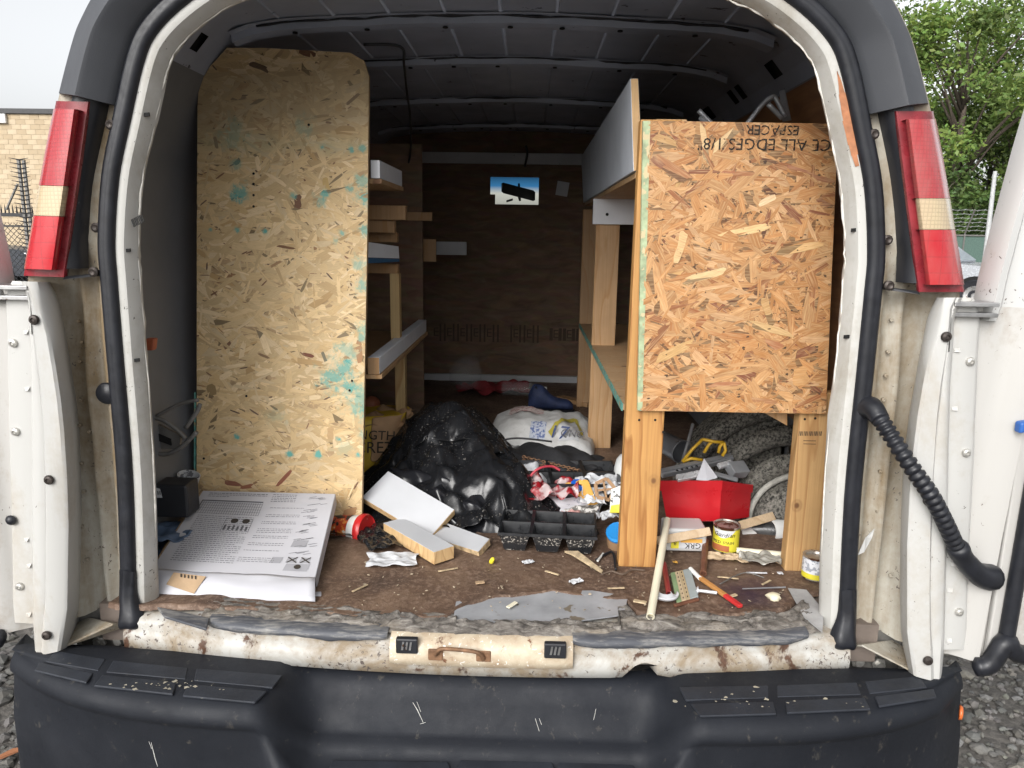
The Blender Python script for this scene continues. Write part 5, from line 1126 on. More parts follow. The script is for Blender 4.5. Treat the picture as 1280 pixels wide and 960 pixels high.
for s_, x, y, sz in (('17', 684, 557, .075), ('QNO', 699, 558, .038)):
    u = .665 if s_ == '17' else .795; p = sackpt(u, .13) + Vector((0,-.012,.010)); text(s_, 'sack_text', sblue if s_ == '17' else greyink, p, (1,-.08,-.06), (0,.30,1), sz, sk, .0004, .2)
ys = empty('concrete_sack', (-.46,1.05,FZ), 'yellow sack with torn kraft paper top behind the shelf end panel', 'sack')
ysm = plain('yellow_sack_paper', (.62,.42,.03), .6, var=.15, vscale=10, bump=.4, bscale=18); kr = plain('crumpled_kraft', (.42,.26,.14), .8, var=.2, vscale=12, bump=.5, bscale=22)
def ysp(i, j, k0=0): 
    a = math.pi*(i/20)*1.0; x = lerp(-.72,-.345,.5-.5*math.cos(a)); y = 1.0 - .10*math.sin(a); z = lerp(FZ, FZ+.20, j/12)
    return Vector((x + .010*fbm((i*.3, j*.3, 0), 1, 3), y + .016*fbm((i*.25, j*.35, 3), 1, 3) + .03*(j/12)**2, z))
MB().grid([[ysp(i, j) for i in range(21)] for j in range(13)]).build('sack_body', ysm, ys, smooth=True, solid=.004)
MB().box((-.70,.99,FZ),(-.36,1.28,FZ+.17)).build('sack_fill', ysm, ys, bev=.03, seg=4)
sheet(crumple(-.44, 1.06, FZ+.14, .28, .24, .10, 24, 31, .3), 'torn_paper', kr, ys, .001)
sheet([[ysp(i, j) + Vector((0,-.006-.004*fbm((i*.5, j*.5, 8), 1, 2),0)) for i in range(13, 21)] for j in range(3, 13)], 'torn_paper', kr, ys, .001)
text('STRENGTH', 'sack_text', ink, Vector((-.47,.886,FZ+.150)), (1,.30,-.10), (0,.15,1), .045, ys, .0005); text('CONCRETE', 'sack_text', ink, Vector((-.48,.884,FZ+.105)), (1,.30,-.06), (0,.15,1), .055, ys, .0005)
c = at(464,506,1.25); tag(MB().lathe([(0,-.03),(.025,-.026),(.034,-.008),(.034,.008),(.026,.026),(0,.032)], c, (.5,-.6,.4), 16).build('rubber_ball', plain('dull_orange', (.30,.10,.05), .6), None, smooth=True), 'dull orange ball in shadow above the yellow sack', 'ball')

# ---------------------------------------------------------------- things far back on the floor
rc = plain('red_cloth', (.22,.02,.025), .8, var=.25, vscale=20, bump=.3)
c = atz(617,494,FZ); scrap(crumple(c.x, c.y+.05, FZ, .36, .22, .11, 24, 41, .1), 'red_cloth', rc, 'dark red cloth heaped near the bulkhead', 'cloth')
clear = NT('clear_plastic'); clear.set(Base_Color=(.8,.82,.84), Roughness=.08, Alpha=.08); clear = clear.m
c = atz(640,493,FZ+.03); btl = empty('plastic_bottle', (c.x, c.y, FZ), 'clear plastic bottle lying beside the dark red cloth', 'bottle')
MB().lathe([(.034,-.1),(.036,-.09),(.033,-.05),(.036,-.03),(.033,0),(.036,.03),(.034,.06),(.014,.095),(.014,.11)], Vector((c.x+.05, c.y, FZ+.06)), (1,-.1,0), 20).build('bottle_body', clear, btl, smooth=True)
MB().lathe([(.016,.108),(.016,.125),(0,.126)], Vector((c.x+.05, c.y, FZ+.06)), (1,-.1,0), 16).build('bottle_cap', paper_w, btl, smooth='auto')
c = at(582,468,2.2); jar = MB().lathe([(.01,-.06),(.075,-.05),(.085,.0),(.075,.05),(.05,.075),(.052,.09)], c, (.3,-.3,.9), 24).build('clear_jar', clear, None, smooth=True); tag(jar, 'clear round plastic jar before the white kick board', 'jar')
# blue shoe
sh = empty('work_shoe', atz(680,510,FZ), 'dark blue shoe on the floor behind the grey sack', 'shoe'); c = atz(684,516,FZ)
navy = plain('navy_fabric', (.018,.03,.085), .7, var=.3, vscale=30, bump=.2); rows = []
for k in range(13):
    t_ = k/12; x = lerp(-.09,.12,t_); w = .040*(1-.30*abs(t_-.65)) * (1 if 0 < k < 12 else .35); h = .075/(1+math.exp((t_-.42)*16)) + .045 + .012*math.sin(math.pi*t_); h = h if 0 < k < 12 else h*.6
    rows.append([c + Vector((x, w*math.cos(a), FZ-c.z + .018 + h*(.5+.5*math.sin(a))*.98)) for a in [2*math.pi*j/14 for j in range(15)]])
MB().grid(rows).build('upper', navy, sh, smooth=True, sub=1)
MB().prism([c + Vector((lerp(-.1,.13,.5-.5*math.cos(a)), .043*math.sin(a), FZ-c.z)) for a in [2*math.pi*k/20 for k in range(20)]], (0,0,.02)).build('sole', rubber, sh, bev=.003)
MB().tube([c + Vector((-.06+.022*k,-.02,FZ-c.z+.13-.028*k)) for k in range(4)], .005, 6).build('laces', rubber, sh, smooth=True)
p, q = atz(700,497,FZ+.01), atz(738,506,FZ+.01); tag(MB().bar(p, q, .05, .02).build('pine_offcut', pineX, None, bev=.001), 'short pine offcut lying on the floor near the far post', 'offcut')
Rk = random.Random(5)
deb = MB()
for _ in range(170):
    if Rk.random() < .6: px, py = Rk.uniform(430,1010), Rk.uniform(690,765)
    else: px, py = Rk.uniform(540,760), Rk.uniform(480,520)
    p = atz(px, py, FZ+.001); r_ = Rk.uniform(.0007,.0026); a = Rk.random()*6.28; ax_ = Vector((math.cos(a), math.sin(a), .2)); deb.obox(p+Vector((0,0,.002)), ax_, Vector((-math.sin(a), math.cos(a), Rk.uniform(-.4,.4))), ax_.cross(Vector((-math.sin(a), math.cos(a), 0))), r_*2.6, r_*1.3, r_*.7)
tag(deb.build('floor_crumbs', plain('pale_crumbs', (.34,.28,.20), .8, var=.5, vscale=90), None), 'pale crumbs and splinters strewn over the brown floor', 'crumbs', kind='stuff')
for px, py, w, d, sd_, lab in ((660,704,.03,.02,51,'small white paper flake on the floor left of the splintered wood'),(720,728,.035,.02,52,'torn white paper flake on the floor below the splintered wood')):
    c = atz(px, py, FZ); scrap(crumple(c.x, c.y, FZ, w, d, .012, 10, sd_, .5), 'paper_flake', paper_w, lab, 'paper')
p, q = atz(706,692,FZ+.006), atz(752,716,FZ+.004); tag(MB().add([p+Vector((0,.012,0)), p+Vector((.035,.006,.004)), q+Vector((.004,.006,.002)), q, p+Vector((.02,-.012,.002))], [(0,1,2,3,4)]).build('wood_splinter', plain('splinter_wood', (.45,.35,.22), .8, var=.4, vscale=60), None, solid=.005), 'pale splintered strip of wood on the floor before the seedling tray', 'splinter')
p, q = atz(747,701,FZ+.004), atz(754,692,FZ+.004); tag(MB().tube([p, q], .003, 8).build('wall_plug', plain('plug_grey', (.55,.55,.52), .5), None, smooth='auto'), 'tiny pale cylinder by the foot of the pine post', 'plug')
tag(MB().tube(catmull([atz(752,718,FZ+.004), atz(765,714,FZ+.006), atz(778,718,FZ+.005), atz(790,712,FZ+.006), atz(806,713,FZ+.004)], 5), .0025, 6).build('twig', plain('twig_brown', (.10,.07,.05), .8), None, smooth=True), 'thin dark twisted wire by the foot of the pine post', 'wire')
# ---------------------------------------------------------------- under the right shelf
redp = plain('red_painted_steel', (.42,.010,.016), .35, var=.12, vscale=8, spots=((.2,.02,.02), 60, .74))
K, L, Rr = at(902,601,.42), at(825,601,.46), at(939,606,.51); Kb, Lb, Rb = at(899,651,.435), at(834,651,.47), at(936,646,.515)
Bk, Bb = L+Rr-K, Lb+Rb-Kb
rb = empty('toolbox', (Kb+Bb)/2, 'open red steel box filled with metal parts under the right shelf', 'box')
ringT, ringB = [K, Rr, Bk, L], [Kb, Rb, Bb, Lb]; ct = sum(ringT, Vector())/4
rm = [p.lerp(q, .22) for p, q in zip(ringT, ringB)]
MB().grid([rm+rm[:1], ringB+ringB[:1]]).add(ringB, [(0,1,2,3)]).build('box_body', redp, rb, solid=.002)
ro = [ct + (p-ct)*1.035 for p in ringT]; ro2 = [ct + (p-ct)*1.035 + Vector((0,0,0)) for p in ringT]; ro2 = [p + (b-a)*.24 for p, a, b in zip(ro, ringT, ringB)]
MB().grid([ro+ro[:1], ro2+ro2[:1]]).build('rim_band', redp, rb, solid=.003)
fill = [p.lerp(q, .10) for p, q in zip(ringT, ringB)]
MB().grid([[fill[0].lerp(fill[1], i/10).lerp(fill[3].lerp(fill[2], i/10), j/10) + Vector((0,0,.010*fbm((i*.7, j*.7, 0), 1, 3)-.006)) for i in range(11)] for j in range(11)]).build('scrap_fill', plain('dark_scrap', (.04,.04,.042), .6, var=.6, vscale=60, spots=((.3,.3,.3), 50, .6)), rb)
alu = plain('grey_aluminium', (.36,.37,.39), .4, metal=.6, var=.15, vscale=20); alu2 = plain('bright_tin', (.62,.63,.65), .3, metal=.5, var=.2, vscale=30)
lv = empty('metal_channel', at(870,585,.50), 'long grey metal channel lying slantwise across the red box', 'channel')
p, q = at(826,592,.47), at(914,572,.56); d = (q-p).normalized()
MB().bar(p, q, .022, .016, (0,-.5,.85)).build('channel_web', alu, lv, bev=.001)
for k in (-1, 1): MB().bar(p+Vector((0,-.010*k,.0085)), q+Vector((0,-.010*k,.0085)), .003, .004, (0,-.5,.85)).build('channel_lip', alu, lv)
for k in range(5): MB().lathe([(.004,0),(.004,.001)], p+d*(.05+.016*k)+Vector((0,-.013,.003)), (0,-.85,-.3), 8).build('channel_hole', hole, lv)
mk_ = [((846,598,.44),(888,590,.46),.020,.012,'bright tin strip on top of the red box, nearest us','metal_strip'),((912,588,.50),(931,586,.52),.040,.030,'square grey metal block at the right end of the red box','metal_block'),((893,592,.47),(922,600,.47),.014,.006,'flat dull metal strip at the right rim of the red box','metal_strip'),((898,583,.50),(915,578,.52),.016,.012,'small bright metal clip behind the grey triangular flap','metal_clip')]
for (a, b, w, th_, lab, nm) in mk_:
    o = MB().bar(at(*a), at(*b), w, th_, (0,-.6,.8)).build(nm, alu2 if 'bright' in lab else alu, None, bev=.002); tag(o, lab, 'metal part', 'metal parts in the red box')
tag(MB().add([at(880,573,.46), at(897,597,.44), at(884,601,.43), at(870,600,.43)], [(0,1,2,3)]).build('plastic_flap', plain('grey_film', (.42,.42,.45), .4), None, solid=.001), 'grey triangular flap sticking up from the red box', 'flap')
yc = plain('yellow_plastic', (.50,.30,.02), .45, var=.15)
yo = empty('plastic_clamp', at(880,560,.52), 'yellow plastic clamp frame lying behind the red box', 'clamp')
for pts_ in (((853,577),(865,562),(878,549)),((878,549),(892,552),(905,553)),((880,566),(886,556),(890,552)),((898,566),(900,558),(904,553)),((905,553),(907,563),(903,570)),((853,577),(864,573),(878,575))):
    MB().tube([at(x, y, .52) for x, y in pts_], .0048, 8).build('clamp_bar', yc, yo, smooth=True)
c = at(836,556,.62); cp = tag(MB().lathe([(.030,-.055),(.032,.0),(.035,.055),(.033,.056),(.028,.0),(.0,-.05)], c, (.45,-.75,-.1), 24).build('metal_cup', plain('dull_tin', (.22,.23,.25), .35, metal=.7), None, smooth='auto'), 'dull metal cup on its side in the shadow behind the post', 'cup')
tag(MB().tube([at(853,578,.55), at(866,530,.62)], .005, 8).build('metal_rod', alu, None, smooth='auto'), 'grey rod leaning beside the yellow clamp', 'rod')
# boxed screws
gk = empty('screw_box', at(858,690,.40), 'translucent plastic screw box with yellow label under the red box', 'box')
a, b = at(833,661,.345), at(882,697,.345)
MB().box((a.x,.345,FZ+.001),(b.x,.43,a.z)).build('box_body', NT('frosted_plastic').set(Base_Color=(.55,.55,.54), Roughness=.35, Transmission_Weight=.15).m, gk, bev=.006, seg=3)
a, b = at(839,673,.3435), at(877,686,.3435); MB().box((a.x,.3425,b.z),(b.x,.3445,a.z)).build('label', paper_w, gk)
a2 = at(850,686,.3435); MB().box((a.x,.3418,b.z),(at(848,686,.3435).x,.3424,a.z)).build('label_band', MATS['packet_yellow'], gk); MB().box((at(850,686,.3435).x,.3418,lerp(b.z, a.z, .62)),(b.x,.3424,a.z)).build('label_band', og, gk)
text('GRK', 'label_text', ink, at(866,682,.3415), (-1,0,0), (0,0,-1), .022, gk, .0003)
text('8', 'label_text', ink, at(844,679,.3412), (-1,0,0), (0,0,-1), .015, gk, .0003)
# stain can
c = atz(906,692,FZ); rc_ = .0345; zc = Vector((at(906,690,.37).x, .37, FZ+.001)); hc = at(906,655,.37).z - FZ
can = empty('paint_can', zc, 'small yellow-labelled tin of wood stain with dripped brown lid', 'tin')
tin = plain('tinplate', (.45,.42,.38), .35, metal=.7, var=.3, vscale=40, spots=((.12,.05,.03), 25, .55))
MB().lathe([(rc_*.97,0),(rc_,.003),(rc_,hc-.006),(rc_*1.03,hc-.004),(rc_*1.03,hc),(rc_*.94,hc),(rc_*.9,hc-.006)], zc, (0,0,1), 36).build('can_body', tin, can, smooth='auto')
MB().lathe([(rc_*.92,hc-.007),(rc_*.88,hc-.003),(rc_*.76,hc-.003),(rc_*.70,hc-.008),(0,hc-.008)], zc, (0,0,1), 36).build('lid', plain('brown_drips', (.085,.035,.022), .4, var=.5, vscale=30), can, smooth='auto')
cyl_band(zc, (0,0,1), rc_*1.006, rc_*1.006, .004, hc-.007, -1.9, 1.9, 'label', MATS['packet_yellow'], can, 28)
tcv = (CAM-zc); tcv.z = 0; tcv.normalize(); tw = Vector((0,0,1)).cross(tcv)
def on_can(a, h, r=1.012): return zc + (tcv*math.cos(a) + tw*math.sin(a))*rc_*r + Vector((0,0,h))
MB().grid([[on_can(-1.2+1.9*i/20, lerp(hc*.60+.020*(abs(i/10-1)**2), hc*.90, j)) for i in range(21)] for j in (0, 1)]).build('label_white', paper_w, can, smooth=True)
MB().grid([[on_can(-1.3+1.6*i/16, lerp(hc*.08, hc*.33-.05*abs(i/16-.5)*hc, j)) for i in range(17)] for j in (0, 1)]).build('label_brown', plain('label_wood', (.35,.11,.04), .5), can, smooth=True)
def wrap_text(s_, h, size, a0, mat, sh=0, da=None):
    for k, ch in enumerate(s_):
        a = a0 + k*(da or size*.62/rc_)
        if ch != ' ': 
            r_ = tcv*math.cos(a)+tw*math.sin(a); text(ch, 'label_text', mat, zc + r_*rc_*1.018 + Vector((0,0,h)), Vector((0,0,1)).cross(r_), (0,0,1), size, can, .0002, sh)
wrap_text('Guardian', hc*.72, .0165, -.85, ink, .35, .20); wrap_text('WOOD STAIN', hc*.42, .011, -.95, ink, 0, .165)
sc2 = atz(1016,742,FZ); zc2 = Vector((at(1017,735,.21).x, .215, FZ+.001)); h2 = at(1017,694,.215).z-FZ
can2 = empty('paint_can', zc2, 'small rusty-topped tin with yellow and white label beside the right flange', 'tin'); rc2 = .030
MB().lathe([(rc2*.97,0),(rc2,.003),(rc2,h2-.004),(rc2*1.04,h2-.002),(rc2*1.04,h2),(rc2*.8,h2-.001),(rc2*.75,h2-.006),(0,h2-.006)], zc2, (0,0,1), 28).build('can_body', tin, can2, smooth='auto')
cyl_band(zc2, (0,0,1), rc2*1.01, rc2*1.01, .004, h2*.30, -1.8, 1.8, 'label_band', MATS['packet_yellow'], can2); cyl_band(zc2, (0,0,1), rc2*1.01, rc2*1.01, h2*.30, h2*.92, -1.8, 1.8, 'label', plain('label_print', (.62,.63,.66), .5, spots=((.3,.32,.36), 90, .52)), can2)
# pipes, sticks, scraps
pvc = plain('cream_pipe', (.66,.62,.48), .4, var=.06, spots=((.2,.2,.15), 50, .74)); pvcw = plain('white_pipe', (.72,.72,.70), .4, var=.05)
def pipe(p, q, r, mat, name, label, cat='pipe', wall=.8, grp=None):
    p, q = Vector(p), Vector(q); L_ = (q-p).length
    return tag(MB().lathe([(r*wall,.015),(r*wall,0),(r,0),(r,L_),(r*wall,L_),(r*wall,L_-.015)], p, q-p, 20).build(name, mat, None, smooth='auto'), label, cat, grp)
pipe(atz(813,771,FZ+.011), at(834,650,.36), .0092, pvc, 'plastic_pipe', 'long cream plastic pipe on the floor pointing at us, beside the post')
o = pipe(at(940,661,.52), at(976,664,.50), .026, plain('wrapped_film', (.05,.05,.05), .3, var=.5, vscale=30, bump=.5, bscale=40), 'wrapped_tube', 'tube wrapped in dark film beside the stain tin', 'tube')
pipe(at(963,664,.49), at(983,664,.50), .034, pvcw, 'pipe_coupling', 'wide white pipe end showing beside the right post', 'pipe', .86); pipe(at(924,668,.50), at(941,667,.51), .021, pvcw, 'pipe_coupling', 'short white pipe end behind the stain tin', 'pipe', .86)
pipe(atz(921,688,FZ+.012), atz(984,694,FZ+.012), .0085, pvc, 'plastic_pipe', 'thin cream plastic pipe lying behind the clear plastic scrap')
cop = plain('brown_tube', (.17,.075,.045), .5, metal=.3, var=.3, vscale=30)
pipe(atz(879,717,FZ+.009), atz(882,676,FZ+.02), .0085, cop, 'copper_tube', 'short brown tube between the screw box and the stain tin', 'tube', .75)
pipe(atz(836,742,FZ+.008), atz(830,705,FZ+.008), .0068, plain('dark_red_tube', (.25,.03,.03), .5), 'red_tube', 'dark red tube beside the cream pipe', 'tube', .7)
pipe(atz(875,723,FZ+.007), atz(863,711,FZ+.007), .0055, pvcw, 'pipe_stub', 'short white pipe stub beside the striped sample', 'pipe', .7)
stick = lumber('stirrer_wood', light=(.50,.38,.25), dark=(.36,.24,.13), axis='X', seed=9)
tag(MB().bar(at(821,676,.325), at(888,664,.335), .022, .004, (0,-.8,.55)).build('wood_strip', stick, None, bev=.0006), 'pale grey wood strip leaning against the pipe and screw box', 'strip', 'wood strips'); tag(MB().bar(at(925,657,.45), at(967,645,.50), .024, .008, (0,-.8,.55)).build('wood_strip', stick, None, bev=.0006), 'wood strip sticking out behind the stain tin', 'strip', 'wood strips')
b = empty('carpenter_pencil', atz(900,740,FZ), 'orange stick with red painted end on the floor', 'stick'); p, q = atz(872,720,FZ+.006), atz(926,758,FZ+.006)
MB().bar(p, p.lerp(q, .66), .012, .008).build('bare_shaft', plain('orange_wood', (.42,.20,.06), .6, var=.2), b, bev=.0015); MB().bar(p.lerp(q, .655), q, .0125, .0085).build('painted_end', plain('end_red', (.48,.03,.03), .45), b, bev=.002)
tag(MB().bar(atz(843,757,FZ+.004), atz(873,749,FZ+.004), .008, .006).build('wood_strip', cop, None, bev=.001), 'short dark stick lying below the striped sample', 'stick')
smp = empty('flooring_sample', atz(855,732,FZ), 'small striped green, tan and grey sample piece on the floor', 'sample')
e = [atz(x, y, FZ+.008) for x, y in ((838,716),(863,710),(873,745),(846,753))]
for k, (a, b_, m_) in enumerate(((0,.22,plain('sample_green', (.22,.32,.17), .6, var=.2)),(.22,.42,plain('sample_tan', (.50,.40,.26), .6)),(.42,.62,plain('sample_tan2', (.42,.33,.20), .6)),(.62,1,plain('sample_grey', (.30,.34,.34), .6)))):
    MB().prism([e[0].lerp(e[1], a+.004), e[0].lerp(e[1], b_), e[3].lerp(e[2], b_), e[3].lerp(e[2], a+.004)], (0,0,-.007)).build('stripe', m_, smp, bev=.0008)
for j in range(2):
    for k in range(7):
        c = e[0].lerp(e[1], .32+.20*j).lerp(e[3].lerp(e[2], .32+.20*j), .08+.14*k); MB().obox(c+Vector((0,0,.0006)), (.25,1,0), (1,-.25,0), (0,0,1), .006, .002, .001).build('dash', ink, smp)
bo = empty('carriage_bolt', atz(884,739,FZ), 'shiny steel bolt lying beside the red-ended stick', 'bolt')
p, q = atz(873,738,FZ+.008), atz(896,741,FZ+.008); MB().tube([p, q], .0042, 10).build('shank', alu2, bo, smooth='auto'); MB().lathe([(.009,0),(.009,.003),(.005,.006),(0,.006)], p, p-q, 14).build('head', alu2, bo, smooth='auto')
tag(MB().tube([atz(928,736,FZ+.004), atz(982,734,FZ+.004)], [.0014,.0022], 6).build('nail', alu, None), 'long thin nail on the purple-stained floor', 'nail')
c = atz(968,746,FZ+.004); rows = [[c + Vector((.016*math.cos(a)*math.sin(b_)*(1+.5*fbm((math.cos(a)*2, math.sin(a)*2, b_), 1, 3)), .016*math.sin(a)*math.sin(b_)*(1+.5*fbm((math.cos(a)*2, math.sin(a)*2, b_+4), 1, 3)), .009*math.cos(b_))) for a in [2*math.pi*k/16 for k in range(17)]] for b_ in [math.pi*j/8 for j in range(9)]]
tag(MB().grid(rows).build('putty_lump', plain('cream_putty', (.66,.60,.44), .7, bump=.3), None, smooth=True), 'lump of cream putty on the floor near the right post', 'putty')
c = atz(831,750,FZ); ringp = empty('paper_ring', c, 'torn white paper ring lying beside the cream pipe', 'paper')
rows = [[c + Vector((r_*math.cos(a), r_*.9*math.sin(a), h)) for a in [lerp(.4, -3.4, k/18) for k in range(19)]] for r_, h in ((.013,.020),(.020,.012),(.028,.010),(.031,.018))]
MB().grid(rows).build('ring_sheet', paper_w, ringp, smooth=True, solid=.0008)
c = atz(906,700,FZ); scrap(crumple(c.x, c.y, FZ+.001, .095, .04, .022, 18, 33, -.15), 'kraft_scrap', plain('light_kraft', (.48,.36,.23), .8, var=.12), 'crumpled kraft paper scrap at the foot of the stain tin', 'paper')
c = atz(950,705,FZ); scrap(crumple(c.x, c.y+.01, FZ, .10, .06, .04, 18, 61, -.3), 'clear_film_scrap', NT('hazy_film').set(Base_Color=(.45,.43,.38), Roughness=.25, Transmission_Weight=.5).m, 'crumpled hazy plastic film on the floor by the right post', 'plastic film')
for px, py, r_, m_, lab in ((844,704,.006,og,'tiny orange crumb of foam beside the screw box'),(975,718,.007,paper_w,'small white crumb at the foot of the right post')):
    tag(sheet(crumple(atz(px, py, FZ).x, atz(px, py, FZ).y, FZ, r_*2, r_*2, r_*1.6, 8, int(px), 0), 'foam_crumb', m_, None, .0005), lab, 'crumb')
# steel bracket on top of the shelf
bz = lambda x, y, Y=.45: at(x, y, Y)
bk = empty('shelf_bracket', at(930,150,.45), 'folded steel bracket resting on top of the right shelf', 'bracket')
for pts_ in (((873,138),(893,158)),((930,160),(952,132),(964,122),(970,124),(982,146)),((960,130),(978,148))): MB().tube(catmull([bz(x, y) for x, y in pts_], 4), .0065, 8).build('bracket_arm', alu, bk, smooth=True)
MB().prism([bz(974,114,.52), bz(980,112,.52), bz(988,150,.50), bz(978,152,.50)], (.004,.003,0)).build('bracket_plate', alu, bk)
c = at(872,152,.36); tag(MB().tube([at(876,148,.40), at(885,156,.36)], .006, 8).build('steel_dowel', alu, None, smooth='auto'), 'short steel rod end on top of the right shelf', 'rod')
# ---------------------------------------------------------------- dark corner left of the end panel
ms = plain('dusty_steel', (.16,.155,.145), .55, metal=.3, var=.25, vscale=20)
yr = .33
fr = empty('steel_rack', at(210,540,yr), 'dusty bent steel rack in the dark left corner', 'rack')
for pts_, r_ in ((((186,520),(205,526),(222,538),(232,548)),.006),(((184,562),(205,568),(225,560),(246,540)),.006),(((196,520),(225,505),(248,500)),.005),(((232,535),(246,515),(250,505)),.006)): MB().tube(catmull([at(x, y, yr) for x, y in pts_], 5), r_, 8).build('rack_tube', ms, fr, smooth=True)
MB().prism([at(188,526,yr+.01), at(226,545,yr+.01), at(224,562,yr+.01), at(188,560,yr+.01)], (0,.01,0)).build('rack_plate', ms, fr); MB().prism([at(192,540,yr+.005), at(213,549,yr+.005), at(214,557,yr+.005), at(192,549,yr+.005)], (0,.004,0)).build('rack_slot', hole, fr)
cup = at(234,608,.41); tag(MB().lathe([(.021,-.036),(.030,.036),(.028,.036),(.019,-.032)], cup, (.25,-.1,1), 24).build('paper_cup', plain('cup_grey_print', (.5,.51,.52), .5, spots=((.15,.15,.16), 40, .55)), None, smooth='auto'), 'grey-white printed paper cup in the dark left corner', 'cup')
yk = .27; a, b = at(184,606,yk), at(236,648,yk)
bx = empty('black_case', ((a.x+b.x)/2, yk, b.z), 'black case with small white label behind the left flange', 'case')
MB().box((-.868,yk,b.z),(b.x,yk+.07,a.z)).build('case_body', blackpl, bx, bev=.006); MB().prism([at(193,609,yk-.0015), at(200,611,yk-.0015), at(203,622,yk-.0015), at(193,622,yk-.0015)], (0,-.001,0)).build('label', paper_w, bx)
for k in range(3): MB().obox(at(195+2.5*k, 616, yk-.003), (1,0,0), (0,1,0), (0,0,1), .002, .0006, .010).build('label_mark', ink, bx)
bl_ = plain('grey_blue_cloth', (.08,.12,.19), .6, var=.25, vscale=20)
for k, (y, lab) in enumerate(((664,'upper blue-grey folded cloth under the black case'),(688,'lower blue-grey folded cloth under the black case'))):
    c = at(212,y,.24); tag(sheet(crumple(c.x-.02, .25, max(FZ, c.z-.018), .13, .12, .035, 18, 70+k, .2), 'folded_cloth', bl_, None, .006), lab, 'cloth')
tag(MB().box((-.862,.20,FZ),(-.72,.42,at(210,650,.27).z-.03)).build('cardboard_carton', MATS['kraft_board'], None, bev=.003), 'brown carton in shadow under the blue-grey cloth in the left corner', 'carton') if False else None
tag(MB().bar(at(192,716,.12), at(232,640,.46), .012, .012).build('wood_strip', MATS['kraft_board'], None), 'thin brown strip lying along the left edge of the printed box', 'strip')
c = at(189,430,.22); tag(MB().obox(c, (1,0,0), (0,1,0), (.2,0,1), .022, .02, .03).build('amber_lamp', plain('amber_dark', (.35,.09,.04), .4), None, bev=.004), 'small orange-brown block on the dark left wall', 'block')

# more litter round the trays and post
cloud = plain('clear_bag_film', (.62,.63,.65), .3, var=.1)
for px, py, Y, w, d_, h, sd_, mt, nm, lab, ct in ((618,604,.70,.10,.08,.06,81,paper_w,'paper_wad','torn white paper wad against the right side of the black bag','paper'),(694,600,.70,.11,.08,.055,82,paper_w,'paper_wad','white napkin wad behind the red packaging','paper'),(742,618,.58,.08,.07,.04,83,cloud,'plastic_wrapper','pale plastic wrapper beside the tan cut-out card','wrapper'),(668,640,.55,.07,.06,.03,84,plain('silver_foil', (.5,.5,.52), .25, metal=.8),'foil_scrap','small foil scrap at the left end of the leaflet','foil'),(724,600,.72,.12,.08,.05,85,blkcl,'dark_rag','dark rag behind the blue cap','rag'),(760,640,.50,.06,.05,.03,86,paper_w,'paper_wad','white wad wedged between tray and packet','paper'),(628,572,1.0,.10,.09,.05,87,paper_w,'paper_wad','white paper wad between black bag and grey sack','paper'),(716,640,.50,.05,.05,.02,88,plain('pink_print', (.5,.28,.26), .6),'card_scrap','pinkish printed scrap at the front of the leaflet','card')):
    c = at(px, py, Y); scrap(crumple(c.x, Y, max(FZ, c.z-.6*h), w, d_, h, 18, sd_, sd_*.7), nm, mt, lab, ct)
Rw = random.Random(9)
for k, (a, b, c_, lab) in enumerate((((600,560),(640,548),(690,552),'thin black cable looping over the black cloth'),((745,700),(765,690),(770,712),'short black cable end by the foot of the left post'),((900,730),(930,716),(955,722),'thin grey string curling on the floor before the clear film'))):
    Yc = .95 if k == 0 else None; P = [at(*q, Yc) if Yc else atz(*q, FZ+.003) for q in (a, b, c_)]; tag(MB().tube(catmull(P, 8), .0035 if k < 2 else .0015, 6).build('loose_cable', wire if k < 2 else ms, None, smooth=True), lab, 'cable')
for k, (px, py, L_, a, lab) in enumerate(((560,712,.05,.4,'pale wood sliver on the floor below the offcuts'),(690,716,.04,-.6,'thin wood sliver on the floor left of the splintered strip'),(450,735,.045,.9,'wood sliver on the floor right of the printed box'),(910,722,.05,-.2,'wood sliver on the floor behind the red-ended stick'),(958,728,.035,.7,'short wood sliver near the long nail'),(770,735,.04,.1,'wood sliver on the floor before the left post'))):
    p = atz(px, py, FZ+.002); d_ = Vector((math.cos(a), math.sin(a), .02)); tag(MB().bar(p-d_*L_/2, p+d_*L_/2, .005, .002).build('wood_sliver', MATS['splinter_wood'], None), lab, 'sliver', 'wood slivers on the floor')

for k, (px, py, L_, w_, h_, a, mt, nm, lab, ct) in enumerate(((860,728,.012,.012,.004,.3,alu2,'hex_nut','small shiny nut on the floor right of the striped sample','nut'),(946,716,.05,.004,.004,-.1,alu2,'wood_screw','bright screw lying beside the clear plastic film','screw'),(975,700,.03,.018,.008,.6,MATS['kraft_board'],'cardboard_chip','small brown cardboard chip beside the right post foot','card'),(915,745,.028,.010,.003,.5,MATS['splinter_wood'],'wood_chip','small wood chip right of the red-ended stick','chip'),(800,752,.03,.012,.003,-.4,MATS['splinter_wood'],'wood_chip','wood chip on the floor left of the cream pipe end','chip'),(600,728,.022,.012,.003,.2,MATS['kraft_board'],'cardboard_chip','brown card chip on the floor below the yellow ear plug','card'),(640,756,.03,.01,.003,.9,MATS['cream_pipe'],'plastic_chip','cream plastic chip on the bare metal plate','chip'),(990,705,.02,.014,.01,.2,MATS['orange_card'],'cardboard_chip','tiny orange card chip behind the right post foot','card'))):
    p = atz(px, py, FZ+.0035); d_ = Vector((math.cos(a), math.sin(a), .05)); tag(MB().bar(p-d_*L_/2, p+d_*L_/2, w_, h_).build(nm, mt, None, bev=.001), lab, ct)
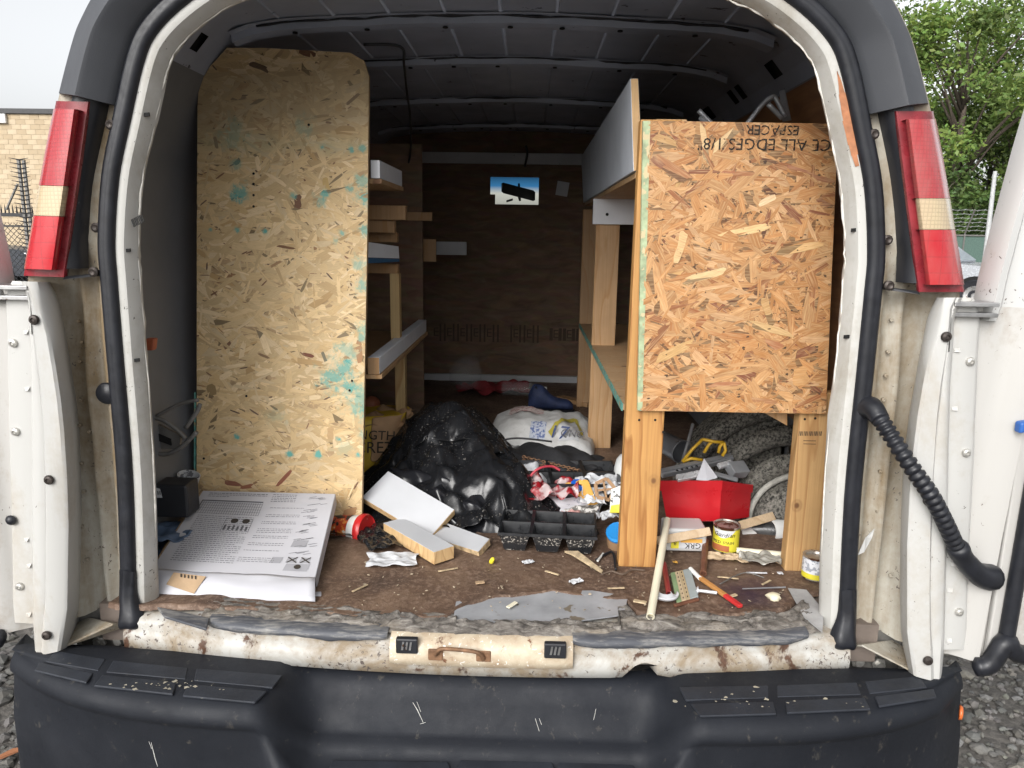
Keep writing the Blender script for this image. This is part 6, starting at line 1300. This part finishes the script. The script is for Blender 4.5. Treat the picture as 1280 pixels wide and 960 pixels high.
# ================================================================ OUTSIDE
gr = NT('gravel_ground'); co = gr.coord(); v = gr.n('TexVoronoi'); v.inputs['Scale'].default_value = 32; gr.l(co, v.inputs['Vector']); g1 = gr.noise(co, .8, 6, .6); g2 = gr.noise(co, 60, 5, .7)
cc = gr.mix(.5, gr.ramp(v.outputs['Color'], [(0,(.05,.048,.045)),(1,(.22,.205,.185))]), gr.ramp(g2, [(.3,(.05,.047,.043)),(.7,(.19,.175,.155))])); cc = gr.mix(gr.ramp(g1, [(.45,0),(.7,.6)]), cc, (.13,.115,.10))
gr.set(Base_Color=cc, Roughness=.85); gr.bump(gr.math('SUBTRACT', g2, v.outputs['Distance']), .8, .012)
b = MB(); N_ = 40; b.add([(-400,-400,0),(400,-400,0),(400,400,0),(-400,400,0)], [(0,1,2,3)]); tag(b.build('ground', gr.m), kind='structure')
# gravel: loose stones where the yard shows beside the van
stone = NT('stone_grey'); oi = stone.n('Attribute'); oi.attribute_name = 'Col'; stone.set(Base_Color=stone.mix(stone.noise(stone.coord(), 60, 4), oi.outputs['Color'], (.10,.095,.09)), Roughness=.8)
Rg = random.Random(17); V, Fc, Cl = [], [], []
for k in range(15000):
    if k < 6000: x, y = Rg.uniform(-2.8,-1.05), Rg.uniform(-.4,2.4)
    else: x, y = Rg.uniform(1.05,3.2), Rg.uniform(-.6,2.6)
    left = x < 0; r = Rg.uniform(.007,.022)*(1.25 if left else .85)*(1 if Rg.random() < .9 else 1.6); base = len(V)
    q = [Vector((Rg.gauss(0,1), Rg.gauss(0,1), Rg.gauss(0,1))).normalized() for _ in range(3)]
    ic = [(0,0,1),(.9,0,.35),(.28,.85,.3),(-.72,.53,.35),(-.72,-.53,.25),(.28,-.85,.35),(.6,.5,-.6),(-.3,.7,-.6),(-.8,-.1,-.6),(-.1,-.8,-.6),(.7,-.4,-.6)]
    a = Rg.random()*6.28; sx, sy, sz = Rg.uniform(.7,1.3), Rg.uniform(.6,1.1), Rg.uniform(.35,.75)
    for (i, j, l) in ic:
        i *= sx*Rg.uniform(.8,1.2); j *= sy*Rg.uniform(.8,1.2); l *= sz*Rg.uniform(.8,1.2); V.append((x+r*(i*math.cos(a)-j*math.sin(a)), y+r*(i*math.sin(a)+j*math.cos(a)), r*.28+r*l))
    for f in ((0,1,2),(0,2,3),(0,3,4),(0,4,5),(0,5,1),(1,6,2),(2,6,7),(2,7,3),(3,7,8),(3,8,4),(4,8,9),(4,9,5),(5,9,10),(5,10,1),(1,10,6)):
        Fc.append(tuple(base+i for i in f))
    g = Rg.uniform(.035,.16) if left else Rg.uniform(.07,.30); c = (g*Rg.uniform(.95,1.1), g, g*Rg.uniform(.82,1)); Cl += [c]*15
me = bpy.data.meshes.new('gravel'); me.from_pydata(V, [], Fc); ca = me.color_attributes.new('Col', 'FLOAT_COLOR', 'CORNER')
ca.data.foreach_set('color', np.repeat(np.concatenate([np.array(Cl), np.ones((len(Cl), 1))], 1), 3, axis=0).ravel().astype(np.float32)); me.materials.append(stone.m)
tag(link('gravel', me), 'loose grey gravel strewn over the yard beside the van', 'gravel', kind='stuff')
# fallen leaf bottom left
c = atz(10,946,.01); tag(MB().add([c+Vector(d) for d in ((-.05,-.03,0),(0,-.02,.01),(.05,.05,.004),(.0,.02,.012))], [(0,1,2,3)]).build('fallen_leaf', plain('leaf_brown', (.30,.12,.05), .7), None, solid=.001), 'orange-brown fallen leaf on the gravel left of the bumper', 'leaf')

# ---------------------------------------------------------------- tan block building behind the left fence
bd = empty('block_building', (-26,31,0), 'tan concrete block building with flat dark coping, far left', 'building')
zt_ = at(30,141,30).z; bxr = -17.0; bxl = -38.0
blk = NT('tan_block'); oi = blk.n('ObjectInfo'); bn = blk.noise(blk.coord(), 3, 6, .65); c1 = blk.ramp(oi.outputs['Random'], [(0,(.40,.31,.20)),(.5,(.47,.375,.25)),(1,(.53,.43,.30))]); blk.set(Base_Color=blk.mix(blk.ramp(bn, [(.4,0),(.7,.5)]), c1, (.33,.27,.19)), Roughness=.85); blk.bump(blk.noise(blk.coord(), 30, 4), .3, .01); blk = blk.m
mort = plain('mortar', (.26,.21,.15), .9, var=.2)
MB().box((bxl,30.03,0),(bxr,46,zt_-.02)).build('wall', mort, bd)
bm_ = MB().box((0,0,0),(.392,.06,.192)); me_b = bpy.data.meshes.new('block'); me_b.from_pydata(bm_.v, [], bm_.f); me_b.materials.append(blk)
x_c = at(20,180,30).x; rest = MB(); cnt = 0
for r in range(int(zt_/.2)):
    z = zt_ - .25 - .2*r
    if z < 0: break
    for k in range(int((bxr-bxl)/.4)-1):
        x = bxl + .4*k + (.2 if r % 2 else 0)
        near = abs(x - x_c) < 2.9 and r < 21
        if near and cnt < 300:
            o = bpy.data.objects.new('block', me_b); COL.objects.link(o); o.parent = bd; o.matrix_parent_inverse = Matrix.Translation(-Vector(bd.location)); o.location = (x, 30.0 - .004*Rg.random(), z); cnt += 1
        else: rest.box((x,30.0,z),(x+.392,30.06,z+.192))
rest.build('block_courses', blk, bd)['kind'] = 'stuff'
MB().box((bxl-.1,29.9,zt_-.05),(bxr+.1,46.1,zt_+.16)).build('coping', plain('dark_coping', (.04,.04,.042), .6), bd, bev=.02)
p = at(4,146,29.9); MB().box((p.x-1.2,29.86,p.z-.25),(p.x+.1,29.98,p.z+.12)).build('vent_hood', plain('vent_white', (.6,.6,.6), .5), bd, bev=.02)

# ---------------------------------------------------------------- left security fence: pickets, mesh, barbed climbing guard
wire_m = plain('fence_wire', (.05,.052,.055), .5, metal=.5); blackst = plain('fence_black', (.012,.012,.014), .5)
fy = 11.0; xl, xr = at(-60,270,fy).x, at(70,270,fy).x; zr = at(15,267,fy).z
lf = empty('steel_fence', ((xl+xr)/2, fy, 0), 'black steel fence with mesh infill and spiked top rail, far left', 'fence')
MB().box((xl,fy-.03,zr-.05),(xr,fy+.03,zr+.01)).build('top_rail', blackst, lf); MB().box((xl,fy-.03,zr-.22),(xr,fy+.03,zr-.19)).build('rail', blackst, lf); MB().box((xl,fy-.03,.1),(xr,fy+.03,.14)).build('rail', blackst, lf)
for k in range(28):
    x = lerp(xl, xr, k/27); MB().lathe([(.012,0),(.012,.07),(0,.16)], (x, fy, zr), (0,0,1), 6).build('spike', blackst, lf)
for x in (xl+.1, (xl+xr)/2-.3, xr-.1): MB().box((x-.04,fy-.04,0),(x+.04,fy+.04,zr+.05)).build('post', blackst, lf)
mesh = MB(); st_ = .10; H = zr-.3
for k in range(int((xr-xl)/st_)+int(H/st_)):
    for sg in (1, -1):
        x0_ = xl + st_*k - (H if sg > 0 else 0); a0 = Vector((x0_, fy+.02*sg, .15)); b0 = Vector((x0_+sg*H, fy+.02*sg, .15+H))
        if sg < 0: a0.x += 0; 
        t0, t1 = 0, 1; dx_ = b0.x-a0.x
        if dx_ > 0: t0, t1 = max(0, (xl-a0.x)/dx_), min(1, (xr-a0.x)/dx_)
        else: t0, t1 = max(0, (xr-a0.x)/dx_), min(1, (xl-a0.x)/dx_)
        if t1 > t0: mesh.tube([a0.lerp(b0, t0), a0.lerp(b0, t1)], .005, 4, False)
mesh.build('wire_mesh', wire_m, lf)['kind'] = 'stuff'
cg = empty('spiked_post', (at(27,300,10.6).x, 10.6, 0), 'tall grey post with rows of barbs standing before the left fence', 'post')
pt, pb = at(23,200,10.6), at(30,345,10.6)
for dx_ in (0,.06): MB().box((pt.x-.02+dx_*1.4,10.58,0),(pt.x+.02+dx_*1.4,10.62,pt.z)).build('upright', ms, cg)
for k in range(26):
    z = pt.z - .07*k
    for sg in (-1, 1): MB().tube([Vector((pt.x+.03,10.58,z)), Vector((pt.x+.03+sg*.16,10.56,z+.03))], [.012,.003], 5).build('barb', blackst, cg)
MB().tube([at(8,262,10.6), at(22,230,10.6)], .02, 6).build('brace', ms, cg)
lc = empty('parked_car', (at(0,330,17).x-1.2, 17, 0), 'dark parked car just visible behind the left fence', 'car')
cx_, cy_ = lc.location.x, 17
def car(root, paintm, dirx, scale=1.0, rack=False):
    """suv shell: lofted body side profile, glass, lamps, wheels; +x is forward"""
    X = Vector(dirx).normalized(); Yv = Vector((-X.y, X.x, 0)); o = Vector(root.location); T_ = lambda x, y, z: o + X*(x*scale) + Yv*(y*scale) + Vector((0,0,z*scale))
    body = [(-2.25,.55),(-2.28,.95),(-2.22,1.12),(2.05,.98),(2.22,.82),(2.25,.50),(2.1,.35),(-2.15,.35)]
    def loft(poly, ws, name, mat):
        rows_ = []
        for w, k in ws: rows_.append([T_(x*k if abs(x) > 1.8 else x, w, z) for x, z in poly] + [T_(poly[0][0]*k if abs(poly[0][0]) > 1.8 else poly[0][0], w, poly[0][1])])
        b_ = MB().grid(rows_)
        for r_ in (rows_[0], rows_[-1]): b_.add(r_[:-1], [tuple(range(len(poly)))])
        return b_.build(name, mat, root, bev=.03*scale, smooth='auto')
    bodyo = loft([(-2.25,.55),(-2.28,.95),(-2.20,1.10),(.75,1.06),(2.0,.98),(2.2,.82),(2.25,.5),(2.1,.34),(-2.15,.34)], [(-.90,.985),(-.93,1),(.93,1),(.90,.985)], 'body', paintm)
    loft([(-2.12,1.09),(-1.92,1.60),(-1.75,1.68),(.05,1.66),(.22,1.60),(.98,1.055)], [(-.70,1),(-.72,1),(.72,1),(.70,1)], 'cabin', paintm)
    glass = plain('car_glass', (.03,.04,.045), .08)
    for sg in (-1, 1):
        for poly in ([(-1.95,1.12),(-1.80,1.56),(-1.1,1.58),(-1.1,1.12)],[(-1.0,1.12),(-1.0,1.58),(-.35,1.58),(-.35,1.10)],[(-.25,1.10),(-.25,1.58),(.10,1.56),(.72,1.10)]): MB().prism([T_(x, sg*.715, z) for x, z in poly], Yv*(sg*.015*scale)).build('side_window', glass, root)
        MB().obox(T_(.62, sg*.98, 1.13), X, Yv, (0,0,1), .12*scale, .2*scale, .15*scale).build('wing_mirror', blackst, root, bev=.02)
        MB().obox(T_(2.14, sg*.68, .82), X, Yv, (0,0,1), .2*scale, .35*scale, .16*scale).build('headlight', plain('headlight_clear', (.7,.7,.7), .1), root, bev=.02)
        MB().prism([T_(x, sg*.933, z) for x, z in ((-1.05,.45),(1.02,.45),(1.02,.50),(-1.05,.50))], Yv*(sg*.012)).build('side_trim', blackst, root)
        for wx in (-1.38, 1.42):
            c_ = T_(wx, sg*.74, .36); MB().lathe([(.43*scale,.0),(.43*scale,.205)], c_, Yv*sg, 24).build('wheel_arch', hole, root)
            w_ = MB().lathe([(.2*scale,0),(.33*scale,0),(.36*scale,.03),(.36*scale,.2),(.33*scale,.225),(.22*scale,.21)], c_, Yv*sg, 28).build('wheel', rubber, root, smooth='auto')
            MB().lathe([(.23*scale,.20),(.21*scale,.225),(.07*scale,.20),(.05*scale,.23),(0,.23)], c_, Yv*sg, 20).build('rim', steel, w_, smooth='auto')
        if rack: MB().tube([T_(-1.6,sg*.62,1.73), T_(-.1,sg*.62,1.73)], .022, 6).build('roof_rail', alu, root, smooth=True)
    MB().prism([T_(.30,-.62,1.56), T_(.30,.62,1.56), T_(.96,.68,1.08), T_(.96,-.68,1.08)], X*.02+Vector((0,0,.03))).build('windscreen', plain('windscreen_sky', (.35,.40,.45), .08), root)
    MB().obox(T_(2.25,0,.78), X, Yv, (0,0,1), .05, 1.0*scale, .18*scale).build('grille', blackst, root); MB().obox(T_(2.22,0,.48), X, Yv, (0,0,1), .16, 1.8*scale, .2*scale).build('bumper', paintm, root, bev=.03)
car(lc, plain('car_dark', (.03,.035,.045), .25), (1,.15,0))
# ---------------------------------------------------------------- right: silver suv, fence, pole, trees
wc = at(1219,369,15.0); hd = Vector((.72,-.69,0)).normalized(); sd_ = Vector((-hd.y, hd.x, 0))
sv = empty('parked_car', Vector((wc.x, wc.y, 0)) - hd*1.42 + sd_*.85, 'silver parked car with roof rails beyond the right tail light', 'car')
sv.location.z = 0; car(sv, plain('car_silver', (.42,.44,.47), .25, metal=.35, var=.04), hd, 1.0, True)
Yg = 30.0; gx0, gx1 = at(1100,290,Yg).x, at(1420,290,Yg).x; zf_ = at(1215,292,Yg).z
rf = empty('barbed_fence', ((gx0+gx1)/2, Yg, 0), 'green mesh fence topped with strands of barbed wire before the trees', 'fence')
MB().box((gx0,Yg,0),(gx1,Yg+.03,zf_-.12)).build('mesh_panel', plain('green_mesh', (.07,.12,.10), .7, var=.35, vscale=25), rf)
MB().tube([Vector((gx0,Yg-.03,zf_-.08)), Vector((gx1,Yg-.03,zf_-.08))], .035, 6).build('top_rail', ms, rf)
for k in range(7):
    x = lerp(gx0, gx1, k/6); MB().tube([Vector((x,Yg-.03,0)), Vector((x,Yg-.03,zf_)), Vector((x,Yg-.5,zf_+.95))], .035, 6).build('post', ms, rf)
for k in range(6):
    z = zf_ + .12 + .16*k; pts_ = [Vector((lerp(gx0, gx1, j/40), Yg-.03-.08*k, z + .02*math.sin(j*2.2))) for j in range(41)]; w_ = MB().tube(pts_, .009, 4, False)
    for j in range(41): w_.obox(pts_[j], (1,0,1), (0,1,0), (-1,0,1), .10, .012, .012)
    w_.build('barbed_wire', plain('galv_wire', (.36,.37,.37), .5, metal=.4), rf)
p0, p1 = at(1234,300,24), at(1244,214,24); ptop = p1; pbm = p0 + (p0-p1)*((p0.z)/(p1.z-p0.z))
tag(MB().tube([pbm, ptop], [.09,.06], 10).build('utility_pole', plain('pole_grey', (.40,.41,.41), .6), None, smooth='auto'), 'slim grey leaning pole in front of the trees', 'pole')
leafm = NT('leaf_green'); oi = leafm.n('Attribute'); oi.attribute_name = 'Col'; leafm.set(Base_Color=oi.outputs['Color'], Roughness=.55, Subsurface_Weight=0); 
tl = leafm.n('BsdfTranslucent'); leafm.l(oi.outputs['Color'], tl.inputs[0]); mxs = leafm.n('MixShader'); mxs.inputs[0].default_value = .35; leafm.l(leafm.b.outputs[0], mxs.inputs[1]); leafm.l(tl.outputs[0], mxs.inputs[2]); leafm.l(mxs.outputs[0], leafm.t.nodes['Material Output'].inputs[0]); leafm = leafm.m
bark = plain('bark', (.09,.07,.055), .9, var=.3, vscale=8, bump=.6)
def tree(base, H, Rw, label, seed, n=9000, hue=(.085,.13,.03), zlow=.18):
    R = random.Random(seed); base = Vector(base); t_ = empty('broadleaf_tree', base, label, 'tree', 'trees behind the right fence')
    tr_ = MB(); lean = Vector((R.uniform(-.05,.05), R.uniform(-.05,.05), 1)); tr_.tube([base + lean*(H*.9*k/6) + Vector((.12*R.uniform(-1,1), .12*R.uniform(-1,1), 0)) for k in range(7)], [.34*(1-k/6.5)*H/13 for k in range(7)], 8)
    clumps = []
    for k in range(34):
        z = R.uniform(zlow, 1.0); w = Rw*(.35 + .85*math.sin(math.pi*min(1, (z-zlow*.6)/(1.12-zlow*.6)))**.8); a = R.random()*6.28; rr = w*R.uniform(.35,1)
        c = base + Vector((rr*math.cos(a), rr*math.sin(a), z*H)); clumps.append((c, R.uniform(.55,1.25)*Rw/3.0, R.uniform(.65,1.2)))
        s0 = base + lean*(H*max(.12, z-.28)); mid = s0.lerp(c, .5) + Vector((0,0,.25)); tr_.tube([s0, mid, c], [.09*H/13,.055*H/13,.015], 5)
    tr_.build('trunk', bark, t_, smooth=True)
    V, Fc, Cl = [], [], []
    for k in range(n):
        c, r, sh = clumps[k % len(clumps)]; d = Vector((R.gauss(0,1), R.gauss(0,1), R.gauss(0,.75))).normalized()*r*(R.random()**.42)*R.choice((1,1,1,1.25)); p = c + d
        u = Vector((R.gauss(0,1), R.gauss(0,1), R.gauss(0,.7))).normalized(); w = u.cross(Vector((R.gauss(0,1), R.gauss(0,1), R.gauss(0,1)))).normalized(); L_ = R.choice((.06,.09,.12,.18))*R.uniform(.8,1.2)
        b0 = len(V); V += [p-u*L_, p-u*L_*.2+w*L_*.5, p+u*L_, p+u*L_*.1-w*L_*.5]; Fc.append((b0, b0+1, b0+2, b0+3)); q = sh*R.uniform(.7,1.3); Cl.append((hue[0]*q*R.uniform(.85,1.2), hue[1]*q, hue[2]*q))
    me = bpy.data.meshes.new('crown'); me.from_pydata([tuple(v) for v in V], [], Fc); ca = me.color_attributes.new('Col', 'FLOAT_COLOR', 'CORNER')
    ca.data.foreach_set('color', np.repeat(np.concatenate([np.array(Cl), np.ones((n, 1))], 1), 4, axis=0).ravel().astype(np.float32)); me.materials.append(leafm); link('crown', me, t_)
for px, Y, H, Rw, sd2, hue, n, lab in ((1192,38,13.4,4.2,1,(0.170,0.255,0.060),15000,'tall light-green tree rising beside the right tail light'),(1262,41,13.9,4.4,2,(0.162,0.238,0.060),15000,'tall tree partly behind the right door window frame'),(1135,46,10.5,3.8,3,(0.128,0.196,0.054),9000,'lower darker tree just right of the pillar trim'),(1225,46,9.5,4.5,4,(0.076,0.128,0.037),10000,'dark tree filling the gap above the barbed wire'),(1320,37,12.5,4.2,5,(0.136,0.204,0.051),8000,'tree beyond the right edge behind the open door'),(1168,36,4.6,2.6,6,(0.085,0.145,0.037),6000,'dark low tree just above the barbed wire by the tail light'),(1250,37,4.8,2.8,7,(0.085,0.136,0.034),6000,'dark low tree behind the leaning pole')):
    p = at(px, 300, Y); tree((p.x, Y, 0), H, Rw, lab, sd2, int(n*1.3), hue, .10 if H < 6 else .2)
